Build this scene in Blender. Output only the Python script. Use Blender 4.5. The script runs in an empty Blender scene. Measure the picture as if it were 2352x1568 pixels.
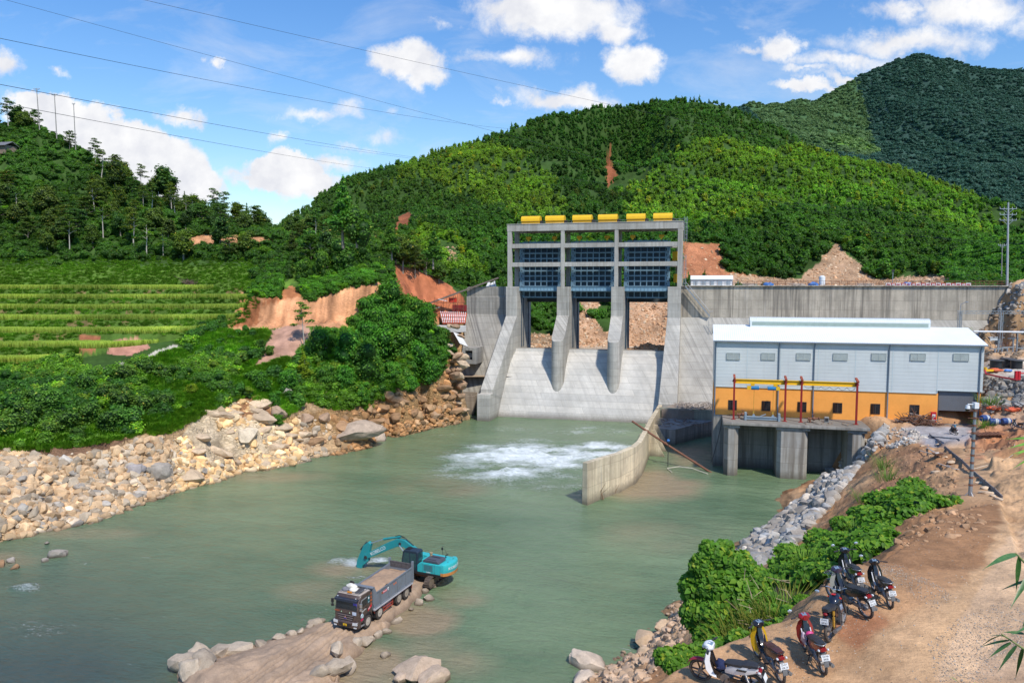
import bpy,bmesh,math,random
import numpy as np
from mathutils import Vector,Matrix,Euler,noise as mnoise
from mathutils.bvhtree import BVHTree
from mathutils.geometry import delaunay_2d_cdt
PI=math.pi
SC=bpy.context.scene
COL=SC.collection
random.seed(7)
# ------------------------------------------------------------------ camera survey (metres; river level z = 0)
TH=math.radians(4.4);FL=1700.0;CH=28.0;YAW=math.radians(14.5)
UX,UY=math.cos(YAW),-math.sin(YAW)
NX,NY=math.sin(YAW),math.cos(YAW)
OX,OY=-1.94,155.45
def _d(px,py):
    a=(px-1176)/FL;b=-(py-784)/FL
    return a,math.cos(TH)+b*math.sin(TH),-math.sin(TH)+b*math.cos(TH)
def Pz(px,py,z):
    a,b,c=_d(px,py);k=(z-CH)/c
    return (k*a,k*b,z)
def PY(px,py,Y):
    a,b,c=_d(px,py);k=Y/b
    return (k*a,Y,CH+k*c)
def proj(x,y,z):
    z=z-CH
    f=y*math.cos(TH)-z*math.sin(TH);up=y*math.sin(TH)+z*math.cos(TH)
    f=np.where(f < .1,.1,f) if isinstance(f,np.ndarray) else max(f,.1)
    return 1176+FL*x/f,784-FL*up/f
def W(s,t,z=0.):
    return Vector((OX+s*UX+t*NX,OY+s*UY+t*NY,z))
# ------------------------------------------------------------------ object helpers
def tag(o,label=None,cat=None,group=None,kind=None):
    if label:o['label']=label
    if cat:o['category']=cat
    if group:o['group']=group
    if kind:o['kind']=kind
    return o
ORG={}
def thing(name,label,cat,loc=(0,0,0),rz=0.,group=None,rot=None):
    o=bpy.data.objects.new(name,None);COL.objects.link(o)
    o.location=loc;o.rotation_euler=rot if rot else (0,0,rz)
    o.empty_display_size=.3
    return tag(o,label,cat,group)
def dthing(name,label,cat,s,t,z,group=None):
    """thing standing in the dam's own axes (s along the dam, t upstream)"""
    o=thing(name,label,cat,W(s,t,z),-YAW,group)
    ORG[o.name]=(s,t,z)
    return o
class MB:
    def __init__(self,M=None):
        self.v=[];self.f=[];self.mi=[];self.M=M or Matrix()
    def add(self,vs,fs,mi=0):
        b=len(self.v);M=self.M
        self.v += [M @ Vector(p) for p in vs]
        self.f += [tuple(b+i for i in f) for f in fs]
        self.mi += [mi]*len(fs)
        return self
    def box(self,x0,x1,y0,y1,z0,z1,mi=0):
        if x1 < x0:x0,x1=x1,x0
        if y1 < y0:y0,y1=y1,y0
        if z1 < z0:z0,z1=z1,z0
        return self.add([(x0,y0,z0),(x1,y0,z0),(x1,y1,z0),(x0,y1,z0),(x0,y0,z1),(x1,y0,z1),(x1,y1,z1),(x0,y1,z1)],
                 [(0,3,2,1),(4,5,6,7),(0,1,5,4),(1,2,6,5),(2,3,7,6),(3,0,4,7)],mi)
    def obox(self,c,sz,R=None,mi=0):
        R=R or Matrix();c=Vector(c)
        pts=[c + R @ Vector((sx*sz[0]/2,sy*sz[1]/2,z*sz[2]/2)) for sx,sy,z in
               ((-1,-1,-1),(1,-1,-1),(1,1,-1),(-1,1,-1),(-1,-1,1),(1,-1,1),(1,1,1),(-1,1,1))]
        return self.add(pts,[(0,3,2,1),(4,5,6,7),(0,1,5,4),(1,2,6,5),(2,3,7,6),(3,0,4,7)],mi)
    def bar(self,p0,p1,w,h,mi=0):
        p0=Vector(p0);p1=Vector(p1);d=p1-p0;L=d.length
        if L < 1e-6:return self
        x=d/L;up=Vector((0,0,1)) if abs(x.z) < .97 else Vector((0,1,0))
        y=up.cross(x).normalized();z=x.cross(y)
        R=Matrix((x,y,z)).transposed()
        return self.obox((p0+p1)/2,(L,w,h),R,mi)
    def prism(self,poly,axis,a0,a1,mi=0):
        """polygon of 2-D points extruded along axis 0/1/2 from a0 to a1"""
        def P(p,a):
            if axis == 0:return (a,p[0],p[1])
            if axis == 1:return (p[0],a,p[1])
            return (p[0],p[1],a)
        n=len(poly)
        area=sum(poly[i][0]*poly[(i+1) % n][1]-poly[(i+1) % n][0]*poly[i][1] for i in range(n))
        if area < 0:poly=poly[::-1]
        if axis == 1:a0,a1=max(a0,a1),min(a0,a1)
        else:a0,a1=min(a0,a1),max(a0,a1)
        vs=[P(p,a0) for p in poly]+[P(p,a1) for p in poly]
        fs=[tuple(range(n-1,-1,-1)),tuple(range(n,2*n))]+[(i,(i+1) % n,n+(i+1) % n,n+i) for i in range(n)]
        return self.add(vs,fs,mi)
    def tube(self,pts,r,n=8,mi=0,cap=True):
        pts=[Vector(p) for p in pts];m=len(pts)
        if not isinstance(r,(list,tuple)):r=[r]*m
        rings=[];prev=None
        for i,p in enumerate(pts):
            d=(pts[min(i+1,m-1)]-pts[max(i-1,0)]).normalized()
            if prev is None:
                up=Vector((0,0,1)) if abs(d.z) < .9 else Vector((1,0,0))
                a=up.cross(d).normalized()
            else:
                a=(prev-d*prev.dot(d)).normalized()
            prev=a;b=d.cross(a)
            rings.append([p+(a*math.cos(2*PI*k/n)+b*math.sin(2*PI*k/n))*r[i] for k in range(n)])
        return self.loft(rings,mi,cap)
    def loft(self,rings,mi=0,cap=True):
        n=len(rings[0]);vs=[q for rg in rings for q in rg];fs=[]
        for i in range(len(rings)-1):
            for k in range(n):
                fs.append((i*n+k,i*n+(k+1) % n,(i+1)*n+(k+1) % n,(i+1)*n+k))
        if cap:
            fs.append(tuple(range(n-1,-1,-1)));e=(len(rings)-1)*n
            fs.append(tuple(range(e,e+n)))
        return self.add(vs,fs,mi)
    def cyl(self,p0,p1,r0,r1=None,n=12,mi=0):
        return self.tube([p0,p1],[r0,r0 if r1 is None else r1],n,mi)
    def ball(self,c,r,n=10,m=6,mi=0):
        if not isinstance(r,(list,tuple)):r=(r,r,r)
        rings=[]
        for i in range(m+1):
            a=-PI/2+PI*(i+.02)/(m+.04);rings.append([(c[0]+r[0]*math.cos(a)*math.cos(2*PI*k/n),c[1]+r[1]*math.cos(a)*math.sin(2*PI*k/n),c[2]+r[2]*math.sin(a)) for k in range(n)])
        return self.loft(rings,mi)
    def torus(self,c,R,r,ax='y',n=24,m=8,mi=0,sx=1.):
        vs=[];fs=[]
        for i in range(n):
            a=2*PI*i/n
            for k in range(m):
                b=2*PI*k/m;q=R+r*math.cos(b);h=r*math.sin(b)*sx
                p={'y':(q*math.cos(a),h,q*math.sin(a)),'z':(q*math.cos(a),q*math.sin(a),h),'x':(h,q*math.cos(a),q*math.sin(a))}[ax]
                vs.append((c[0]+p[0],c[1]+p[1],c[2]+p[2]))
        for i in range(n):
            for k in range(m):
                fs.append((i*m+k,i*m+(k+1) % m,((i+1) % n)*m+(k+1) % m,((i+1) % n)*m+k))
        return self.add(vs,fs,mi)
    def build(self,name,mats,parent=None,smooth=None,bevel=0.,loc=None):
        if not isinstance(mats,(list,tuple)):mats=[mats]
        off=Vector(ORG.get(parent.name,(0,0,0))) if parent is not None and loc is None else Vector((0,0,0))
        me=bpy.data.meshes.new(name)
        me.from_pydata([tuple(p-off) for p in self.v],[],self.f)
        for m_ in mats:me.materials.append(m_)
        if len(mats) > 1:me.polygons.foreach_set('material_index',self.mi)
        bm=bmesh.new();bm.from_mesh(me)
        bmesh.ops.recalc_face_normals(bm,faces=bm.faces)
        bm.to_mesh(me);bm.free()
        me.update()
        if smooth is not None:
            me.shade_smooth();me.set_sharp_from_angle(angle=math.radians(smooth))
        o=bpy.data.objects.new(name,me);COL.objects.link(o)
        if parent is not None:
            o.parent=parent
            if parent.name in ORG:ORG[o.name]=ORG[parent.name]
        if loc is not None:o.location=loc
        if bevel:
            b=o.modifiers.new('bevel','BEVEL');b.width=bevel;b.segments=2;b.limit_method='ANGLE';b.angle_limit=math.radians(40)
        return o
def copy_tree(o,parent=None):
    c=o.copy();COL.objects.link(c)
    if parent is not None:c.parent=parent
    for ch in list(o.children):copy_tree(ch,c)
    return c
def np_mesh(name,V,Fq,mats,attrs=None,smooth=False,mi=None):
    """V (n,3), Fq (m,k) faces of one size"""
    me=bpy.data.meshes.new(name);n=len(V);m,k=Fq.shape
    me.vertices.add(n);me.vertices.foreach_set('co',np.ascontiguousarray(V,dtype=np.float32).ravel())
    me.loops.add(m*k);me.loops.foreach_set('vertex_index',np.ascontiguousarray(Fq,dtype=np.int32).ravel())
    me.polygons.add(m);me.polygons.foreach_set('loop_start',np.arange(0,m*k,k,dtype=np.int32))
    if smooth:me.polygons.foreach_set('use_smooth',np.ones(m,dtype=bool))
    for x in (mats if isinstance(mats,(list,tuple)) else [mats]):me.materials.append(x)
    if mi is not None:me.polygons.foreach_set('material_index',mi.astype(np.int32))
    me.update(calc_edges=True)
    for an,(dom,val) in (attrs or {}).items():
        if val.ndim == 1:
            a=me.attributes.new(an,'FLOAT',dom);a.data.foreach_set('value',val.astype(np.float32))
        else:
            a=me.attributes.new(an,'FLOAT_COLOR',dom);a.data.foreach_set('color',np.c_[val,np.ones(len(val))].astype(np.float32).ravel())
    me.validate()
    return me
def link(name,me,parent=None,loc=None):
    o=bpy.data.objects.new(name,me);COL.objects.link(o)
    if parent is not None:o.parent=parent
    if loc is not None:o.location=loc
    return o
# ------------------------------------------------------------------ node helpers
class NT:
    def __init__(self,tree):self.t=tree;self.L=tree.links.new
    def n(self,ty,ins=None,**kw):
        nd=self.t.nodes.new(ty)
        for k,v in kw.items():setattr(nd,k,v)
        for k,v in (ins or {}).items():
            s=nd.inputs[k]
            if isinstance(v,bpy.types.NodeSocket):self.L(v,s)
            elif isinstance(v,bpy.types.Node):self.L(v.outputs[0],s)
            else:
                if s.type == 'RGBA' and len(v) == 3:v=(*v,1)
                s.default_value=v
        return nd
    def co(self,kind='Object'):return self.n('ShaderNodeTexCoord').outputs[kind]
    def pos(self):return self.n('ShaderNodeNewGeometry').outputs['Position']
    def mapp(self,vec,scale=(1,1,1),loc=(0,0,0),rot=(0,0,0)):return self.n('ShaderNodeMapping',{'Vector':vec,'Scale':scale,'Location':loc,'Rotation':rot}).outputs[0]
    def noise(self,vec,scale,detail=4,rough=.55,dist=0.,out='Fac'):
        return self.n('ShaderNodeTexNoise',{'Vector':vec,'Scale':scale,'Detail':detail,'Roughness':rough,'Distortion':dist}).outputs[out]
    def vor(self,vec,scale,feat='F1',out='Distance',rnd=1.):
        return self.n('ShaderNodeTexVoronoi',{'Vector':vec,'Scale':scale,'Randomness':rnd},feature=feat).outputs[out]
    def m(self,op,a,b=0.,c=0.,clamp=False):
        nd=self.n('ShaderNodeMath',{0:a,1:b,2:c},operation=op);nd.use_clamp=clamp;return nd.outputs[0]
    def vm(self,op,a,b=(0,0,0)):
        return self.n('ShaderNodeVectorMath',{0:a,1:b},operation=op).outputs[0]
    def rng(self,v,a,b,c=0.,d=1.,smooth=False):
        nd=self.n('ShaderNodeMapRange',{0:v,1:a,2:b,3:c,4:d});nd.clamp=True
        if smooth:nd.interpolation_type='SMOOTHSTEP'
        return nd.outputs[0]
    def mix(self,f,a,b,mode='MIX'):
        nd=self.t.nodes.new('ShaderNodeMix');nd.data_type='RGBA';nd.blend_type=mode
        for i,v in ((0,f),(6,a),(7,b)):
            s=nd.inputs[i]
            if isinstance(v,bpy.types.NodeSocket):self.L(v,s)
            else:s.default_value=(*v,1) if isinstance(v,(tuple,list)) and len(v) == 3 else v
        return nd.outputs[2]
    def ramp(self,f,stops):
        nd=self.n('ShaderNodeValToRGB',{0:f});el=nd.color_ramp.elements
        while len(el) < len(stops):el.new(.5)
        for e,(p,c) in zip(el,stops):e.position=p;e.color=(*c,1) if len(c) == 3 else c
        return nd.outputs[0]
    def bump(self,h,strength=.3,dist=.05,normal=None):
        ins={'Strength':strength,'Distance':dist,'Height':h}
        if normal is not None:ins['Normal']=normal
        return self.n('ShaderNodeBump',ins).outputs[0]
def newmat(name):
    m=bpy.data.materials.new(name);m.use_nodes=True
    t=m.node_tree;t.nodes.clear();N=NT(t)
    out=t.nodes.new('ShaderNodeOutputMaterial');b=t.nodes.new('ShaderNodeBsdfPrincipled')
    t.links.new(b.outputs[0],out.inputs[0])
    def setb(**k):
        for kk,v in k.items():
            s=b.inputs[{'base':'Base Color','rough':'Roughness','normal':'Normal','metal':'Metallic','spec':'Specular IOR Level','coat':'Coat Weight','alpha':'Alpha','trans':'Transmission Weight'}[kk]]
            if isinstance(v,bpy.types.NodeSocket):t.links.new(v,s)
            else:s.default_value=(*v,1) if isinstance(v,(tuple,list)) else v
    return m,N,setb,b,out
MATC={}
def surf(name,base,var=.18,scale=1.2,rough=.6,bump=.0,metal=0.,dirt=None,dirtamt=.35,spec=.4,coat=0.):
    """painted / moulded surface with uneven tone, dirt and fine grain"""
    if name in MATC:return MATC[name]
    m,N,setb,b,out=newmat(name)
    c=N.co()
    n1=N.noise(c,scale,6,.6);n2=N.noise(c,scale*7,4,.6)
    lo=tuple(x*(1-var) for x in base);hi=tuple(min(x*(1+var),1) for x in base)
    col=N.mix(N.rng(n1,.3,.7),lo,hi)
    d=dirt or tuple(.5*x+.5*y for x,y in zip(base,(.16,.11,.07)))
    col=N.mix(N.m('MULTIPLY',N.rng(n2,.45,.75),dirtamt),col,d)
    k=dict(base=col,rough=N.rng(n2,.3,.7,max(rough-.1,.03),min(rough+.15,1)),metal=metal,spec=spec,coat=coat)
    if bump:k['normal']=N.bump(n2,bump,.02)
    setb(**k);MATC[name]=m
    return m
def concrete(name,base,streak=.5,dark=(.09,.085,.075),warm=0.,jz=1.5,jx=6.,seed=0.,sstart=None,stain=.3):
    """board-marked concrete: lift joints, vertical run-off streaks, blotches"""
    if name in MATC:return MATC[name]
    base=(base[0]*1.05,base[1]*1.0,base[2]*.92)
    m,N,setb,b,out=newmat(name)
    c=N.co();sx=N.n('ShaderNodeSeparateXYZ',{0:c})
    h=N.m('ADD',sx.outputs[0],N.m('MULTIPLY',sx.outputs[1],.83));z=sx.outputs[2]
    hz=N.n('ShaderNodeCombineXYZ',{0:h,1:z,2:seed}).outputs[0]
    big=N.noise(c,.18,6,.6);fine=N.noise(c,3.2,6,.65)
    col=N.mix(N.rng(big,.3,.7),tuple(x*.82 for x in base),tuple(min(1,x*1.16) for x in base))
    # panels cast in lifts: each has its own tone
    br=N.n('ShaderNodeTexBrick',{'Vector':hz,'Color1':(.84,.85,.86,1),'Color2':(1.08,1.07,1.05,1),'Mortar':(.36,.35,.33,1),'Scale':1.,'Mortar Size':.03,'Mortar Smooth':.5,'Brick Width':jx,'Row Height':jz})
    col=N.mix(.8,col,br.outputs[0],'MULTIPLY')
    # run-off streaks
    s1=N.noise(N.mapp(hz,(1.6,.06,1)),1.,5,.65);s2=N.noise(N.mapp(hz,(.35,.03,1),(3,0,0)),1.,3,.5)
    st=N.m('MULTIPLY',N.rng(s1,.42,.6),N.rng(s2,.3,.55))
    col=N.mix(N.m('MULTIPLY',st,streak),col,dark)
    w1=N.noise(N.mapp(hz,(2.3,.1,1),(9,4,2)),1.,4,.6)
    col=N.mix(N.m('MULTIPLY',N.rng(w1,.6,.75),.35),col,(.62,.61,.58))
    col=N.mix(N.m('MULTIPLY',N.rng(N.noise(c,.5,8,.7),.45,.68),stain),col,(.2+warm*.1,.18,.14-warm*.02))
    col=N.mix(N.m('MULTIPLY',N.rng(fine,.35,.7),.25),col,tuple(x*.6 for x in base))
    # damp, algae-dark foot near the waterline
    pz=N.n('ShaderNodeSeparateXYZ',{0:N.pos()}).outputs[2]
    wl=N.rng(N.m('ADD',pz,N.m('MULTIPLY',fine,-.8)),-.2,.9,1,0)
    col=N.mix(N.m('MULTIPLY',wl,.7),col,(.1,.085,.06))
    setb(base=col,rough=.85,spec=.25,normal=N.bump(N.m('ADD',fine,N.m('MULTIPLY',br.outputs[1],-.6)),.35,.03))
    MATC[name]=m
    return m
def foliage(name,dark,light,inst=False,trans=.35):
    """leaf material: per-leaf shade attribute, per-plant colour, light passing through"""
    if name in MATC:return MATC[name]
    m,N,setb,b,out=newmat(name);t=m.node_tree
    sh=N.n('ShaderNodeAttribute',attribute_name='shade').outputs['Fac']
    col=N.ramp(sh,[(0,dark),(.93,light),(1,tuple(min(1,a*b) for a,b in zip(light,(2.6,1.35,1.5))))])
    if inst:
        at=t.nodes.new('ShaderNodeAttribute');at.attribute_type='INSTANCER';at.attribute_name='tint'
        tint=at.outputs['Color']
    else:
        tint=N.n('ShaderNodeObjectInfo').outputs['Color']
    col=N.mix(1.,col,tint,'MULTIPLY')
    big=N.noise(N.pos(),.9,3)
    col=N.mix(N.rng(big,.35,.7,0,.3),col,N.mix(1.,col,(.6,.75,.65),'MULTIPLY'))
    d=N.n('ShaderNodeBsdfPrincipled',{'Base Color':col,'Roughness':.55,'Specular IOR Level':.25})
    tr=N.n('ShaderNodeBsdfTranslucent',{'Color':N.mix(1.,col,(1.15,1.25,.55),'MULTIPLY')})
    mx=N.n('ShaderNodeMixShader',{0:trans,1:d.outputs[0],2:tr.outputs[0]})
    t.links.new(mx.outputs[0],out.inputs[0]);t.nodes.remove(b)
    MATC[name]=m
    return m
def instancer(name,pts,rots,scales,idx,tints,variants):
    """points + geometry nodes that place the variants (used only for uncountable stuff)"""
    me=bpy.data.meshes.new(name);n=len(pts)
    me.vertices.add(n);me.vertices.foreach_set('co',np.asarray(pts,dtype=np.float32).ravel())
    a=me.attributes.new('rot','FLOAT_VECTOR','POINT');a.data.foreach_set('vector',np.asarray(rots,dtype=np.float32).ravel())
    a=me.attributes.new('scl','FLOAT_VECTOR','POINT');a.data.foreach_set('vector',np.asarray(scales,dtype=np.float32).ravel())
    a=me.attributes.new('idx','INT','POINT');a.data.foreach_set('value',np.asarray(idx,dtype=np.int32))
    a=me.attributes.new('tint','FLOAT_COLOR','POINT');a.data.foreach_set('color',np.c_[tints,np.ones(n)].astype(np.float32).ravel())
    o=bpy.data.objects.new(name,me);COL.objects.link(o)
    ng=bpy.data.node_groups.new(name,'GeometryNodeTree')
    ng.interface.new_socket('Geometry',in_out='INPUT',socket_type='NodeSocketGeometry')
    ng.interface.new_socket('Geometry',in_out='OUTPUT',socket_type='NodeSocketGeometry')
    N=NT(ng);gi=ng.nodes.new('NodeGroupInput');go=ng.nodes.new('NodeGroupOutput')
    jn=ng.nodes.new('GeometryNodeJoinGeometry')
    for v in reversed(variants):
        oi=ng.nodes.new('GeometryNodeObjectInfo');oi.inputs['Object'].default_value=v;oi.inputs['As Instance'].default_value=True
        ng.links.new(oi.outputs['Geometry'],jn.inputs[0])
    def at(nm,ty):
        x=ng.nodes.new('GeometryNodeInputNamedAttribute');x.data_type=ty;x.inputs['Name'].default_value=nm;return x.outputs['Attribute']
    ip=ng.nodes.new('GeometryNodeInstanceOnPoints');ip.inputs['Pick Instance'].default_value=True
    ng.links.new(gi.outputs[0],ip.inputs['Points']);ng.links.new(jn.outputs[0],ip.inputs['Instance'])
    ng.links.new(at('idx','INT'),ip.inputs['Instance Index'])
    ng.links.new(at('rot','FLOAT_VECTOR'),ip.inputs['Rotation']);ng.links.new(at('scl','FLOAT_VECTOR'),ip.inputs['Scale'])
    ng.links.new(ip.outputs[0],go.inputs[0])
    md=o.modifiers.new('scatter','NODES');md.node_group=ng
    return o
# ------------------------------------------------------------------ text
def text_mesh(s,size,depth=.004,align='CENTER'):
    cu=bpy.data.curves.new('t','FONT');cu.body=s;cu.size=size;cu.extrude=depth;cu.align_x=align;cu.align_y='CENTER';cu.resolution_u=3
    o=bpy.data.objects.new('t',cu);COL.objects.link(o)
    dg=bpy.context.evaluated_depsgraph_get()
    me=bpy.data.meshes.new_from_object(o.evaluated_get(dg))
    COL.objects.unlink(o);bpy.data.objects.remove(o)
    return me
def lettering(name,s,size,M,mat,parent,depth=.004,sx=1.,bold=False):
    """text lying in the local xy plane of matrix M, built as a child mesh"""
    me=text_mesh(s,size,depth)
    me.transform(M @ Matrix.Diagonal((sx,1,1,1)));me.materials.clear();me.materials.append(mat)
    off=ORG.get(parent.name)
    if off:me.transform(Matrix.Translation(-Vector(off)))
    me.name=name
    o=link(name,me,parent)
    return o
def frame(origin,xdir,ydir):
    x=Vector(xdir).normalized();y=Vector(ydir);y=(y-x*y.dot(x)).normalized();z=x.cross(y)
    M=Matrix((x,y,z)).transposed().to_4x4();M.translation=Vector(origin)
    return M
# ================================================================== TERRAIN
def tin(ctrl):
    P=[Vector((a[0],a[1])) for a in ctrl]
    vs,es,fs,ov,oe,of=delaunay_2d_cdt(P,[],[],0,1e-4)
    zz=[ctrl[o[0]][2] for o in ov]
    return BVHTree.FromPolygons([(v.x,v.y,z) for v,z in zip(vs,zz)],[tuple(f) for f in fs])
def fbm(X,Y,s,oct=5,seed=0,gain=.5):
    r=np.zeros(X.shape);a=1.
    rs=np.random.RandomState(seed)
    for o in range(oct):
        ph=rs.rand(6)*100
        k=s*2**o
        # value noise on a hashed lattice
        xs=X*k+ph[0];ys=Y*k+ph[1]
        xi=np.floor(xs).astype(np.int64);yi=np.floor(ys).astype(np.int64);fx=xs-xi;fy=ys-yi
        fx=fx*fx*(3-2*fx);fy=fy*fy*(3-2*fy)
        def h(i,j):
            n=(i*374761393+j*668265263+seed*1442695041+o*97531) & 0xffffffff
            n=((n ^ (n >> 13))*1274126177) & 0xffffffff
            return ((n ^ (n >> 16)) & 0xffff)/65535.
        v=(h(xi,yi)*(1-fx)+h(xi+1,yi)*fx)*(1-fy)+(h(xi,yi+1)*(1-fx)+h(xi+1,yi+1)*fx)*fy
        r += a*(v-.5)*2;a *= gain
    return r
def polar_grid(a0,a1,r0,r1,na,nr):
    """grid finer near the place the ground is seen from"""
    A=np.linspace(a0,a1,na);R=np.exp(np.linspace(math.log(r0),math.log(r1),nr))
    AA,RR=np.meshgrid(A,R)
    return RR*AA,RR      # x = a*y
def sample(bvh,X,Y,default=-3.):
    Z=np.full(X.shape,default)
    for i in range(X.shape[0]):
        for j in range(X.shape[1]):
            h=bvh.ray_cast(Vector((X[i,j],Y[i,j],5000)),Vector((0,0,-1)))
            if h[0] is not None:Z[i,j]=h[0].z
    return Z
def smooth2(Z,it):
    for _ in range(it):
        P=np.pad(Z,1,mode='edge')
        Z=(P[:-2,1:-1]+P[2:,1:-1]+P[1:-1,:-2]+P[1:-1,2:]+4*Z)/8
    return Z
def inpoly(px,py,poly):
    ins=np.zeros(px.shape,bool);n=len(poly)
    for i in range(n):
        x0,y0=poly[i];x1,y1=poly[(i+1) % n]
        if y0 == y1:continue
        c=((y0 > py) != (y1 > py)) & (px < (x1-x0)*(py-y0)/(y1-y0)+x0)
        ins ^= c
    return ins
def grid_faces(nr,na):
    i=np.arange((nr-1)*(na-1));r=i//(na-1);c=i % (na-1);a=r*na+c
    return np.stack([a,a+1,a+1+na,a+na],1)
def near(X,Y,Z,pts,mode='Y'):pass
def slope_of(X,Y,Z):
    dzc=np.gradient(Z,axis=1);dxc=np.gradient(X,axis=1);dyc=np.gradient(Y,axis=1)
    dzr=np.gradient(Z,axis=0);dxr=np.gradient(X,axis=0);dyr=np.gradient(Y,axis=0)
    # normal = c x r
    nx=dyc*dzr-dzc*dyr;ny=dzc*dxr-dxc*dzr;nz=dxc*dyr-dyc*dxr
    return np.abs(nz)/np.sqrt(nx*nx+ny*ny+nz*nz+1e-12)
def terrain_mat(name,bump=.5,fine=6.,rocky=.3):
    m,N,setb,b,out=newmat(name)
    p=N.pos()
    col=N.n('ShaderNodeAttribute',attribute_name='col').outputs['Color']
    n1=N.noise(p,.35,8,.65);n2=N.noise(p,fine,5,.7);n3=N.noise(p,1.6,6,.7)
    c=N.mix(N.rng(n1,.3,.7),N.mix(1.,col,(.72,.72,.74),'MULTIPLY'),N.mix(1.,col,(1.25,1.22,1.18),'MULTIPLY'))
    c=N.mix(N.rng(n2,.42,.75,0,.45),c,N.mix(1.,col,(.5,.47,.45),'MULTIPLY'))
    c=N.mix(N.rng(n3,.58,.72,0,.3),c,N.mix(1.,col,(1.5,1.45,1.4),'MULTIPLY'))
    h=N.m('ADD',N.m('MULTIPLY',n3,1.),N.m('MULTIPLY',n2,.35))
    setb(base=c,rough=.95,spec=.15,normal=N.bump(h,bump,.25))
    return m
def rockface_mat(name):
    """cracked bedrock and clay scarp: tone from the 'col' attribute, blocky fractures"""
    m,N,setb,b,out=newmat(name)
    p=N.pos();w=N.vm('ADD',p,N.vm('SCALE',N.noise(p,.5,4,out='Color'),(1,1,1)))
    col=N.n('ShaderNodeAttribute',attribute_name='col').outputs['Color']
    rk=N.n('ShaderNodeAttribute',attribute_name='rock').outputs['Fac']
    v=N.vor(N.mapp(w,(1,1,1.5)),.42,'DISTANCE_TO_EDGE');v2=N.vor(N.mapp(w,(1,1,1.7)),1.3,'DISTANCE_TO_EDGE')
    cell=N.vor(N.mapp(w,(1,1,1.5)),.42,'F1','Color');cell2=N.vor(N.mapp(w,(1,1,1.7)),1.3,'F1','Color')
    n1=N.noise(p,.3,8,.65);n2=N.noise(p,3.5,6,.7)
    c=N.mix(N.rng(n1,.3,.7),N.mix(1.,col,(.7,.68,.66),'MULTIPLY'),N.mix(1.,col,(1.25,1.25,1.25),'MULTIPLY'))
    cs=N.n('ShaderNodeSeparateColor',{0:cell}).outputs[0];cs2=N.n('ShaderNodeSeparateColor',{0:cell2}).outputs[0]
    c=N.mix(N.m('MULTIPLY',N.m('MULTIPLY',cs,rk),.5),c,N.mix(1.,col,(1.5,1.45,1.35),'MULTIPLY'))
    c=N.mix(N.m('MULTIPLY',N.m('MULTIPLY',cs2,rk),.45),c,N.mix(1.,col,(.6,.55,.5),'MULTIPLY'))
    crack=N.m('MAXIMUM',N.rng(v,0,.06,1,0),N.rng(v2,0,.05,.7,0))
    c=N.mix(N.m('MULTIPLY',crack,N.m('MULTIPLY',rk,N.rng(N.noise(p,.8,3),.4,.65,.1,.7))),c,(.05,.035,.02))
    c=N.mix(N.rng(n2,.45,.75,0,.4),c,N.mix(1.,col,(.55,.5,.45),'MULTIPLY'))
    h=N.m('ADD',N.m('MULTIPLY',N.m('MULTIPLY',N.m('MINIMUM',N.m('MULTIPLY',v,3.),N.m('MULTIPLY',v2,4.)),rk),1.2),N.m('MULTIPLY',n2,.6))
    setb(base=c,rough=.95,spec=.15,normal=N.bump(h,.7,.35))
    return m
GREEN=np.array((.045,.095,.018));GRASS=np.array((.11,.2,.03));DKGREEN=np.array((.045,.09,.02))
ORANGE=np.array((.50,.20,.085));TAN=np.array((.50,.34,.19));PALE=np.array((.62,.50,.34));BROWN=np.array((.24,.13,.07));SAND=np.array((.40,.30,.20))
RED=np.array((.46,.16,.075));GREY=np.array((.3,.28,.25));MUD=np.array((.36,.24,.14))

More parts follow.
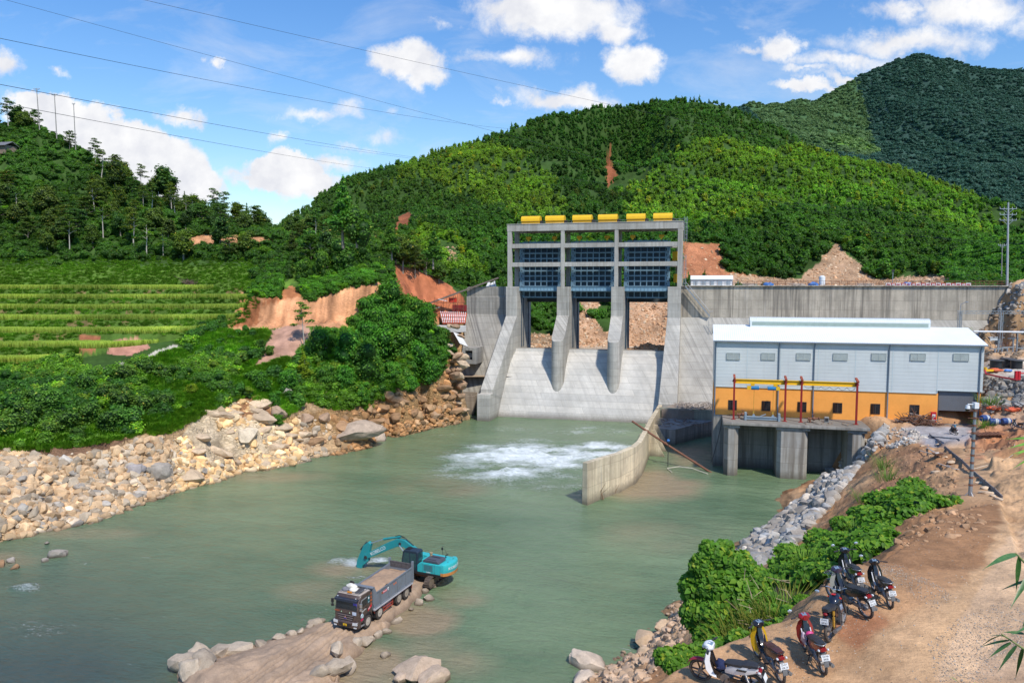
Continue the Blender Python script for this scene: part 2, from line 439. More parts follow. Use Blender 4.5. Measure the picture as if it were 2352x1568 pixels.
# ---------------------------------------------------------------- left bank and left hill
LB=[]
for px,py in [(-260,1340),(-130,1290),(0,1245),(100,1222),(210,1200),(300,1165),(400,1130),(480,1110),(560,1082),(700,1055),(770,1045),(850,1018),(880,1000),(960,980),(1040,965),(1062,957)]:
    x,y,z=Pz(px,py,0);LB.append((x,y,-.15))
    LB.append((x+3.0,y-2.6,-1.6));LB.append((x+14,y-12,-4))
for px,py,Y in [
    (-260,1050,84),(-100,1020,89),(0,1040,89),(120,1040,91),(250,1020,98),(380,985,104),(480,950,112),(560,925,117),(640,960,118),(700,930,123),(760,950,124),(830,950,131),(870,905,138),(950,885,147),(1000,830,150),(1040,800,152),
    (0,1130,83),(200,1110,91),(340,1070,98),(450,1040,104),(560,1000,112),(660,1000,117),(760,1000,122),(850,980,133),(930,940,144),
    (-200,900,106),(0,900,107),(150,900,110),(300,870,114),(450,880,118),(560,860,124),(650,880,126),(750,870,130),(850,850,136),(930,800,143),(990,770,149),
    (-200,845,116),(0,860,115),(100,840,119),(190,830,121),(200,790,124),(300,800,126),(400,770,131),(480,750,136),(560,745,140),(600,840,127),(690,750,142),(630,770,140),(750,745,143),
    (540,745,142),(650,745,146),(740,740,149),(800,735,151),(870,715,153),(960,728,156),(1040,752,160),
    (560,682,147),(650,690,149),(720,690,151),(800,662,153),(870,652,156),(890,655,158),(940,690,158),
    (900,700,158),(980,715,171),(1050,720,174),(905,610,170),(960,622,176),(1010,640,180),(1060,672,183),
    (-200,805,122),(0,805,122),(170,805,124),(-200,770,128),(0,770,128),(320,760,131),(450,745,136),(-200,740,135),(0,740,135),(300,735,137),(480,722,141),(-200,715,142),(0,715,142),(520,705,146),(-200,690,149),(0,690,149),(545,690,149),(-200,665,156),(0,665,156),(560,668,155),
    (-200,640,164),(0,640,164),(300,640,163),(600,645,161),(-200,590,172),(0,590,172),(300,590,172),(600,590,172),(700,620,163),(800,610,163),(860,590,170),
    (-200,400,200),(0,450,196),(300,480,191),(500,540,182),(650,560,180),(800,580,176),
    (-400,120,228),(-150,200,225),(0,280,222),(60,290,221),(110,312,220),(160,335,219),(260,395,217),(340,440,214),(430,490,210),(520,510,208),(600,530,206),(700,555,205),(800,580,200),(900,610,192),(1000,650,188),(1080,690,184)]:
    LB.append(PY(px,py,Y))
for px,py,Y in [(-400,120,300),(0,300,300),(400,500,290),(700,600,280),(1080,720,230)]:
    x,y,z=PY(px,py,Y);LB.append((x,y,12))
# behind the abutment the bank runs on under the dam
LB += [(W(-10,2).x,W(-10,2).y,-.5),(W(-12,5).x,W(-12,5).y,5.),(W(-11,14).x,W(-11,14).y,19.),(W(-2,18).x,W(-2,18).y,11.),(W(0,30).x,W(0,30).y,11.),(W(-6,34).x,W(-6,34).y,20.),(W(-12,1).x,W(-12,1).y,1.5)]
lb_tin=tin(LB)
def mk_left():
    nr,na=430,560
    X,Y=polar_grid((-330-1176)/FL,(1100-1176)/FL,66,300,na,nr)
    Z=smooth2(sample(lb_tin,X,Y),3)
    px,py=proj(X,Y,Z)
    # rice terraces: the slope cut into level treads and steep banks
    reg=inpoly(px,py,[(-400,655),(590,655),(560,720),(470,760),(190,815),(150,850),(-400,850)])
    w=smooth2(reg.astype(float),5)
    lev=np.array([15.4,17.3,19.3,21.3,23.1,25.0,26.9,29.2])
    zw=Z+fbm(X,Y,.022,3,5)*1.15
    k=np.clip(np.searchsorted(lev,zw)-1,0,len(lev)-2);f=np.clip((zw-lev[k])/(lev[k+1]-lev[k]),0,1)
    f2=np.clip((f-.62)/.38,0,1);f2=f2*f2*(3-2*f2)
    Zt=lev[k]+f2*(lev[k+1]-lev[k])
    Z=Z*(1-w)+Zt*w
    tread=(w > .8) & (f < .6) & (f > .02) & (zw > 15.5) & (zw < 28.2)
    # roughness: blocky where rock, soft elsewhere
    rockw=smooth2((inpoly(px,py,[(-400,1400),(-400,1010),(120,1035),(250,1015),(380,985),(480,940),(560,905),(600,930),(660,960),(700,915),(870,880),(960,850),(1040,760),(1080,760),(1080,990),(600,1180),(0,1400)]) ).astype(float),2)
    n=fbm(X,Y,.22,5,11,.6);blk=np.floor(fbm(X,Y,.16,3,3)*3.5)/3.5
    Z=Z+rockw*(n*.55+blk*.9)*np.clip((Z+.3)/1.5,.05,1)*(1-w)+(1-rockw)*(1-w)*fbm(X,Y,.12,4,8)*.35
    hill=np.clip((Y-166)/15,0,1);Z=Z+hill*fbm(X,Y,.03,4,21)*2.2
    # gullied red scarps
    cl=smooth2(inpoly(px,py,[(525,750),(560,680),(720,680),(800,655),(900,640),(1000,690),(1000,740),(800,745)]).astype(float),3)
    Z=Z+cl*(fbm(X,Y*.15,.6,4,33,.6)*.8-.1)
    px,py=proj(X,Y,Z)
    sl=slope_of(X,Y,Z)
    C=np.zeros(X.shape+(3,));C[:]=GREEN
    nz=fbm(X,Y,.07,4,44);nf=fbm(X,Y,.5,3,45)
    C[...]=GREEN+(GRASS-GREEN)*np.clip(.35+nz*.5,0,1)[...,None]
    C[reg]=(GREEN*.35+GRASS*.65)
    rz=reg & (f > .6) & (nf+nz > .55);C[rz]=BROWN*.6+GREEN*.6
    hl=Y > 166;C[hl]=DKGREEN*1.1
    def paint(poly,c,ymin=0,ymax=999,soft=.4):
        mk=inpoly(px+nf*9,py+nz*7,poly) & (Y > ymin) & (Y < ymax);C[mk]=c
    up=inpoly(px,py,[(-400,612),(600,612),(620,660),(-400,660)]);C[up]=GREEN*.3+GRASS*.75
    paint([(-400,1400),(-400,1000),(0,1015),(250,1010),(380,975),(480,920),(560,895),(610,920),(660,960),(700,915),(870,880),(960,840),(1000,770),(1080,740),(1080,990),(600,1180),(0,1400)],TAN)
    paint([(380,1040),(470,940),(560,915),(650,975),(760,1050),(560,1090),(420,1060)],PALE*1.0)
    paint([(640,960),(760,930),(880,860),(1000,790),(1060,760),(1060,960),(880,1000),(770,990)],np.array((.36,.22,.1)))
    paint([(520,900),(600,905),(640,960),(560,960)],np.array((.34,.18,.09)))
    paint([(60,1000),(220,1000),(300,1010),(220,1045),(80,1050)],np.array((.22,.13,.08)))
    paint([(520,760),(560,676),(650,682),(720,682),(800,655),(870,640),(905,650),(1000,690),(1030,740),(800,760),(700,752)],np.array((.62,.31,.155)))
    paint([(530,750),(565,690),(600,690),(590,745)],ORANGE*.9)
    paint([(900,612),(940,600),(1010,635),(1060,680),(1060,730),(990,730),(930,690),(905,650)],RED*1.05)
    paint([(580,850),(620,760),(700,745),(720,770),(660,860)],np.array((.46,.27,.19)))
    paint([(-100,870),(-100,815),(80,825),(100,850),(40,868)],RED*.8)
    paint([(235,805),(260,778),(320,775),(350,795),(300,812)],np.array((.5,.25,.17)))
    paint([(180,800),(190,770),(230,770),(215,800)],RED*.6+BROWN*.4)
    paint([(210,845),(330,815),(400,785),(410,792),(330,830),(230,860)],np.array((.5,.46,.38)))
    paint([(-50,875),(150,840),(155,848),(-40,892)],np.array((.45,.4,.32)))
    paint([(405,545),(470,540),(620,548),(640,565),(440,566)],ORANGE*.7+TAN*.4,150)
    paint([(655,660),(672,600),(688,590),(682,620),(672,665)],GRASS*1.1,140)
    paint([(640,672),(680,655),(690,680),(600,705)],ORANGE*.9,130)
    paint([(360,985),(470,910),(560,860),(580,880),(480,930),(400,975)],GRASS*.9)
    C *= (1+.22*nf+.14*fbm(X,Y,1.4,3,77)+cl*fbm(X,Y*.15,.45,4,33,.6)*.4)[...,None]
    wet=(Z < .45) & (Z > -1);C[wet] *= .5
    C=np.clip(C,.005,.9)
    V=np.stack([X,Y,Z],-1).reshape(-1,3)
    me=np_mesh('left_bank',V,grid_faces(nr,na),rockface_mat('left bank rock and soil'),{'col':('POINT',C.reshape(-1,3)),'rock':('POINT',np.clip(rockw+cl*.35,0,1).reshape(-1))},smooth=True)
    o=link('left_bank',me);tag(o,'rocky left river bank rising to rice terraces and a wooded hillside',None,None,'structure')
    bv=BVHTree.FromPolygons([tuple(v) for v in V],[tuple(f) for f in grid_faces(nr,na)])
    return bv,dict(X=X,Y=Y,Z=Z,px=px,py=py,tread=tread,rock=rockw,sl=sl)
left_bvh,LG=mk_left()

# ---------------------------------------------------------------- hills behind the dam
HC=[]
for px,py,Y in [(560,700,205),(700,700,205),(850,690,205),(1000,690,205),(1100,690,205),(1180,690,215),(1225,790,196),(1280,790,196),(1250,765,204),(1240,695,224),(1280,695,224),
    (1340,800,196),(1400,800,196),(1345,740,207),(1400,740,209),(1340,695,220),(1400,695,222),(1450,805,194),(1560,805,194),(1500,795,199),(1460,700,216),(1530,690,216),
    (1000,650,222),(1100,650,226),(1180,650,232),(1300,640,236),(1400,640,236),(1500,645,232),(1575,648,226),(1660,650,224),(1750,655,224),(1850,655,224),(2000,656,222),(2120,655,216),(2230,655,190),(2330,655,172),(2450,655,165),
    (1575,590,232),(1585,558,240),(1650,556,243),(1662,622,230),(1850,636,229),(2000,640,228),(1920,556,250),(1960,600,238),(1870,600,238),(1750,600,246),(1720,640,232),
    (1000,560,262),(1200,520,290),(1400,520,300),(1600,500,300),(1800,510,290),(2000,560,262),(2140,600,240),(2200,590,222),(2352,560,200),(2450,540,190),(2230,640,180),
    (560,540,400),(620,495,430),(680,460,450),(750,428,470),(850,392,500),(950,368,520),(1050,334,540),(1150,300,560),(1290,254,590),(1400,230,610),(1500,228,620),(1560,224,630),(1640,228,620),(1700,255,610),(1750,280,600),(1850,330,580),(1950,366,560),(2050,392,540),(2150,422,520),(2250,448,500),(2352,478,480),(2500,520,460),(2700,580,430),
    (700,560,330),(800,500,390),(950,450,400),(1150,400,420),(1200,430,380),(1300,450,420),(1350,380,450),(1400,440,430),(1500,370,450),(1600,350,460),(1600,430,380),(1750,390,420),(1900,420,400),(2050,460,380),(2200,500,350),(2352,525,320),(2500,560,300),(1050,500,330),(1420,480,370),(1800,450,350),(2000,510,310)]:
    HC.append(PY(px,py,Y))
for px in range(560,2800,200):
    k=min((a for a in HC if a[1] > 425),key=lambda a:abs(a[0]/a[1]-(px-1176)/FL))
    HC.append((k[0]*1.3,k[1]*1.3,k[2]-50));HC.append((k[0]*1.7,k[1]*1.7,20))
for px in (1000,1225,1400,1560): 
    x,y,z=PY(px,800,172);HC.append((x,y,10.6))
for px in (1700,2000,2300,2500):
    x,y,z=PY(px,700,172+(-12 if px > 2200 else 0));HC.append((x,y,24.5))
hill_tin=tin(HC)
def mk_hills():
    nr,na=420,560
    X,Y=polar_grid((540-1176)/FL,(2700-1176)/FL,160,900,na,nr)
    Z=smooth2(sample(hill_tin,X,Y,8.),6)
    far=np.clip((Y-235)/60,0,1)
    ridge=1-np.abs(fbm(X*1.3,Y*.6,.008,4,61));Z=Z+far*((ridge-.75)*22*np.clip((Y-260)/150,0,1)*np.clip((540-Y)/120+(X/Y>.33)*.0,.12,1)+fbm(X,Y,.02,4,62)*2.5)
    Z=Z+(1-far)*fbm(X,Y,.12,4,63)*.7*np.clip((Z-11)/4,.1,1)
    px,py=proj(X,Y,Z);nf=fbm(X,Y,.2,4,64);nz=fbm(X,Y,.03,3,65)
    C=np.zeros(X.shape+(3,));C[:]=DKGREEN
    bare=np.zeros(X.shape)
    def paint(poly,c,ymin=0,ymax=999):
        mk=inpoly(px+nf*6,py+nz*5,poly) & (Y > ymin) & (Y < ymax);C[mk]=c;bare[mk]=1
    paint([(1215,832),(1215,766),(1290,770),(1330,700),(1330,832)],np.array((.34,.24,.15)),0,230)
    paint([(1325,832),(1325,690),(1545,680),(1545,840)],ORANGE*.5+PALE*.5,0,230)
    paint([(1560,660),(1568,556),(1660,556),(1668,622),(1750,632),(1760,665)],RED*.8+TAN*.2,0,262)
    paint([(1660,665),(1680,628),(1840,640),(1880,595),(1918,555),(1950,585),(2010,640),(2180,630),(2180,665)],ORANGE*.35+PALE*.5,0,262)
    paint([(1385,380),(1400,340),(1415,400),(1395,430)],RED*.8,350)
    paint([(1000,565),(1050,560),(1060,600),(1030,615)],ORANGE*.5+GREEN,200)
    paint([(900,500),(940,485),(950,520),(910,530)],RED*.7,200)
    mudm=(Z < 11.6) & (Y < 235);C[mudm]=np.array((.46,.36,.26))
    green=inpoly(px,py,[(1365,735),(1380,690),(1415,690),(1420,745),(1390,765)]) & (Y < 235);C[green]=GREEN;bare[green]=0
    bush=inpoly(px,py,[(930,560),(1000,520),(1130,580),(1150,660),(1000,650)]);C[bush]=GREEN*1.3
    C *= (1+.25*nf)[...,None];C=np.clip(C,.005,.9)
    V=np.stack([X,Y,Z],-1).reshape(-1,3)
    me=np_mesh('hillside',V,grid_faces(nr,na),rockface_mat('hillside earth'),{'col':('POINT',C.reshape(-1,3)),'rock':('POINT',(bare*.8).reshape(-1))},smooth=True)
    o=link('hillside',me);tag(o,'steep forested hillside behind the dam with red landslide scars',None,None,'structure')
    return BVHTree.FromPolygons([tuple(v) for v in V],[tuple(f) for f in grid_faces(nr,na)]),dict(X=X,Y=Y,Z=Z,px=px,py=py,bare=bare,mud=mudm,nz=nz)
hill_bvh,HG=mk_hills()

# ---------------------------------------------------------------- far mountain
MC=[PY(*q) for q in [(1450,330,1300),(1600,290,1350),(1720,245,1400),(1850,212,1450),(1950,170,1500),(2050,130,1550),(2110,116,1560),(2200,134,1560),(2352,156,1540),(2500,220,1500),(2800,330,1400),
    (1500,430,760),(1700,420,760),(1900,430,740),(2100,440,720),(2352,480,700),(2700,500,680),(1780,300,1150),(1900,290,1180),(2000,330,980),(2040,370,860),(2100,250,1250),(2200,250,1250),(2200,370,930),(2352,330,1000),(2352,400,820),(2600,400,850),(1950,260,1300)]]
MC += [(x*1.25,y*1.25,z-120) for x,y,z in MC[:11]]+[(x*1.7,y*1.7,0) for x,y,z in MC[:11]]+[(x*.8,y*.8,20) for x,y,z in MC[11:17]]
mt_tin=tin(MC)
def mk_mount():
    nr,na=300,340
    X,Y=polar_grid((1430-1176)/FL,(2760-1176)/FL,560,2400,na,nr)
    Z=smooth2(sample(mt_tin,X,Y,0.),5)
    rd=1-np.abs(fbm(X,Y*.5,.0045,5,71));Z=Z+(rd-.7)*55*np.clip((Z-60)/200,0,1)*np.clip((1700-Y)/300,.3,1)+fbm(X,Y,.03,4,72)*5
    px,py=proj(X,Y,Z)
    C=np.zeros(X.shape+(3,));C[:]=np.array((.04,.085,.065))  # bluish distance haze is put into the cover colour
    lit=inpoly(px,py,[(1700,230),(1950,150),(1990,260),(2010,360),(1800,330)]);C[lit]=np.array((.07,.14,.055))  # sunlit flank and patch painted into the ground colour
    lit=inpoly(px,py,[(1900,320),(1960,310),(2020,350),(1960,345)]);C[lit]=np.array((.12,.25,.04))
    C=C*(1+.25*fbm(X,Y,.05,4,73))[...,None];C=np.clip(C,.004,.9)
    V=np.stack([X,Y,Z],-1).reshape(-1,3)
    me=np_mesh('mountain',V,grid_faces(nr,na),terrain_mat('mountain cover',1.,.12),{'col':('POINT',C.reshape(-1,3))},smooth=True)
    tag(link('mountain',me),'tall green mountain beyond the forested hill',None,None,'structure')
    return BVHTree.FromPolygons([tuple(v) for v in V],[tuple(f) for f in grid_faces(nr,na)]),dict(X=X,Y=Y,Z=Z,px=px,py=py,lit=inpoly(px,py,[(1700,230),(1950,150),(1990,260),(2010,360),(1800,330)]))
mt_bvh,MG=mk_mount()

# ---------------------------------------------------------------- right bank: parking shelf, track, yard, platform
RB=[]
wr=[(1180,1640),(1260,1600),(1340,1568),(1460,1490),(1560,1390),(1600,1340),(1700,1255),(1790,1190),(1880,1100),(1900,1085)]
for px,py in wr:
    x,y,z=Pz(px,py,0);RB.append((x,y,-.1));RB.append((x-2.5,y+1.5,-1.5));RB.append((x-10,y+8,-4))
def rb(px,py,z=None,Y=None):RB.append(Pz(px,py,z) if z is not None else PY(px,py,Y))
for px,py in [(1500,1568),(1560,1530),(1640,1492),(1750,1475),(1830,1405),(1900,1335),(1960,1300),(2352,1568),(2100,1568),(1800,1568),(2100,1400),(2352,1400),(2000,1400),(1900,1480),(2500,1450)]:
    rb(px,py,19.)
RB += [(2.8,15,19),(2.2,10,19),(14,12,19.2),(30,14,20),(6,8,19),(30,8,20),(1,20,13),(-2,15,13),(-3,24,7),(0,30,8),(-6,40,-1),(0,42,1),(4,30,10.5),(6,40,6),(5,25,12.5),(-5,10,12),(8,32,10.5),(9,45,4)]
for px,py,z in [(2000,1290,18.5),(2060,1245,17.9),(2100,1225,17.9),(2160,1180,17.2),(2230,1140,16.3),(2300,1150,16.5),(2352,1200,17.3),(2352,1100,15.2),(2500,1100,15.6),(2500,1200,17.5),(2200,1240,18.),(2250,1090,14.2),(2190,1030,10.8),(2160,1005,8.6),(2352,1050,13.4),(2250,1028,10.8),(2300,1035,11.6),
    (2120,1000,8.4),(2240,985,8.),(2235,1000,8.9),(2240,1012,9.7),(2225,1020,10.1),(2246,1000,9.),(2165,978,8.),(2090,985,8.),
    (2010,1000,7.6),(2010,1040,6.),(1960,1080,4.4),(1880,1180,4.6),(1800,1260,4.6),(1720,1300,4.6),(1660,1350,4.8),
    (2080,1010,9.),(2130,1030,10.2),(2160,1060,11.6),(2080,1050,9.6),(2000,1130,8.6),(2040,1100,10.5),(1960,1180,9.6),(1850,1270,9.6),(1780,1310,9.6),(2100,1120,14.),(2180,1100,14.4),(2200,1130,15.9),(2130,1160,15.8),
    (2050,1200,15.4),(1990,1250,15.4),(2020,1240,16.),(1950,1280,15.6),(1880,1330,14.6),(1800,1350,13.2),(1750,1400,12.6),(1700,1430,11.5),(1620,1450,9.),(1560,1480,6.),(1520,1530,4.)]:
    rb(px,py,z)
# ledge with the barrels, riprap wall, switchyard platform, slope up to the crest
for px,py,z in [(2262,975,12.7),(2266,955,12.9),(2352,975,12.9),(2500,990,13.),(2352,1005,12.6),(2352,1022,12.2),(2266,925,12.9),(2352,925,13.),(2500,930,13.),(2270,868,15.),(2352,868,15.),(2500,868,15.2),(2262,852,15.),(2352,850,15.),(2500,850,15.)]:
    rb(px,py,z)
RB += [PY(*q) for q in [(2262,800,126),(2352,800,124),(2500,800,122),(2200,760,136),(2262,745,134),(2330,700,138),(2352,655,140),(2320,655,143),(2500,640,135),(2270,730,141),(2500,600,160),(2352,640,160)]]
for s,t,z in [(40,-30,-4.),(60,-20,7.8),(79,-31,8.),(79,-15,9.),(60,0,8.),(40,-1,2.),(42,-8,-4),(42,-28,-4),(66,-37,7.6),(72,-38,8.),(78,-38,8.),(70,-44,8.),(78,-44,8.1),(79,-36,8.1),(76,-41,8.1),(74,-44,8.2),(75.5,-46,8.4),(94,0,15.),(101,13,27.7),(110,20,28.),(97,12,20.),(93,8,15.),(88,2,12.),(90,12,12.),(82,-5,9.5),(79.5,-33.5,8.),(70,-34,8.),(64,-34,8.),(62,-36,-2.),(60,-40,-1),(44,-40,-4),(40,-32,-3),(40,-40,-4),(30,-20,-4),(66,-42,3.4)]:
    p=W(s,t,z);RB.append(tuple(p))
rb_tin=tin(RB)
def mk_right():
    nr,na=620,520
    X,Y=polar_grid(-.12,(2420-1176)/FL,9,165,na,nr)
    Z=smooth2(sample(rb_tin,X,Y),3)
    px,py=proj(X,Y,Z)
    flat=inpoly(px,py,[(2060,1000),(2110,975),(2250,975),(2250,1010),(2300,1150),(2352,1300),(2700,1700),(1480,1700),(1500,1568),(1640,1500),(1760,1480),(1840,1410),(1900,1350),(2000,1300),(2100,1240),(2180,1180),(2200,1060),(2150,1010)])
    fw=smooth2(flat.astype(float),6)
    n=fbm(X,Y,.35,6,81,.6);n2=fbm(X,Y,.12,3,82)
    Z=Z+(1-fw)*(n*.38+n2*.3)*np.clip(Y/45,.25,1)+fw*(fbm(X,Y,1.2,4,83)*.035+fbm(X,Y,.2,2,84)*.06)
    # wheel ruts along the track
    led=smooth2(inpoly(px,py,[(2215,1040),(2240,960),(2300,930),(2420,960),(2420,1020),(2300,1035)]).astype(float),2)
    Z=Z+led*fbm(X,Y,.8,4,85)*.5
    px,py=proj(X,Y,Z);nf=fbm(X,Y,.9,4,86)
    C=np.zeros(X.shape+(3,));C[:]=np.array((.37,.22,.12))
    C[...]=np.array((.38,.205,.10))+(np.array((.52,.33,.18))-np.array((.38,.205,.10)))*np.clip(.5+n2*.8,0,1)[...,None]
    def paint(poly,c,k=1.,ymin=0,ymax=999):
        mk=smooth2((inpoly(px+nf*16,py+n2*16,poly) & (Y > ymin) & (Y < ymax)).astype(float),9)[...,None]*k;C[...]=C*(1-mk)+np.array(c)*mk
    paint([(2040,1568),(2170,1400),(2260,1280),(2300,1180),(2260,1100),(2210,1040),(2150,1005),(2230,1000),(2352,1060),(2420,1300),(2420,1568)],(.58,.37,.20),.85)
    paint([(2150,1568),(2230,1400),(2290,1260),(2352,1200),(2420,1200),(2420,1568)],(.64,.44,.27),.7)
    paint([(2230,1568),(2352,1440),(2420,1420),(2420,1600)],(.38,.26,.17),.7)
    paint([(1600,1568),(1900,1440),(2060,1330),(2140,1300),(2200,1340),(2050,1450),(1900,1560)],(.47,.26,.13),.6)
    paint([(1900,1440),(2000,1400),(2050,1440),(1950,1500)],RED*.8,.6)
    paint([(2060,1000),(2110,975),(2250,975),(2245,1012),(2150,1018)],(.36,.37,.39),.9)
    paint([(1990,1140),(2040,1040),(2110,1020),(2150,1080),(2060,1120)],(.34,.18,.1),.7)
    paint([(2225,1040),(2240,960),(2290,940),(2352,960),(2352,1010),(2300,1030)],RED*.7+TAN*.25,.7)
    paint([(2250,960),(2250,925),(2420,925),(2420,975)],(.44,.30,.2),.8)
    paint([(2256,872),(2256,845),(2420,840),(2420,872)],(.5,.46,.4),.9)
    paint([(2180,800),(2230,740),(2420,650),(2420,800)],(.32,.2,.1),.8,120)
    wet=(Z < .5);C[wet] *= .55
    C *= (1+.16*nf+.1*fbm(X,Y,4,3,88))[...,None];C=np.clip(C,.01,.9)
    V=np.stack([X,Y,Z],-1).reshape(-1,3)
    me=np_mesh('dirt_ground',V,grid_faces(nr,na),terrain_mat('trodden earth',.55,9.),{'col':('POINT',C.reshape(-1,3))},smooth=True)
    tag(link('dirt_ground',me),'bare orange dirt track and bank on the right side of the river',None,None,'structure')
    return BVHTree.FromPolygons([tuple(v) for v in V],[tuple(f) for f in grid_faces(nr,na)]),dict(X=X,Y=Y,Z=Z,px=px,py=py,fw=fw)
right_bvh,RG=mk_right()

# ---------------------------------------------------------------- causeway in the river
KC=[]
for px,py in [(395,1620),(405,1568),(412,1515),(440,1503),(500,1495),(560,1480),(650,1455),(720,1434),(770,1420),(820,1385),(870,1350),(905,1335),(935,1322),(990,1300),(1010,1322),(1000,1340),(965,1372),(940,1395),(905,1428),(880,1452),(840,1492),(790,1525),(765,1568),(750,1620)]:
    x,y,z=Pz(px,py,0);KC.append((x,y,-.05))
cx0,cy0=-13.5,59.
KO=[(x+(x-cx0)*.25,y+(y-cy0)*.18,-1.6) for x,y,z in KC]
KC += KO
for px,py,z in [(600,1568,.9),(520,1540,1.2),(480,1568,1.2),(700,1568,.8),(680,1500,.85),(740,1480,.8),(800,1450,.8),(860,1420,.75),(900,1390,.75),(935,1365,.65),(965,1340,.5),(720,1450,.75),(790,1420,.65),(850,1380,.5),(600,1500,1.),(560,1520,1.1),(500,1520,1.3),(450,1530,1.2),(810,1480,.95),(880,1425,.9),(600,1640,.9),(750,1545,.8),(770,1560,.7),(780,1530,.7),(720,1600,.8)]:
    KC.append(Pz(px,py,z))
k_tin=tin(KC)
def mk_cause():
    nr,na=240,300
    X,Y=polar_grid((330-1176)/FL,(1080-1176)/FL,42,76,na,nr)
    Z=smooth2(sample(k_tin,X,Y,-2.),3)
    n=fbm(X,Y,.6,5,91,.6);Z=Z+n*.13*np.clip(Z+.6,0,1)
    # wheel ruts parallel to the causeway
    fx,fy=-.391,-.921;lat=(X+11.9)*fy*-1+(Y-58)*fx
    lat=-(X-(-11.6))*.921+(Y-58.)*.391
    ru=np.zeros(X.shape)
    for c0 in (.2,.62,1.05,2.05,2.5,2.95):ru += np.exp(-((lat-c0)/.13)**2)
    ru *= np.clip((1.-np.abs(Z-.85)),0,1)*(Y < 60)
    Z=Z-ru*.19
    C=np.zeros(X.shape+(3,));C[:]=np.array((.42,.305,.21));C *= (1+.15*fbm(X,Y,.8,4,92)-.18*np.clip(ru,0,1))[...,None]
    wet=np.clip((.4-Z)/.4,0,1);C *= (1-.45*wet)[...,None]
    V=np.stack([X,Y,Z],-1).reshape(-1,3)
    me=np_mesh('causeway',V,grid_faces(nr,na),terrain_mat('river sand',.5,8.),{'col':('POINT',np.clip(C,.01,.9).reshape(-1,3))},smooth=True)
    tag(link('causeway',me),'sandy causeway with wheel ruts running out into the river',None,None,'structure')
    return BVHTree.FromPolygons([tuple(v) for v in V],[tuple(f) for f in grid_faces(nr,na)])
cause_bvh=mk_cause()
def drop(bv,x,y,default=0.):
    h=bv.ray_cast(Vector((x,y,4000)),Vector((0,0,-1)))
    return h[0].z if h[0] is not None else default
def pick(bv,px,py):
    """where the survey line through a mapped point meets the ground"""
    a,b,c=_d(px,py)
    h=bv.ray_cast(Vector((0,0,CH)),Vector((a,b,c)).normalized())
    return h[0]
def pickr(bv,px,py,fallbackY=60):
    h=pick(bv,px,py)
    return h if h is not None else Vector(PY(px,py,fallbackY))

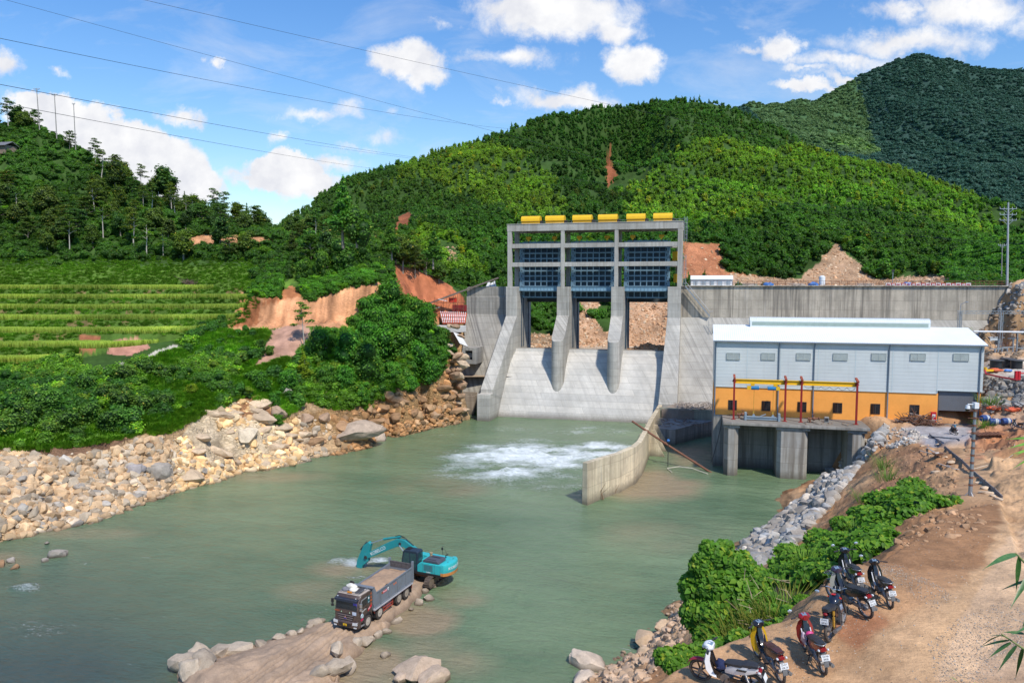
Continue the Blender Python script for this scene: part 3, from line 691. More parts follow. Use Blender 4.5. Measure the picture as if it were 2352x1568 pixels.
# ---------------------------------------------------------------- wide ground sheet and river
mb=MB();mb.box(-7000,7000,-3000,9000,-6,-5)
g=mb.build('ground',terrain_mat('valley floor',.3,1.));tag(g,kind='structure')
me=g.data;a=me.attributes.new('col','FLOAT_COLOR','POINT');a.data.foreach_set('color',np.tile((.05,.09,.03,1),(len(me.vertices),1)).astype(np.float32).ravel())
def mk_water():
    xs=np.arange(-125,78,.6);ys=np.arange(26,159,.6);X,Y=np.meshgrid(xs,ys);nr,na=X.shape
    S=(X-OX)*UX+(Y-OY)*UY;T=(X-OX)*NX+(Y-OY)*NY
    px,py=proj(X,Y,np.zeros(X.shape))
    n1=fbm(X,Y*1.0,.12,5,101,.6);n2=fbm(X*.4,Y,.35,5,102,.65)
    # foam: rolling white water below the spillway, riffles, bucket splash
    foam=np.zeros(X.shape)
    def blob(cx,cy,rx,ry,k,hard=1.2):
        q=1-np.sqrt(((px-cx)/rx)**2+((py-cy)/ry)**2);foam[:]=np.maximum(foam,np.clip(q*hard,0,1)*k)
    blob(1260,1050,260,50,.95,1.5);blob(1370,1035,120,28,1.,1.8);blob(1180,1085,210,40,.95);blob(1090,1050,150,40,.7);blob(1120,1030,130,30,.5);blob(1240,1062,200,50,.75);blob(1330,990,160,18,.5);blob(1250,1120,170,26,.5);blob(1050,1085,120,30,.45)
    blob(1180,985,160,16,.35);blob(1010,1000,120,14,.22);blob(1345,1165,60,14,.35)
    blob(815,1292,46,15,.95,1.5);blob(868,1284,34,9,.8,1.5);blob(775,1290,40,12,.65);blob(830,1325,60,8,.55);blob(800,1340,40,8,.45)
    blob(200,1290,60,12,.3);blob(60,1350,60,14,.45);blob(140,1280,30,10,.5);blob(20,1500,60,20,.3);blob(430,1255,20,12,.35);blob(700,1400,160,40,.22);blob(100,1440,120,40,.25)
    foam=np.clip(foam*(.85+n1*.5+n2*.55),0,1)
    mud=np.zeros(X.shape)
    def mblob(cx,cy,rx,ry,k):
        q=1-np.sqrt(((px-cx)/rx)**2+((py-cy)/ry)**2);mud[:]=np.maximum(mud,np.clip(q*1.6,0,1)*k)
    mblob(850,1550,160,90,1.);mblob(960,1420,120,55,.85);mblob(1060,1370,90,35,.5);mblob(740,1360,150,40,.35);mblob(1500,1115,150,55,.75);mblob(1600,1050,90,55,.5)
    mblob(1530,1230,200,60,.25);mblob(1420,1560,120,60,.4);mblob(1000,1120,220,50,.25);mblob(200,1225,200,18,.4);mblob(0,1285,160,25,.35);mblob(600,1095,220,22,.35);mblob(1000,1520,200,80,.4);mblob(800,1310,120,30,.5)
    mud=np.clip(mud*(1+n1*.6),0,1)
    deep=np.clip((py-1130)/400,0,1)*np.clip((1100-px)/900,0,1)
    M=np.stack([foam,mud,deep],-1).reshape(-1,3)
    Z=n1*.05+foam*(fbm(X,Y,.8,4,103)*.28+.08)+n2*.03
    keep=np.ones((nr-1,na-1),bool)
    V=np.stack([X,Y,Z],-1).reshape(-1,3)
    F=grid_faces(nr,na);Tc=T[:-1,:-1].reshape(-1);F=F[Tc < 3.5]
    m,N,setb,b,out=newmat('river water')
    p=N.pos();at=N.n('ShaderNodeSeparateColor',{0:N.n('ShaderNodeAttribute',attribute_name='mask').outputs['Color']})
    pw=N.mapp(p,(1,1,1),rot=(0,0,.35))
    big=N.noise(N.mapp(pw,(.5,1,1)),.09,5,.6); 
    w1=N.noise(N.mapp(pw,(.55,1.3,1)),.55,3,.5,.6);w2=N.noise(N.mapp(pw,(.6,1.4,1)),2.3,5,.66,.4)
    col=N.mix(N.rng(big,.32,.68),(.115,.185,.095),(.20,.275,.145))
    col=N.mix(at.outputs[2],col,(.05,.082,.072))
    col=N.mix(N.m('MULTIPLY',N.rng(N.noise(N.mapp(pw,(.25,1,1)),.14,4,.6),.5,.8),.3),col,(.17,.19,.10))
    col=N.mix(N.rng(at.outputs[1],.08,.75,0,.9),col,(.35,.26,.155))
    tex=N.noise(N.mapp(pw,(.6,1.3,1)),1.5,9,.74,1.8)
    th=N.rng(at.outputs[0],0.,1.,.74,.2)
    f=N.m('MULTIPLY',N.rng(N.m('SUBTRACT',tex,th),-.1,.3),N.rng(at.outputs[0],.04,.2),clamp=True)
    # thin foam streaks on open water
    ss=N.noise(N.mapp(pw,(.18,1.1,1)),1.3,5,.7,.8)
    f=N.m('MAXIMUM',f,N.m('MULTIPLY',N.rng(ss,.69,.76),.35))
    col=N.mix(N.m('MULTIPLY',N.rng(N.m('ADD',w1,w2),.75,1.3),.3),col,N.mix(1.,col,(.62,.68,.66),'MULTIPLY'));col=N.mix(f,col,(.74,.79,.76))  # ripple shading painted into the water colour, then foam on top
    h=N.m('ADD',N.m('MULTIPLY',w1,.6),N.m('ADD',N.m('MULTIPLY',w2,.42),N.m('MULTIPLY',f,.3)))
    nrm=N.bump(h,.95,.5)
    setb(base=col,rough=N.rng(f,0,1,.16,.7),spec=.5,normal=nrm)
    me=np_mesh('river_water',V,F,m,{'mask':('POINT',M)},smooth=True)
    tag(link('river_water',me),'murky green river below the dam with white water and muddy patches',None,None,'structure')
mk_water()
# stream bed sheet beyond the surveyed water so the river runs on out of frame
# ================================================================== DAM
def D(px,py,t):
    a,b,c=_d(px,py);k=(t+OX*NX+OY*NY)/(a*NX+b*NY)
    x,y,z=k*a,k*b,CH+k*c
    return ((x-OX)*UX+(y-OY)*UY,t,z)
def DZ(px,py,z):
    x,y,_=Pz(px,py,z);x -= OX;y -= OY
    return (x*UX+y*UY,x*NX+y*NY,z)
CONC=concrete('pale concrete',(.50,.50,.48),.45,(.17,.16,.14),stain=.3)
CONCD=concrete('weathered concrete',(.37,.365,.345),.8,(.12,.11,.1),jz=1.6,jx=5.2,seed=4.,stain=.4)
CONCC=concrete('chute concrete',(.56,.56,.545),.28,(.3,.29,.27),jz=1.25,jx=8,seed=8.,stain=.22)
CONCS=concrete('streaked wall concrete',(.53,.49,.42),.75,(.11,.1,.085),jz=1.9,jx=6.5,seed=2.,stain=.45)
CONCY=concrete('yellowed concrete',(.70,.62,.46),.5,(.16,.13,.09),jz=2.2,jx=5,seed=5.,warm=.4,stain=.4)
CONCF=concrete('frame concrete',(.48,.48,.465),.5,(.2,.17,.13),jz=30.,jx=40.,seed=6.,stain=.25)
BLUE=surf('gate steel paint',(.15,.25,.32),.15,.6,.5,.05,dirt=(.1,.09,.08),dirtamt=.3)
BLUED=surf('gate plate paint',(.04,.07,.10),.25,.5,.55,.05,dirt=(.06,.05,.04),dirtamt=.3)
BLUEL=surf('pale blue steel paint',(.2,.34,.43),.1,.6,.5,dirtamt=.2)
STEEL=surf('galvanised steel',(.36,.38,.4),.15,2.,.4,metal=.6,dirtamt=.2)
YEL=surf('yellow machine paint',(.80,.47,.012),.06,.7,.45,dirt=(.45,.22,.03),dirtamt=.25)
DKST=surf('dark steel',(.03,.032,.035),.2,2.,.5)
RUST=surf('rusty steel',(.19,.085,.05),.3,3.,.8,.3)
WHITE=surf('white paint',(.74,.75,.75),.05,.5,.5,dirtamt=.12)
ORNG=surf('orange formwork paint',(.55,.10,.05),.25,1.5,.7)
WOOD=surf('grey timber',(.25,.19,.14),.35,2.,.85,.3)
BLUTARP=surf('blue tarpaulin',(.03,.16,.45),.25,2.,.5)

dam=dthing('dam','concrete spillway dam with three gate bays, sloping chute and hoist frame','dam',16,12,0)
def slab(mb,prof,sL,sR):
    """profile in (t,z), side positions as functions of t"""
    n=len(prof);vs=[(sL(t),t,z) for t,z in prof]+[(sR(t),t,z) for t,z in prof]
    mb.add(vs,[tuple(range(n)),tuple(range(2*n-1,n-1,-1))]+[(i,n+i,n+(i+1) % n,(i+1) % n) for i in range(n)])
mb=MB();prof=[(23,-3),(-1.4,-3),(-.1,-.3),(1,1.5),(2.4,4.),(4,6.7),(5.6,9.),(7.2,10.9),(8.8,12.3),(10.4,13.05),(10.55,13.75),(12.8,13.75),(13.2,9.)]
prof=[(23,-3),(-1.4,-3)]+prof[2:]+[(23,8.6)]
slab(mb,prof,lambda t:-1.7,lambda t:33.6)
mb.build('spillway_chute',CONCC,dam,smooth=25)
mb=MB();sh=lambda t:-max(0,10-t)*.14
slab(mb,[(24,-3),(24,27.5),(10,27.5),(10,21.),(-3.4,6.3),(-3.4,5.5),(-5.2,5.4),(-5.3,-3)],lambda t:-2.+sh(t),lambda t:.5+sh(t)*.9)
mb.build('training_wall',CONC,dam,bevel=.06)
mb=MB();slab(mb,[(24,-3),(24,27.5),(10,27.5),(10,21.),(-.2,4.1),(-.2,-3)],lambda t:33.4-max(0,10-t)*.1,lambda t:36.1)
mb.build('training_wall',CONC,dam,bevel=.06)
def pier(s0,s1):
    c=(s0+s1)/2;r=(s1-s0)/2;mb=MB()
    tb,ta,z1,z2=3.2,10.,21.2,16.
    arc=[(c-r*math.cos(PI*k/14),tb+r-r*math.sin(PI*k/14)) for k in range(15)]
    zc=lambda t:z2+(z1-z2)*((t-tb-.3)/(ta-tb-.3)) if t > tb+.3 else z2
    pl=arc+[(s1,ta),(s0,ta)]
    n=len(pl);vs=[(a,b,2.) for a,b in pl]+[(a,b,zc(b)) for a,b in pl]
    mb.add(vs,[tuple(range(n-1,-1,-1)),tuple(range(n,2*n))]+[(i,(i+1) % n,n+(i+1) % n,n+i) for i in range(n)])
    mb.box(s0,s1,ta,24,-2,27.5)
    return mb.build('pier',CONC if s0 > 15 else concrete('stained pier concrete',(.47,.465,.44),.6,(.12,.11,.09),seed=11.),dam,smooth=35)
pier(9.6,12.3);pier(21.5,24.1)
mb=MB()   # left non-overflow block
slab(mb,[(24,-3),(24,27.3),(13.6,27.3),(13.6,25.2),(13.2,25.2),(13.2,21.2),(3.4,3.9),(3.4,-3)],lambda t:-12.3 if t > 13 else -12.2+(13.2-t)*.09,lambda t:-2.05)
mb.build('abutment',CONCD,dam,bevel=.05)
mb=MB();mb.box(-10.9,-6.6,.6,4.2,-2,4.1);mb.box(-10.4,-6.8,.9,3.8,4.1,4.5)
mb.build('footing',concrete('brownish concrete',(.36,.31,.26),.5,(.15,.11,.08),seed=13.),dam,bevel=.05)
mb=MB()   # right gravity section
slab(mb,[(24,-4),(24,21.0),(12.9,21.0),(1.6,3.6),(1.6,-4)],lambda t:36.12,lambda t:100)
mb.build('gravity_wall',concrete('gravity wall concrete',(.44,.435,.41),.55,(.2,.19,.17),seed=17.),dam,bevel=.05)
mb=MB();mb.box(36.12,101,13.5,23.9,21.003,27.6);mb.box(36.12,101,13.1,14.2,27.6,27.8)
mb.build('crest_wall',CONCS,dam,bevel=.03)
mb=MB()
for a,b in ((-12.3,-2.1),):mb.box(a+.4,b,13.7,14.0,27.3,27.5)
mb.build('kerb',CONCD,dam)
# steel guides in the gate slots
for s1 in (.5,12.3,24.1):
    for t0 in (14.2,16.,21.):mb=MB();mb.box(s1,s1+.16,t0,t0+.22,13.8,27.4);mb.build('gate_guide',BLUED,dam)
# hoist frame
cols=[(-1.7,-.75),(10.35,11.15),(22.05,22.85),(35.3,36.2)]
for a,b in cols:
    for t0 in (10.25,16.7):
        mb=MB();mb.box(a,b,t0,t0+.95,27.5,39.7);mb.build('frame_column',CONCF,dam,bevel=.04)
mb=MB()
for z0,z1 in ((36.0,36.95),(31.9,32.85)):
    for i in range(3):
        for t0 in (10.32,16.8):mb.box(cols[i][1],cols[i+1][0],t0,t0+.75,z0,z1)
    for a,b in cols:mb.box(a+.08,b-.08,11.2,16.7,z0+.05,z1-.05)
mb.build('frame_beam',CONCF,dam,bevel=.04)
mb=MB()
for t0 in (10.2,16.7):mb.box(-1.8,36.35,t0,t0+1.05,39.7,41.15)
mb.box(-1.75,36.3,11.25,16.7,40.6,41.1);mb.box(-1.85,36.4,10.1,17.85,41.15,41.32)
for s in (2.1,8.1,13.7,19.9,25.5,31.7):mb.box(s-1.2,s-.8,11.25,16.7,39.9,40.6)
mb.build('frame_deck',CONCF,dam,bevel=.04)
mb=MB()   # thin rail on top of the deck behind the hoists
for s in np.arange(-1.2,36.2,1.8):mb.tube([(s,17.5,41.3),(s,17.5,42.3)],.03,5)
mb.tube([(-1.2,17.5,42.3),(36.2,17.5,42.3)],.03,5)
mb.build('handrail',STEEL,dam)
# ---- lift gates
for gi,(a,b) in enumerate(((.05,9.95),(11.85,21.85),(23.7,33.6))):
    nm=('left','middle','right')[gi]
    g=dthing('steel_gate','blue grey ribbed steel lift gate raised in the %s bay of the hoist frame' % nm,'gate',(a+b)/2,15,25,'lift gates in the hoist frame')
    mb=MB();mb.box(a+.1,b-.1,15.3,15.5,25.0,37.4);mb.build('skin_plate',BLUED,g)
    rows=[(25.05,26.6),(27.55,28.5),(28.55,29.75),(29.8,31.0),(31.05,32.3),(32.9,34.05),(34.1,35.05),(35.1,36.6),(36.65,37.4)]
    for (z0,z1) in ((25.,26.6),(27.45,32.35),(32.5,37.5)):
        mb=MB()
        zs=sorted({z for r in rows for z in r if z0-.1 <= z <= z1+.1})
        hz=[z0+.12,z1-.12];k=max(1,round((z1-z0)/1.2));hz=[z0+.12+(z1-z0-.24)*i/k for i in range(k+1)]
        for z in hz:mb.box(a+.9,b-.9,14.65,15.3,z-.05,z+.05);mb.box(a+.55,b-.55,14.6,14.66,z-.15,z+.15)
        nv=6
        for i in range(nv+1):
            x=a+.95+(b-a-1.9)*i/nv;mb.box(x-.05,x+.05,14.7,15.3,z0+.12,z1-.12)
            for j in range(k):
                if (j+int(z0)) % 4 != 2:mb.box(x-.12,x+.12,14.61,14.66,hz[j]+.15,hz[j+1]-.15)
        for x0,x1 in ((a,a+.35),(b-.35,b)):mb.box(x0,x1,14.55,15.3,z0,z1)
        # haunched ends of each bay of ribs
        for j in range(k):
            for sx,x in ((1,a+.35),(-1,b-.35)):
                h0,h1=hz[j]+.1,hz[j+1]-.1
                mb.prism([(x,h0),(x+sx*.75,h0),(x+sx*.42,h0+.2),(x+sx*.3,(h0+h1)/2),(x+sx*.42,h1-.2),(x+sx*.75,h1),(x,h1)],1,14.62,14.9)
        mb.build('rib_frame',BLUE,g)
    for z in (26.,29.,31.3,34.,36.5):
        for x in (a+.02,b-.02):mb=MB();mb.box(x-.1,x+.1,14.4,14.56,z-.35,z+.35);mb.build('guide_shoe',DKST,g)
    mb=MB();mb.box(a+1,b-1,14.7,15.4,37.5,37.62)
    for i in range(8):
        x=a+.8+(b-a-1.6)*i/7;mb.bar((x,15.2,37.5),(x+.5,15.2,37.95),.1,.1)
    mb.build('top_seal',BLUE,g)
    c=(.52,9.58) if gi == 0 else ((12.32,21.48) if gi == 1 else (24.12,33.38))
    w_=dthing('steel_walkway','pale blue steel box girder spanning the %s bay at crest level' % nm,'girder',(c[0]+c[1])/2,12.8,26.6,'girders across the gate bays')
    mb=MB();mb.box(c[0],c[1],12.5,13.4,26.62,27.48);mb.build('girder_body',BLUEL,w_)
    mb=MB()
    for i in range(12):
        x=c[0]+.3+(c[1]-c[0]-.6)*i/11;mb.box(x-.04,x+.04,12.42,12.498,26.65,27.45)
    mb.box(c[0],c[1],12.35,12.498,26.56,26.62);mb.box(c[0],c[1],12.35,13.45,27.485,27.55)
    mb.build('stiffener',BLUE,w_)
    e=dthing('maintenance_gate','dark steel panel hanging behind the %s gate' % nm,'gate',(c[0]+c[1])/2,20.5,23.8,'dark panels behind the gates')
    mb=MB();mb.box(c[0],c[1],20.4,20.9,23.9+gi*.05,26.9);mb.build('panel',surf('dark gate back',(.05,.07,.085),.2,.6,.6),e)
    mb=MB();mb.box(c[0],c[1],20.2,20.4,24.0,24.2);mb.box(c[0],c[1],20.2,20.4,25.2,25.35);mb.build('rib',DKST,e)
# ---- hoists and hook blocks
place=['at the left end of','second from the left on','third from the left on','fourth from the left on','fifth from the left on','at the right end of']
for i,(a,b) in enumerate(((.9,5.1),(6.4,10.6),(12.5,16.7),(18.15,22.3),(24.3,28.3),(30.0,34.))):
    h=dthing('hoist_housing','yellow rounded hoist housing %s the concrete frame' % place[i],'hoist',(a+b)/2,13.5,41.32,'yellow hoist housings on the frame')
    mb=MB();mb.box(a+.08,b-.08,12.45,14.75,41.32,42.05);mb.build('base',surf('ochre machine paint',(.62,.34,.012),.1,1,.5),h,bevel=.03)
    pr=[(12.3,42.05),(14.9,42.05),(14.9,42.6),(14.75,42.9),(14.45,43.12),(14,43.25),(13.2,43.25),(12.75,43.12),(12.45,42.9),(12.3,42.6)]
    mb=MB();mb.prism(pr,0,a,b);mb.build('cover',YEL,h,smooth=30)
    mb=MB();mb.box(b,b+.35,13.1,14.1,41.5,42.2);mb.cyl((b+.35,13.6,41.85),(b+.62,13.6,41.85),.3,n=12);mb.tube([(b+.1,12.9,41.45),(b+1.3,12.9,41.55)],.05,6)
    mb.build('drive_motor',DKST,h)
    for k in range(1): 
        mb=MB();mb.box(a+.02,b-.02,12.27,12.3,42.03,42.09);mb.build('trim',surf('ochre machine paint',(.6,.3,.01),.1,1,.5),h)
for i,s in enumerate((2.1,8.1,13.7,19.9,25.5,31.7)):
    s=s-.0;h=dthing('hook_block','yellow pulley block hanging on ropes, %s the frame' % place[i].replace('at the left end of','leftmost under').replace('at the right end of','rightmost under').replace(' on',' under'),'pulley block',s,14.6,38,'pulley blocks hanging over the gates')
    mb=MB()
    for k in range(7):mb.box(s-.5+k*.16,s-.42+k*.16,14.25,14.95,38.15,38.75)
    mb.box(s-.5,s+.54,14.35,14.85,38.3,38.6);mb.prism([(s-.3,38.15),(s+.3,38.15),(s+.12,37.75),(s-.12,37.75)],1,14.45,14.75)
    mb.build('sheave_frame',YEL,h)
    mb=MB();mb.tube([(s,14.6,37.8),(s,14.6,37.55),(s+.14,14.6,37.45),(s+.12,14.6,37.3),(s-.08,14.6,37.28)],.05,6);mb.build('hook',RUST,h)
    mb=MB()
    for dx in (-.32,-.12,.12,.32):mb.tube([(s+dx,14.6,38.7),(s+dx,14.6,40.7)],.022,5)
    mb.build('rope',DKST,h)
# ---- ladders and stair
def ladder(name,label,s,t,z0,z1,cage=True,w=.5):
    L=dthing(name,label,'ladder',s,t,z0,'steel ladders on the dam')
    mb=MB()
    for x in (s,s+w):mb.tube([(x,t,z0),(x,t,z1)],.035,6)
    mb.build('rail',STEEL,L)
    for z in np.arange(z0+.2,z1,.3):mb=MB();mb.tube([(s,t,z),(s+w,t,z)],.018,5);mb.build('rung',STEEL,L)
    if cage:
        mb=MB()
        for z in np.arange(z0+.6,z1,.8):mb.tube([(s+w/2+.42*math.cos(a),t-.1-.6*math.sin(a),z) for a in np.linspace(0,PI,9)],.02,5)
        for a in np.linspace(.5,PI-.5,4):mb.tube([(s+w/2+.42*math.cos(a),t-.1-.6*math.sin(a),z0+.6),(s+w/2+.42*math.cos(a),t-.1-.6*math.sin(a),z1)],.018,5)
        mb.build('safety_cage',STEEL,L)
ladder('ladder','tall caged steel ladder beside the top right of the hoist frame',36.6,11.5,37.,42.2)
ladder('ladder','lower steel ladder at the right foot of the hoist frame',36.5,11.5,27.6,34.2)
ladder('ladder','steel ladder below the stair beside the powerhouse roof',41.9,10.6,17.2,21.4,False,.7)
st=dthing('steel_stair','galvanised stair slanting down the dam wall to the powerhouse','stair',38,12.3,21.2)
mb=MB()
for t0 in (11.9,12.7):mb.bar((37.,t0,27.6),(42.1,t0,21.3),.06,.25)
mb.build('stringer',STEEL,st)
mb=MB()
for k in range(26):f=(k+.5)/26;mb.box(37.+5.1*f-.12,37.+5.1*f+.12,11.95,12.65,27.6-6.3*f-.02,27.6-6.3*f+.02)
mb.build('tread',STEEL,st)
mb=MB()
for t0 in (11.9,12.7):
    mb.tube([(37.,t0,28.6),(42.1,t0,22.3),(42.8,t0,22.3)],.035,6)
    for k in range(7):f=k/6;mb.tube([(37.+5.1*f,t0,27.6-6.3*f),(37.+5.1*f,t0,28.6-6.3*f)],.025,5)
mb.build('handrail',STEEL,st)
# ---- crest railing and things standing on the crest
rl=dthing('crest_railing','brown rusted pipe railing along the top of the long dam wall','railing',66,13.4,27.8)
for s in np.arange(37.6,99,1.5):mb=MB();mb.tube([(s,13.5,27.8),(s,13.5,28.75)],.035,5);mb.build('post',RUST,rl)
mb=MB()
for z in (28.2,28.72):mb.tube([(37.6,13.5,z),(99,13.5,z)],.03,5)
mb.build('rail',RUST,rl)
rl=dthing('crest_railing','second rusted railing on the far edge of the dam crest','railing',70,21.4,27.6)
mb=MB()
for s in np.arange(50,100,1.6):mb.tube([(s,21.5,27.6),(s,21.5,28.6)],.035,5)
for z in (28.1,28.6):mb.tube([(50,21.5,z),(100,21.5,z)],.03,5)
mb.build('rail',RUST,rl)
sd=dthing('site_hut','low white site hut with pitched roof on the dam crest','hut',43,18,27.6)
a=D(1586,640,17)[0];b=D(1684,640,17)[0]
mb=MB();mb.box(a+.1,b-.1,17,20,27.6,29.1);mb.build('wall',WHITE,sd)
mb=MB();mb.prism([(16.7,29.1),(18.5,29.85),(20.3,29.1),(20.3,29.2),(18.5,29.95),(16.7,29.2)],0,a,b);mb.build('roof',surf('white roof sheet',(.8,.82,.83),.03,.6,.4,dirtamt=.08),sd)
for k in range(5):x=a+.6+k*(b-a-1.2)/4.5;mb=MB();mb.box(x,x+.9,16.97,16.999,27.9,28.7);mb.build('window',surf('hut window',(.35,.42,.47),.2,1,.3),sd)
rl=dthing('crest_railing','grey railing in front of the white site hut','railing',42,14.2,27.8)
mb=MB()
for s in np.arange(a,b+1,1.1):mb.tube([(s,14.3,27.8),(s,14.3,28.9)],.03,5)
for z in (28.35,28.9):mb.tube([(a,14.3,z),(b+1,14.3,z)],.03,5)
mb.build('rail',surf('grey blue rail paint',(.2,.26,.32),.1),rl)
def clutter(px,py,t,kind,label,col=None,size=1.,zb=None):
    s,_,z=D(px,py,t);z=zb if zb is not None else 27.6
    o=dthing(kind,label,kind.replace('_',' '),s,t,z)
    return o,s,z
for px,lab in ((1765,'blue tarpaulin heap on the dam crest right of the white hut'),(1868,'blue tarpaulin draped beside the white water tank'),(2085,'blue tarpaulin folded on the crest over the powerhouse roof end')):
    o,s,z=clutter(px,652,15.5,'tarpaulin',lab)
    mb=MB();mb.ball((s,15.5,z+.35),(1.1,.8,.55),12,7)
    for i,v in enumerate(mb.v):v += Vector((mnoise.noise(v*1.7),mnoise.noise(v*2.1+Vector((5,0,0))),mnoise.noise(v*1.9)*.5))*.35
    m_=mb.build('tarpaulin_cloth',BLUTARP,o,smooth=40)
o,s,z=clutter(1888,650,16.,'water_tank','upright white water tank on the dam crest')
mb=MB();mb.tube([(s,16,z+.3),(s,16,z+2.),(s,16,z+2.25)],[.6,.6,.25],16);mb.build('barrel',WHITE,o,smooth=40)
[MB().box(s+dx-.05,s+dx+.05,15.6,16.4,z,z+.35).build('cradle',RUST,o) for dx in (-.5,.5)]
RW=surf('red barrier plastic',(.45,.03,.04),.15,2.,.5)
for k in range(17):
    px=2040+k*11.5;o,s,z=clutter(px,652,15.,'barrier_block','red and white barrier block in the row along the dam crest');o['group']='barrier blocks along the crest';tag(o,cat='barrier')
    mb=MB();mb.prism([(14.8,z),(15.2,z),(15.1,z+.7),(14.9,z+.7)],0,s-.42,s+.42);mb.build('block',RW if k % 2 else WHITE,o)
    mb=MB();mb.box(s-.3,s+.3,14.77,14.84,z+.3,z+.5);mb.build('stripe',WHITE if k % 2 else RW,o)
for px,kk in ((1990,'stack of pale planks on the crest'),(1720,'pile of grey boards on the crest beside the white hut'),(1830,'low pile of boards between two blue tarpaulins')):
    o,s,z=clutter(px,652,15.6,'plank_pile',kk)
    mb=MB()
    for i in range(9):mb.obox((s+random.uniform(-.5,.5),15.6+random.uniform(-.4,.4),z+.08+i*.07),(3.,.2,.05),Matrix.Rotation(random.uniform(-.15,.15),3,'Z'))
    mb.build('planks',surf('pale plank',(.55,.5,.45),.2),o)
lp=dthing('lamp_mast','short grey lamp mast on the dam crest before the rock slide','lamp',D(2050,650,15)[0],15,27.6)
s=D(2050,650,15)[0];mb=MB();mb.tube([(s,15,27.6),(s,15,30.9)],.07,6);mb.build('mast',STEEL,lp);mb=MB();mb.box(s-.25,s+.25,14.8,15.2,30.6,31.);mb.build('lamp',DKST,lp)
# yellow machinery glimpsed behind the right end of the frame
ym=dthing('yellow_crane','yellow crane ends seen behind the right column of the frame','crane',34.5,20,27.6)
mb=MB();mb.box(34.2,36.2,19,21,28.4,30.3);mb.box(33.9,36.,19,21,33.3,35.3);mb.build('jib',YEL,ym,bevel=.05)
mb=MB();mb.box(34.6,34.9,19.6,19.9,27.6,36);mb.box(35.5,35.8,19.6,19.9,27.6,36);mb.build('mast',DKST,ym)

# ---- left of the dam: formwork, culvert, conveyor, slabs
fw=dthing('formwork_panel','sloping red and white formwork panels left of the dam abutment','formwork',-14,12,20)
p0=D(1010,716,11);p1=D(1072,718,11);q0=D(1016,741,9);q1=D(1068,741,9)
mb=MB();mb.add([(p0[0],11,p0[2]),(p1[0],11,p1[2]),(q1[0],9,q1[2]),(q0[0],9,q0[2]),(p0[0],11.2,p0[2]-.3),(p1[0],11.2,p1[2]-.3),(q1[0],9.2,q1[2]-.3),(q0[0],9.2,q0[2]-.3)],[(0,1,2,3),(4,7,6,5),(0,4,5,1),(1,5,6,2),(2,6,7,3),(3,7,4,0)])
mb.build('panel',ORNG,fw)
mb=MB()
for i in range(13):
    f=(i+.5)/13;a=Vector(p0).lerp(Vector(p1),f);b=Vector(q0).lerp(Vector(q1),f);mb.bar(a+Vector((0,-.1,.08)),b+Vector((0,-.1,.08)),.14,.1)
mb.build('batten',WHITE,fw)
mb=MB()
for f in (.15,.5,.85):a=Vector(p0).lerp(Vector(q0),f);b=Vector(p1).lerp(Vector(q1),f);mb.tube([a+Vector((0,-.2,.15)),b+Vector((0,-.2,.15))],.05,5)
mb.build('waler',RUST,fw)
fw=dthing('formwork_panel','upright dark red formwork panel above the sloping panels','formwork',-13,12.5,22)
a=D(1040,700,12.5);b=D(1072,715,12.5);mb=MB();mb.box(a[0],b[0],12.4,12.6,b[2],a[2]); 
for i in range(9):x=a[0]+(b[0]-a[0])*i/8;mb.box(x-.05,x+.05,12.3,12.4,b[2],a[2])
mb.build('panel',surf('dark red paint',(.28,.03,.03),.2),fw)
sc=dthing('scaffold','tube scaffold with ledgers beside the left abutment','scaffold',-14,12,20)
mb=MB();rs=random.Random(3)
xs=[-19.5,-18,-16.5,-15,-13.6,-12.6]
for x in xs:
    for t0 in (11.5,13.):mb.tube([(x+rs.uniform(-.2,.2),t0,19.5),(x+rs.uniform(-.3,.3),t0,25.+rs.uniform(-.5,1))],.045,5)
mb.build('standard',RUST,sc)
mb=MB()
for z in (21.2,22.5,23.8):
    for t0 in (11.5,13.):mb.tube([(-20,t0,z+rs.uniform(-.2,.2)),(-12.4,t0,z)],.04,5)
for i in range(4):mb.tube([(-19+i*1.8,11.4,20+rs.uniform(0,1)),(-17+i*1.8,11.4,24.5)],.04,5)
mb.build('brace',RUST,sc)
mb=MB();mb.obox((-17.6,12,24.4),(2.,1.2,.08),Matrix.Rotation(.2,3,'Y'));mb.obox((-19.5,11.8,22.4),(2.2,1.1,.08),Matrix.Rotation(-.3,3,'Y'));mb.build('board',WHITE,sc)
mb=MB();mb.box(-16.4,-14.6,12.9,13.1,23.9,24.9);mb.build('red_panel',surf('bright red sheet',(.6,.04,.02),.15),sc)
cv=dthing('conveyor','long timber and steel conveyor slanting up onto the left abutment','conveyor',-14,12.5,22)
a=D(985,697,12.);b=D(1145,638,13.5)
mb=MB()
for dt in (-.35,.35):mb.bar((a[0],12+dt,a[2]),(b[0],13.5+dt,b[2]),.1,.3)
for i in range(22):f=i/21;mb.box(a[0]+(b[0]-a[0])*f-.06,a[0]+(b[0]-a[0])*f+.06,11.7+1.5*f,12.4+1.5*f,a[2]+(b[2]-a[2])*f-.05,a[2]+(b[2]-a[2])*f+.05)
mb.build('truss',surf('dull brown steel',(.2,.16,.13),.2),cv)
mb=MB();mb.bar((a[0],12,a[2]+.18),(b[0],13.5,b[2]+.18),.6,.05);mb.build('belt',DKST,cv)
mb=MB();e0=D(1125,655,14)
for dx in (0,1.2):mb.tube([(e0[0]+dx,14,27.3),(e0[0]+dx*.4+.3,14,28.9)],.05,5)
mb.build('leg',RUST,cv)
tp=dthing('white_tarp','white tarpaulin heaped under the conveyor head on the abutment','tarpaulin',e0[0],14.5,27.3)
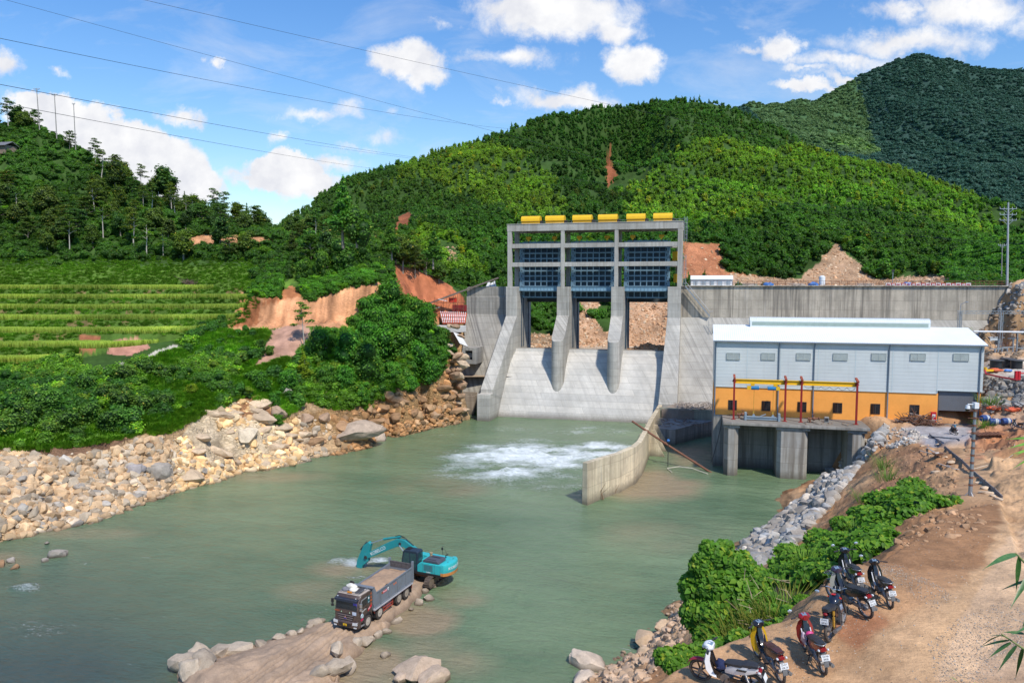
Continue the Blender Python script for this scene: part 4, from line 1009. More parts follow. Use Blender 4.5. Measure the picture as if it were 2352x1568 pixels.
mb=MB();mb.add([(e0[0]-1.1,14.3,27.3),(e0[0]+1.2,14.3,27.3),(e0[0]+1.2,15.6,27.3),(e0[0]-1.1,15.6,27.3),(e0[0]-.6,14.8,28.7),(e0[0]+.1,14.7,28.3),(e0[0]+1.,14.9,28.9)],[(0,1,5),(0,5,4),(1,6,5),(1,2,6),(2,3,4,5),(2,5,6),(3,0,4)])
mb.build('tarp_cloth',WHITE,tp)
cu=dthing('culvert_box','square concrete culvert outlet in the rocks beside the abutment','culvert',-9.5,3,10)
c0=D(1062.3,798.6,2.5);c1=D(1094,836,2.5);c2=(D(1068.5,804.8,2.5),D(1085,826.5,2.5))
x0,x1,z1,z0=c0[0],c1[0],c0[2],c1[2];hx0,hz1=c2[0][0],c2[0][2];hx1,hz0=c2[1][0],c2[1][2]
mb=MB();mb.box(x0,hx0,2.5,8,z0,z1);mb.box(hx1,x1,2.5,8,z0,z1);mb.box(hx0,hx1,2.5,8,hz1,z1);mb.box(hx0,hx1,2.5,8,z0,hz0);mb.box(hx0,hx1,6.5,8,hz0,hz1)
mb.build('box',CONCD,cu)
mb=MB();mb.cyl(((hx0+hx1)/2-.2,4,hz0+.9),((hx0+hx1)/2-.2,6.4,hz0+.9),.6,n=16);mb.build('pipe',STEEL,cu,smooth=40)
sl=dthing('concrete_slab','tilted white concrete slab leaning on the rocks above the culvert','slab',-11,4,14)
mb=MB();a=D(1041,762,4.5);b=D(1072,797,3);mb.add([(a[0],4.5,a[2]),(a[0]+1.6,4.9,a[2]-.6),(b[0]+.2,3.3,b[2]+.1),(b[0]-1.6,3.,b[2]+.8)]+[(a[0],4.8,a[2]-.25),(a[0]+1.6,5.2,a[2]-.85),(b[0]+.2,3.6,b[2]-.15),(b[0]-1.6,3.3,b[2]+.55)],[(0,1,2,3),(4,7,6,5),(0,4,5,1),(1,5,6,2),(2,6,7,3),(3,7,4,0)])
mb.build('slab_body',surf('bright concrete',(.62,.61,.58),.1,1.2,.8),sl)
sl=dthing('concrete_slab','level white concrete pad under the red formwork panels','slab',-14,8,18)
a=D(1005,745,8.5);b=D(1066,748,8.5);mb=MB();mb.box(a[0],b[0],7.,10,a[2]-1.6,a[2]-.2);mb.build('slab_body',surf('bright concrete',(.62,.61,.58),.1,1.2,.8),sl,bevel=.05)

# ---- guide wall between spillway and tailrace
gw=thing('guide_wall','curved stained concrete guide wall standing in the river','wall',Pz(1400,1050,0))
pts=[Pz(1338,1061,5.4),Pz(1372,1050,5.4),Pz(1412,1039,5.4),Pz(1448,1024,5.3),Pz(1463,1012,5.1),Pz(1474,993,4.9),Pz(1492,960,4.6),Pz(1512,929,4.3)]
def wall_path(mb,pts,th,zb,batter=0.):
    n=len(pts);L=[];R=[]
    for i,p in enumerate(pts):
        a=Vector(pts[max(i-1,0)]);b=Vector(pts[min(i+1,n-1)]);d=(b-a);d.z=0;d.normalize();q=Vector((d.y,-d.x,0))
        L.append(Vector(p));R.append(Vector(p)+q*th)
        L[-1]=(L[-1],Vector((p[0],p[1],zb))-q*batter);R[-1]=(R[-1],Vector((p[0],p[1],zb))+q*(th+batter))
    vs=[x for a,b in zip(L,R) for x in (a[0],a[1],b[0],b[1])];fs=[]
    for i in range(n-1):
        k=i*4;m_=k+4
        fs += [(k,m_,m_+2,k+2),(k,k+1,m_+1,m_),(k+2,m_+2,m_+3,k+3)]
    fs += [(0,2,3,1),((n-1)*4,(n-1)*4+1,(n-1)*4+3,(n-1)*4+2)]
    mb.add(vs,fs)
loc=Vector(gw.location);ORG[gw.name]=tuple(loc)
mb=MB();wall_path(mb,pts,.75,-3,.1);mb.build('wall_body',CONCY,gw,bevel=.05)
for q in ((1478,1008),(1484,998),(1490,986),(1497,975)):
    b0=Vector(Pz(q[0],q[1]-12,3.6));dr=Vector((.95,-.25,0));mb=MB();th=Vector((.25,.97,0))*.35
    b0=b0-dr*.6
    P0=[b0,b0+dr*2.1,b0+dr*4.6-Vector((0,0,4.4)),b0-Vector((0,0,6))]
    vs=[p-th*.5 for p in P0]+[p+th*.5 for p in P0];mb.add(vs,[(0,1,2,3),(7,6,5,4),(0,4,5,1),(1,5,6,2),(2,6,7,3),(3,7,4,0)])
    mb.build('buttress',CONCY,gw)
rw=thing('retaining_wall','low concrete retaining wall joining the guide wall to the powerhouse','wall',Pz(1590,950,2.6));ORG[rw.name]=tuple(rw.location)
a=Pz(1514,936,4.6);b=Pz(1662,943,4.6);mb=MB();wall_path(mb,[a,b],-.5,-2);mb.build('wall_body',concrete('mossy concrete',(.33,.35,.29),.6,(.12,.12,.09),seed=21.),rw)
pf=thing('concrete_platform','triangular concrete platform littered with timber beside the tailrace','platform',Pz(1560,985,2.6));ORG[pf.name]=tuple(pf.location)
poly=[Pz(1502,975,2.7),Pz(1515,984,2.7),Pz(1551,986,2.7),Pz(1600,973,2.7),Pz(1665,962,2.7),Pz(1665,955,2.7),Pz(1514,955,2.7)]
mb=MB();mb.prism([(p[0],p[1]) for p in poly],2,-3,2.7);mb.build('platform_body',CONCD,pf,bevel=.05)
mb=MB()
rs=random.Random(9)
for i in range(70):
    p=Vector(Pz(1510+rs.random()*110,962+rs.random()*18,2.8));mb.bar(p,p+Vector((rs.uniform(-1,1),rs.uniform(-1,1),rs.uniform(0,.25))),.1,.06)
db=tag(mb.build('timber_debris',surf('weathered brown wood',(.2,.13,.09),.4),None),'scattered broken timber and sticks on the tailrace platform','debris',None,'stuff')
mb=MB()
for i in range(260):
    p=Vector(Pz(1556+rs.random()*98,927+rs.random()*14,4.6));p.z=4.55+rs.random()*.35;mb.bar(p,p+Vector((rs.uniform(-.9,.9),rs.uniform(-.9,.9),rs.uniform(-.1,.4))),.14,.08)
db=tag(mb.build('rubble_heap',surf('pale rubble',(.36,.31,.26),.4),None),'heap of broken boards and rubble behind the retaining wall','debris',None,'stuff')
mb=MB();p=[Pz(1552,925,4.5),Pz(1668,930,4.5),Pz(1668,944,4.5),Pz(1520,938,4.5)];mb.prism([(q[0],q[1]) for q in p],2,-2,4.45)
tag(mb.build('backfill',terrain_mat('backfill earth',.5,6.),None),kind='structure'); 
me=bpy.data.objects['backfill'].data;at_=me.attributes.new('col','FLOAT_COLOR','POINT');at_.data.foreach_set('color',np.tile((.3,.25,.2,1),(len(me.vertices),1)).astype(np.float32).ravel())
pp=thing('rusty_pipe','long rusty pipe leaning from the guide wall into the tailrace water','pipe',Pz(1634,1086,-.2));ORG[pp.name]=tuple(pp.location)
a=Vector(Pz(1452,967,6.1));b=Vector(Pz(1636,1087,-.25));mb=MB();mb.tube([a,a.lerp(b,.5)-Vector((0,0,.1)),b],.17,10);mb.build('pipe_body',RUST,pp,smooth=40)
for f in (.2,.43,.8):c=a.lerp(b,f)-Vector((0,0,.1*(1-abs(2*f-1))));d_=(b-a).normalized()*.12;mb=MB();mb.cyl(c-d_,c+d_,.24,n=10);mb.build('coupling',RUST,pp)
for (x0,y0,x1,y1,lab,mt) in ((1545,1076,1600,1071,'pale bent hose curving on the tailrace water',WHITE),):
    hs=thing('hose',lab,'hose',Pz(x0,y0,0));ORG[hs.name]=tuple(hs.location)
    P=[Vector(Pz(1543,1084,.05)),Vector(Pz(1532,1075,.15)),Vector(Pz(1560,1071,.3)),Vector(Pz(1590,1075,.3)),Vector(Pz(1626,1088,0))];mb=MB();mb.tube(P,.06,6);mb.build('hose_body',surf('pale hose',(.6,.55,.45)),hs)
sp=thing('depth_pole','thin dark pole standing in the shaded tailrace water','pole',Pz(1534,1070,0));ORG[sp.name]=tuple(sp.location)
b=Vector(Pz(1534,1070,0));mb=MB();mb.tube([b-Vector((0,0,.5)),b+Vector((0,0,4.6))],.06,6);mb.build('pole_body',DKST,sp)
mb=MB();mb.ball(b+Vector((0,0,4.)),.25,8,5);mb.build('blue_rag',BLUTARP,sp)
# driftwood caught on the foot of the guide wall
rs=random.Random(12)
dw=thing('driftwood','tangle of dry sticks caught on the foot of the guide wall','driftwood',Pz(1385,1150,0));ORG[dw.name]=tuple(dw.location)
mb=MB()
for c,cn in ((Pz(1352,1150,0),9),(Pz(1378,1146,0),7),(Pz(1404,1134,0),14),(Pz(1425,1122,0),8),(Pz(1440,1110,0),6)):
    for i in range(cn):
        p=Vector(c)+Vector((rs.uniform(-.6,.6),rs.uniform(-.4,.1),0));mb.tube([p,p+Vector((rs.uniform(-.5,.5),rs.uniform(-.3,.3),rs.uniform(.5,1.6))),p+Vector((rs.uniform(-1.,1.),rs.uniform(-.5,.3),rs.uniform(1.,2.4)))],[.05,.03,.012],5)
mb.build('sticks',surf('dry stick',(.25,.17,.1),.3),dw)

# ================================================================== POWERHOUSE
ph=dthing('powerhouse','long powerhouse with white roof, pale cladding and orange lower wall','building',60,-26,8)
S0,S1,T0,T1=42.65,79.3,-32.5,-16.5;ZF,ZS,ZE,ZR=8.,12.4,19.45,21.4;TR=-24.5
CLAD,N,setb,b_,out=newmat('pale cladding')
c=N.co();sx=N.n('ShaderNodeSeparateXYZ',{0:c});z=N.m('MULTIPLY',sx.outputs[2],1.9);fr=N.m('FRACT',z)
gr=N.rng(N.m('ABSOLUTE',N.m('SUBTRACT',fr,.5)),.44,.5,0,1)
n1=N.noise(c,.3,5);n2=N.noise(N.mapp(c,(2.,2.,.15)),1.,4)
col=N.mix(N.rng(n1,.3,.7),(.54,.575,.555),(.61,.645,.62));col=N.mix(N.m('MULTIPLY',gr,.5),col,(.2,.26,.27));col=N.mix(N.rng(n2,.55,.8,0,.18),col,(.3,.3,.26))
setb(base=col,rough=.45,spec=.4,normal=N.bump(N.m('MULTIPLY',gr,-1),.6,.03))
OR_=surf('orange wall paint',(.93,.385,.075),.07,.5,.8,dirt=(.68,.26,.06),dirtamt=.18)
mb=MB();mb.box(S0,73.7,T0,T0+.25,ZF,ZS);mb.box(S0,S0+.25,T0+.25,T1,ZF,ZS);mb.box(78.8,79.15,T0+.02,T1,ZF,12.85);mb.box(S0+.25,78.8,T1-.25,T1,ZF,ZS)
mb.build('masonry_wall',OR_,ph)
mb=MB();mb.box(S0-.06,73.55,T0-.08,T0+.17,ZS,ZE);mb.box(73.552,S1,T0-.085,T0+.165,12.85,ZE);mb.box(S0-.06,S0+.2,T0+.17,T1,ZS,ZE);mb.box(S1-.25,S1,T0+.17,T1,12.85,ZE);mb.box(S0+.2,S1-.25,T1-.2,T1+.05,ZS,ZE)
mb.prism([(T0,ZE),(T1,ZE),(TR,ZR-.1)],0,S0-.03,S0+.2);mb.prism([(T0,ZE),(T1,ZE),(TR,ZR-.1)],0,S1-.2,S1-.02)
mb.build('cladding_wall',CLAD,ph)
mb=MB()
for s in (47.4,52.2,57.5,62.6,67.6,73.5):mb.box(s-.05,s+.05,T0-.105,T0-.083,ZS+.02,ZE-.05)
mb.box(S0-.06,73.55,T0-.14,T0-.082,ZS-.06,ZS+.05);mb.box(73.55,S1+.03,T0-.14,T0-.088,12.8,12.92);mb.box(73.45,73.56,T0-.14,T0-.088,ZS-.05,12.9)
mb.build('trim',surf('pale trim',(.52,.6,.6),.05),ph)
ROOF,N,setb,b_,out=newmat('white roof sheeting')
c=N.co();sx=N.n('ShaderNodeSeparateXYZ',{0:c});w_=N.m('FRACT',N.m('MULTIPLY',sx.outputs[0],3.2));rb_=N.rng(N.m('ABSOLUTE',N.m('SUBTRACT',w_,.5)),.3,.42,0,1)
col=N.mix(N.rng(N.noise(c,.4,5),.3,.7),(.80,.81,.81),(.88,.89,.89));col=N.mix(N.m('MULTIPLY',rb_,.3),col,(.6,.66,.69))
setb(base=col,rough=.4,normal=N.bump(rb_,.6,.04))
mb=MB()
for (ta,tb_) in ((T0-.45,TR),(T1+.45,TR)):mb.prism([(ta,ZE-.05+(.0)),(ta,ZE+.08),(tb_,ZR+.08),(tb_,ZR-.06)],0,S0-.3,S1+.3)
mb.build('roof',ROOF,ph)
mb=MB();mb.prism([(TR-1.2,21.2),(TR-1.2,22.2),(TR-.95,22.55),(TR-.5,22.75),(TR+.5,22.75),(TR+.95,22.55),(TR+1.2,22.2),(TR+1.2,21.2)],0,D(1722,745,TR)[0],D(2132,750,TR)[0])
mb.build('roof_ventilator',surf('ventilator sheet',(.66,.71,.67),.06,1),ph,smooth=30)
mb=MB();a,b=D(1722,745,TR)[0],D(2132,750,TR)[0];mb.box(a+.3,b-.3,TR-1.23,TR-1.203,21.5,22.05);mb.build('ventilator_shade_strip',surf('ventilator shadow gap',(.30,.38,.33),.1),ph)  # darker strip painted in for the shaded gap under the ventilator hood
mb=MB()
for i in range(100):x=a+(b-a)*i/99.;mb.box(x-.03,x+.03,TR-1.26,TR+1.2,22.2,22.22) if False else mb.tube([(x,TR-1.23,22.15),(x,TR-.97,22.57),(x,TR-.5,22.78),(x,TR+.5,22.78)],.03,4)
mb.build('ventilator_rib',WHITE,ph)
mb=MB();mb.box(S0-.3,S1+.3,T0-.62,T0-.46,ZE-.14,ZE+.02)
mb.build('gutter',surf('grey gutter',(.2,.24,.28),.1),ph)
LV=surf('louvre slats',(.44,.49,.46),.1)
for s in (45.35,50.4,55.4,60.5,65.7,70.85,76.4):
    mb=MB();z=17.1+(s-45)*.02
    mb.box(s-1.,s+1.,T0-.14,T0-.082,z-.5,z+.45)
    lo=mb.build('louvre',surf('louvre recess',(.26,.3,.28),.1),ph)
    mb=MB()
    for k in range(7):mb.prism([(T0-.2,z-.46+k*.13),(T0-.14,z-.46+k*.13+.06),(T0-.14,z-.46+k*.13+.09),(T0-.2,z-.46+k*.13+.03)],0,s-.97,s+.97)
    for x in (s-1,s-.03,s+.94):mb.box(x,x+.06,T0-.22,T0-.14,z-.52,z+.47)
    mb.box(s-1.,s+1.,T0-.22,T0-.14,z+.45,z+.51);mb.box(s-1.,s+1.,T0-.22,T0-.14,z-.56,z-.5)
    mb.build('slat',LV,lo)
GLD=surf('dark window glass',(.015,.017,.02),.3,1.,.08,spec=.8)
for i,s in enumerate((45.4,50.3,55.4,60.35,65.5,70.7)):
    z=9.55+.012*(s-45);mb=MB();mb.box(s-.62,s+.62,T0-.03,T0-.003,z-.75,z+.75)
    w_=mb.build('window',GLD,ph)
    mb=MB();mb.box(s-.64,s-.56,T0-.07,T0-.03,z-.77,z+.77);mb.box(s+.56,s+.64,T0-.07,T0-.03,z-.77,z+.77);mb.box(s-.05,s+.05,T0-.07,T0-.03,z-.7,z+.7);mb.box(s-.56,s+.56,T0-.07,T0-.03,z+.69,z+.77);mb.box(s-.56,s+.56,T0-.07,T0-.03,z-.77,z-.69)
    mb.build('frame',surf('brown window frame',(.05,.035,.03),.1),w_)
    if i in (1,2,3,4):
        mb=MB();R=Matrix.Rotation(-1.0,3,'Z');mb.obox((s-.42,T0-.26,z),(.5,.05,1.36),R);mb.build('open_sash',surf('brown window frame',(.05,.035,.03),.1),w_)
for s in (42.75,51.95,56.9,67.05,78.85):
    zb=9.4 if s > 70 else ZF+.1
    mb=MB();mb.tube([(s,T0-.5,ZE-.1),(s,T0-.3,ZE-.5),(s,T0-.2,ZE-.7),(s,T0-.2,zb),(s,T0-.35,zb-.25)],.09,8);mb.build('downpipe',surf('blue grey downpipe',(.14,.19,.24),.1),ph,smooth=40)
mb=MB(); 
mb.box(73.9,78.78,T0+.3,T0+.4,9.9,12.9)
for k in range(20):mb.box(73.9,78.78,T0+.27,T0+.3,9.95+k*.148,10.05+k*.148)
mb.build('roller_shutter',surf('grey shutter',(.17,.18,.19),.05,1.),ph)
mb=MB();mb.box(73.4,73.9,T0+.26,T0+6,ZF,ZS+.5);mb.box(73.9,78.8,T0+6.,T0+6.2,ZF,13);mb.box(73.9,78.8,T0+.45,T0+6,12.6,13)
mb.build('interior_wall',surf('dim interior',(.06,.06,.062),.2),ph)  # gloom of the doorway put into near-black wall colour
mb=MB();mb.box(70,79.2,T0-.5,T0+6,7.7,8.02);mb.build('threshold',CONCD,ph)
mb=MB();mb.box(S0-.05,66.5,T0-.02,T1,-3,7.98);mb.box(66.5,73.5,T0+.1,T1,-3,7.96)
mb.build('substructure',concrete('dark substructure concrete',(.32,.325,.32),.7,(.09,.08,.07),jz=2.2,jx=7,seed=31.,stain=.4),ph,bevel=.04)
# things in the doorway
for dx,lab in ((75.6,'cable drum standing in the dark powerhouse doorway'),):
    o=dthing('cable_drum',lab,'drum',dx,T0+2.5,8.02);mb=MB();mb.cyl((dx-.4,T0+2.5,8.82),(dx+.4,T0+2.5,8.82),.45,n=20);mb.build('core',DKST,o)
    mb=MB();[mb.cyl((dx+q-.04,T0+2.5,8.82),(dx+q+.04,T0+2.5,8.82),.8,n=24) for q in (-.4,.4)];mb.build('flange',surf('grey drum flange',(.25,.23,.2)),o)
o=dthing('machinery_heap','heap of pale machine parts on the powerhouse floor inside the door','machinery',77.2,T0+1.6,8.02);rs=random.Random(5);mb=MB()
for i in range(16):mb.obox((77.2+rs.uniform(-.9,.9),T0+1.6+rs.uniform(-.4,.4),8.2+rs.random()*.4),(.5,.3,.2),Euler((rs.random(),rs.random(),rs.random())).to_matrix())
mb.build('parts_pile',surf('pale machine parts',(.3,.3,.3),.4),o)
fc=dthing('fire_cabinet','red fire hose cabinet at the powerhouse doorway','cabinet',73.1,T0-.45,8)
mb=MB();mb.box(72.75,73.45,T0-.6,T0-.25,8.02,9.75);mb.build('cabinet_body',surf('fire red paint',(.5,.008,.02),.1),fc,bevel=.03)
mb=MB();mb.box(72.9,73.3,T0-.62,T0-.605,9.05,9.45);mb.box(72.95,73.25,T0-.62,T0-.605,8.55,8.7);mb.build('notice',WHITE,fc)
# deck over the draft tubes
dk=dthing('tailrace_deck','concrete deck on stained piers over the tailrace in front of the powerhouse','deck',53.7,-35,0)
mb=MB();mb.box(43.9,63.7,-38.6,T0-.06,7.55,7.98);mb.box(43.9,46.3,-38.3,T0-.06,7.1,7.55);mb.box(51.3,55.9,-38.3,T0-.06,7.1,7.55);mb.box(60.8,63.4,-38.3,T0-.06,7.1,7.55)
mb.build('deck_slab',CONCD,dk,bevel=.05)
PC=concrete('pier concrete stained',(.43,.43,.42),.85,(.16,.13,.1),jz=2.3,jx=1.8,seed=41.,stain=.4)
for a,b in ((44.15,46.1),(51.5,55.65),(61.,63.2)):
    mb=MB();mb.prism([(a,T0-.06),(a,-37.6),(a+.5,-38.2),(b-.5,-38.2),(b,-37.6),(b,T0-.06)],2,-3,7.1);mb.build('pier',PC,dk,bevel=.04)
# goods on the deck
gc=dthing('gantry_crane','yellow beam gantry on red posts with two blue chain hoists above the deck','crane',54,-36,8)
REDP=surf('dark red paint post',(.27,.015,.015),.12,2,.5);BHO=surf('hoist blue paint',(.02,.2,.42),.15)
for s in (45.45,52.65,54.85,62.3):
    mb=MB();mb.box(s-.13,s+.13,-36.15,-35.9,8.,14.1);mb.box(s-.3,s+.3,-36.3,-35.7,7.985,8.03);mb.build('post',REDP,gc)
    mb=MB();mb.bar((s,-36.6,14.15),(s,-34.9,14.5),.3,.25);mb.prism([(s-.3,13.6),(s+.3,13.6),(s+.1,14.1),(s-.1,14.1)],1,-35.85,-35.6);mb.build('bracket',surf('brown red bracket',(.3,.06,.03),.2),gc)
mb=MB()
for z0,z1,w_ in ((13.35,13.42,.22),(13.42,13.93,.06),(13.93,14.,.22)):mb.box(45.3,62.4,-35.6-w_,-35.6+w_,z0,z1)
mb.build('beam',YEL,gc)
mb=MB();mb.box(47.6,49.1,-35.9,-35.3,12.5,13.05)
for x in (49.,52.):
    pass
h_s=((47.9,1),(51.3,-1))
mb=MB()
for x,q in h_s:
    mb.cyl((x-.1*q,-35.6,12.75),(x+1.1*q,-35.6,12.75),.3,n=14)
mb.tube([(49.1,-35.6,12.95),(50.2,-35.6,12.95)],.05,6)
mb.build('hoist_drum',BHO,gc,smooth=40)
mb=MB()
for x,q in h_s:mb.box(x-.6,x-.05,-35.9,-35.3,12.5,13.) if q > 0 else mb.box(x+.05,x+.6,-35.9,-35.3,12.5,13.);mb.box(x+.1*q-.2,x+.1*q+.35,-35.8,-35.4,13.05,13.33)
mb.build('trolley',YEL,gc)
mb=MB();pts=[]
for k in range(6):
    x0=55.2+k*1.15;mb.tube([(x0+f*1.15,-35.9,13.25-math.sin(PI*f)*.45*(.5+k*.1)) for f in np.linspace(0,1,7)],.025,4)
mb.build('cable',DKST,gc)
mb=MB()
for x in (48.3,51.):mb.tube([(x,-35.6,12.5),(x,-35.6,9.2)],.03,5);mb.box(x-.1,x+.1,-35.7,-35.5,8.9,9.2)
mb.build('chain',surf('hoist chain',(.45,.28,.03),.2),gc)
lb=dthing('lifting_beam','grey steel lifting beam lying on the deck under the blue hoists','lifting beam',49.5,-36,8)
mb=MB();mb.box(46.9,52.,-36.3,-35.8,8.1,8.5);mb.box(46.9,52.1,-36.4,-35.7,8.46,8.54)
for x in (47.,51.7):mb.box(x,x+.3,-36.5,-35.6,8.0,9.1)
for x in (48.3,51.):mb.prism([(x-.3,8.5),(x+.3,8.5),(x,9.)],1,-36.1,-36.)
mb.bar((49.2,-36.1,8.6),(50.,-36.1,8.95),.1,.12)
mb.build('beam_body',surf('bluish grey paint',(.24,.31,.35),.12),lb)
for s,t,lab in ((46.6,-35.,'rust red valve with handwheel behind the left gantry post'),(56.4,-36.2,'rust red valve on the deck right of the third gantry post')):
    v=dthing('valve',lab,'valve',s,t,8,'valves on the tailrace deck')
    mb=MB();mb.cyl((s-.3,t,8.),(s-.3,t,8.5),.13,n=10);mb.cyl((s-.5,t,8.55),(s+.9,t,8.65),.15,n=10);mb.cyl((s+.85,t,8.65),(s+.95,t,8.66),.27,n=12);mb.cyl((s-.6,t,8.55),(s-.5,t,8.55),.27,n=12);mb.ball((s+.2,t,8.6),.28,10,6);mb.build('valve_body',RUST,v,smooth=40)
    mb=MB();mb.torus((s+.2,t,9.2),.22,.03,'z',14,5);mb.cyl((s+.2,t,8.8),(s+.2,t,9.2),.04);mb.build('handwheel',RUST,v)
bx_=dthing('metal_box','grey metal box standing on the deck before the orange wall','box',58.5,-35.,8)
mb=MB();mb.box(58.2,58.8,-35.3,-34.8,8.,8.75);mb.build('casing',surf('grey box paint',(.28,.29,.28)),bx_,bevel=.03);mb=MB();mb.box(58.27,58.73,-35.32,-35.303,8.12,8.6);mb.build('grille',DKST,bx_)
rs=random.Random(21);mb=MB()
for i in range(16):x=55.2+rs.random()*7;y=-37.6+rs.random()*2.5;mb.obox((x,y,8.02+rs.random()*.05),(rs.uniform(.3,1.2),.12,.06),Matrix.Rotation(rs.random()*3,3,'Z'))
o=dthing('scrap_timber','scraps of timber scattered along the tailrace deck','timber',58,-36.5,8);mb.build('timber_pieces',WOOD,o)
cb=dthing('hanging_cable','black cable hanging down the left corner of the substructure','cable',43.8,-33,8)
mb=MB();mb.tube([(43.95,-33.2,8.),(43.7,-33.,6),(43.2,-32.8,3.5),(42.7,-32.8,1.4),(42.3,-33.2,.5)],.045,5);mb.build('cable_body',DKST,cb)
# timber and scrap pile by the fire cabinet
wp=dthing('scrap_pile','heap of rusty formwork frames and timber under the last powerhouse window','scrap pile',71,-34.5,8)
rs=random.Random(2)
for nm,mt,cnt in (('timber',surf('brown scrap timber',(.17,.1,.07),.4),60),('rusty_frame',RUST,30),('pale_board',surf('pale board',(.4,.36,.32),.3),16)):
    mb=MB()
    for i in range(cnt):
        x=rs.gauss(70.6,1.5);h=max(.1,1.55-abs(x-70.6)*.5)*rs.random();L_=rs.uniform(1.2,3.2);R=Euler((rs.gauss(0,.25),rs.gauss(0,.5),rs.gauss(0,.45))).to_matrix()
        mb.obox((x,-34.4+rs.uniform(-.8,.8),8.1+h),(L_,rs.uniform(.06,.16),.06),R)
    mb.build(nm,mt,wp)

# ================================================================== SWITCHYARD on the right platform
def on(px,py,z):return Vector(Pz(px,py,z))
for px,py,lab in ((2287,848,'black cable spool nearest the powerhouse corner'),(2315,844,'black cable spool half hidden between two others'),(2334,848,'black cable spool at the right edge of the yard')):
    p=on(px,py,15.1);o=thing('cable_spool',lab,'cable spool',p,0,'black cable spools in the switchyard')
    mb=MB();mb.cyl((0,0,.1),(0,0,1.35),.8,n=24);mb.build('winding',surf('black cable',(.02,.022,.026),.3,3,.4),o,smooth=40)
    for k,z in enumerate((0,1.35)):mb=MB();mb.cyl((0,0,z),(0,0,z+.1),1.08 if k else 1.,n=28);mb.build('flange',surf('dark spool board',(.07,.07,.07),.3),o,smooth=40)
for px,py,w_,h_,lab in ((2292,822,1.5,1.05,'low grey control box above the first cable spool'),(2306,824,1.9,1.9,'tall pale grey control box between the spools')):
    p=on(px,py,15.1);p=p+Vector((0,3,0));o=thing('control_box',lab,'electrical box',p)
    mb=MB();mb.box(-w_/2,w_/2,-.5,.5,1.6,1.6+h_);mb.box(-w_/2-.08,w_/2+.08,-.56,.56,1.6+h_,1.7+h_);mb.build('casing',surf('pale grey enamel',(.5,.54,.55),.06),o,bevel=.03)
    mb=MB();mb.box(-w_*.2,w_*.2,-.53,-.505,1.6+h_*.35,1.6+h_*.75);mb.build('window',DKST,o)
    mb=MB();[mb.box(x-.07,x+.07,-.3,.3,0,1.6) for x in (-w_*.35,w_*.35)];mb.build('leg',STEEL,o)
def ypost(px,py_top,py_bot,name,label,r=.14,arm=True):
    b=PY(px,py_bot,122);t_=PY(px,py_top,122);o=thing(name,label,'post',(b[0],122,15.),0,'steel insulator posts in the switchyard');H_=t_[2]-15.
    mb=MB();mb.tube([(0,0,0),(0,0,H_)],r,8);mb.box(-.9,.9,-.12,.12,H_,H_+.15);mb.build('column',STEEL,o)
    mb=MB()
    for dx in (-.75,0,.75):
        for k in range(4):mb.cyl((dx,0,H_+.15+k*.22),(dx,0,H_+.25+k*.22),.12,.05,n=8)
    mb.build('insulator',surf('dark brown insulator',(.07,.03,.025),.1,1,.3),o)
for px,a,b,lab in ((2291,776,830,'insulator post left of the tall yard column'),(2325,778,825,'insulator post right of the tall yard column'),(2334,766,824,'second insulator post near the right edge of the yard'),(2300,800,830,'short insulator post over the low control box'),(2312,798,826,'short insulator post over the tall control box'),(2345,800,826,'stubby insulator post at the frame edge'),(2284,802,835,'short insulator post at the powerhouse corner')):ypost(px,a,b,'insulator_post',lab)
yg=thing('switchyard_gantry','galvanised lattice gantry with two columns before the dam wall','gantry',(PY(2250,800,128)[0],128,15))
def rel(p):return Vector(p)-Vector(yg.location)
ca=PY(2205,720,128);cbp=PY(2300,718,128);ce=PY(2380,718,128)
for x in (ca[0],cbp[0]):
    mb=MB();z1=ca[2]+.3
    for dx,dy in ((-.2,-.2),(.2,-.2),(.2,.2),(-.2,.2)):mb.bar(rel((x+dx,128+dy,14.)),rel((x+dx,128+dy,z1)),.09,.09)
    zz=14.
    while zz < z1-.6:
        mb.bar(rel((x-.2,127.8,zz)),rel((x+.2,127.8,zz+.55)),.05,.05);mb.bar(rel((x-.2,127.8,zz+.55)),rel((x+.2,127.8,zz+1.1)),.05,.05) if False else None
        mb.bar(rel((x+.2,127.8,zz+.55)),rel((x-.2,127.8,zz+1.1)),.05,.05);zz += 1.1
    mb.build('column',STEEL,yg)
mb=MB();zt=ca[2]
for dz in (0,.45):mb.bar(rel((ca[0]-.5,128,zt+dz)),rel((ce[0],128,zt+dz)),.08,.08)
x=ca[0]
while x < ce[0]:mb.bar(rel((x,128,zt)),rel((x+.4,128,zt+.45)),.05,.05);mb.bar(rel((x+.4,128,zt+.45)),rel((x+.8,128,zt)),.05,.05);x += .8
mb.build('truss',STEEL,yg)
mb=MB();p=PY(2208,700,128);mb.tube([rel((ca[0],128,zt+.3)),rel((ca[0]+.1,128,zt+1.6)),rel((ca[0]+.7,127.7,zt+2.)),],.05,5);mb.ball(rel((ca[0]+.8,127.6,zt+1.98)),(.35,.2,.1),8,5);mb.build('lamp',STEEL,yg)
bb=thing('busbar','long white tubular busbar crossing behind the powerhouse roof','busbar',PY(2290,762,121));ORG[bb.name]=tuple(bb.location)
mb=MB();a=PY(2236,761,121);b=PY(2400,763,121);mb.tube([a,b],.13,8);mb.build('tube',WHITE,bb)
mb=MB()
for px in (2238,2295,2300,2335):c=Vector(PY(px,765,121));mb.cyl(c-Vector((0,0,.9)),c,.09,n=8)
mb.build('insulator',surf('dark brown insulator',(.07,.03,.025)),bb)
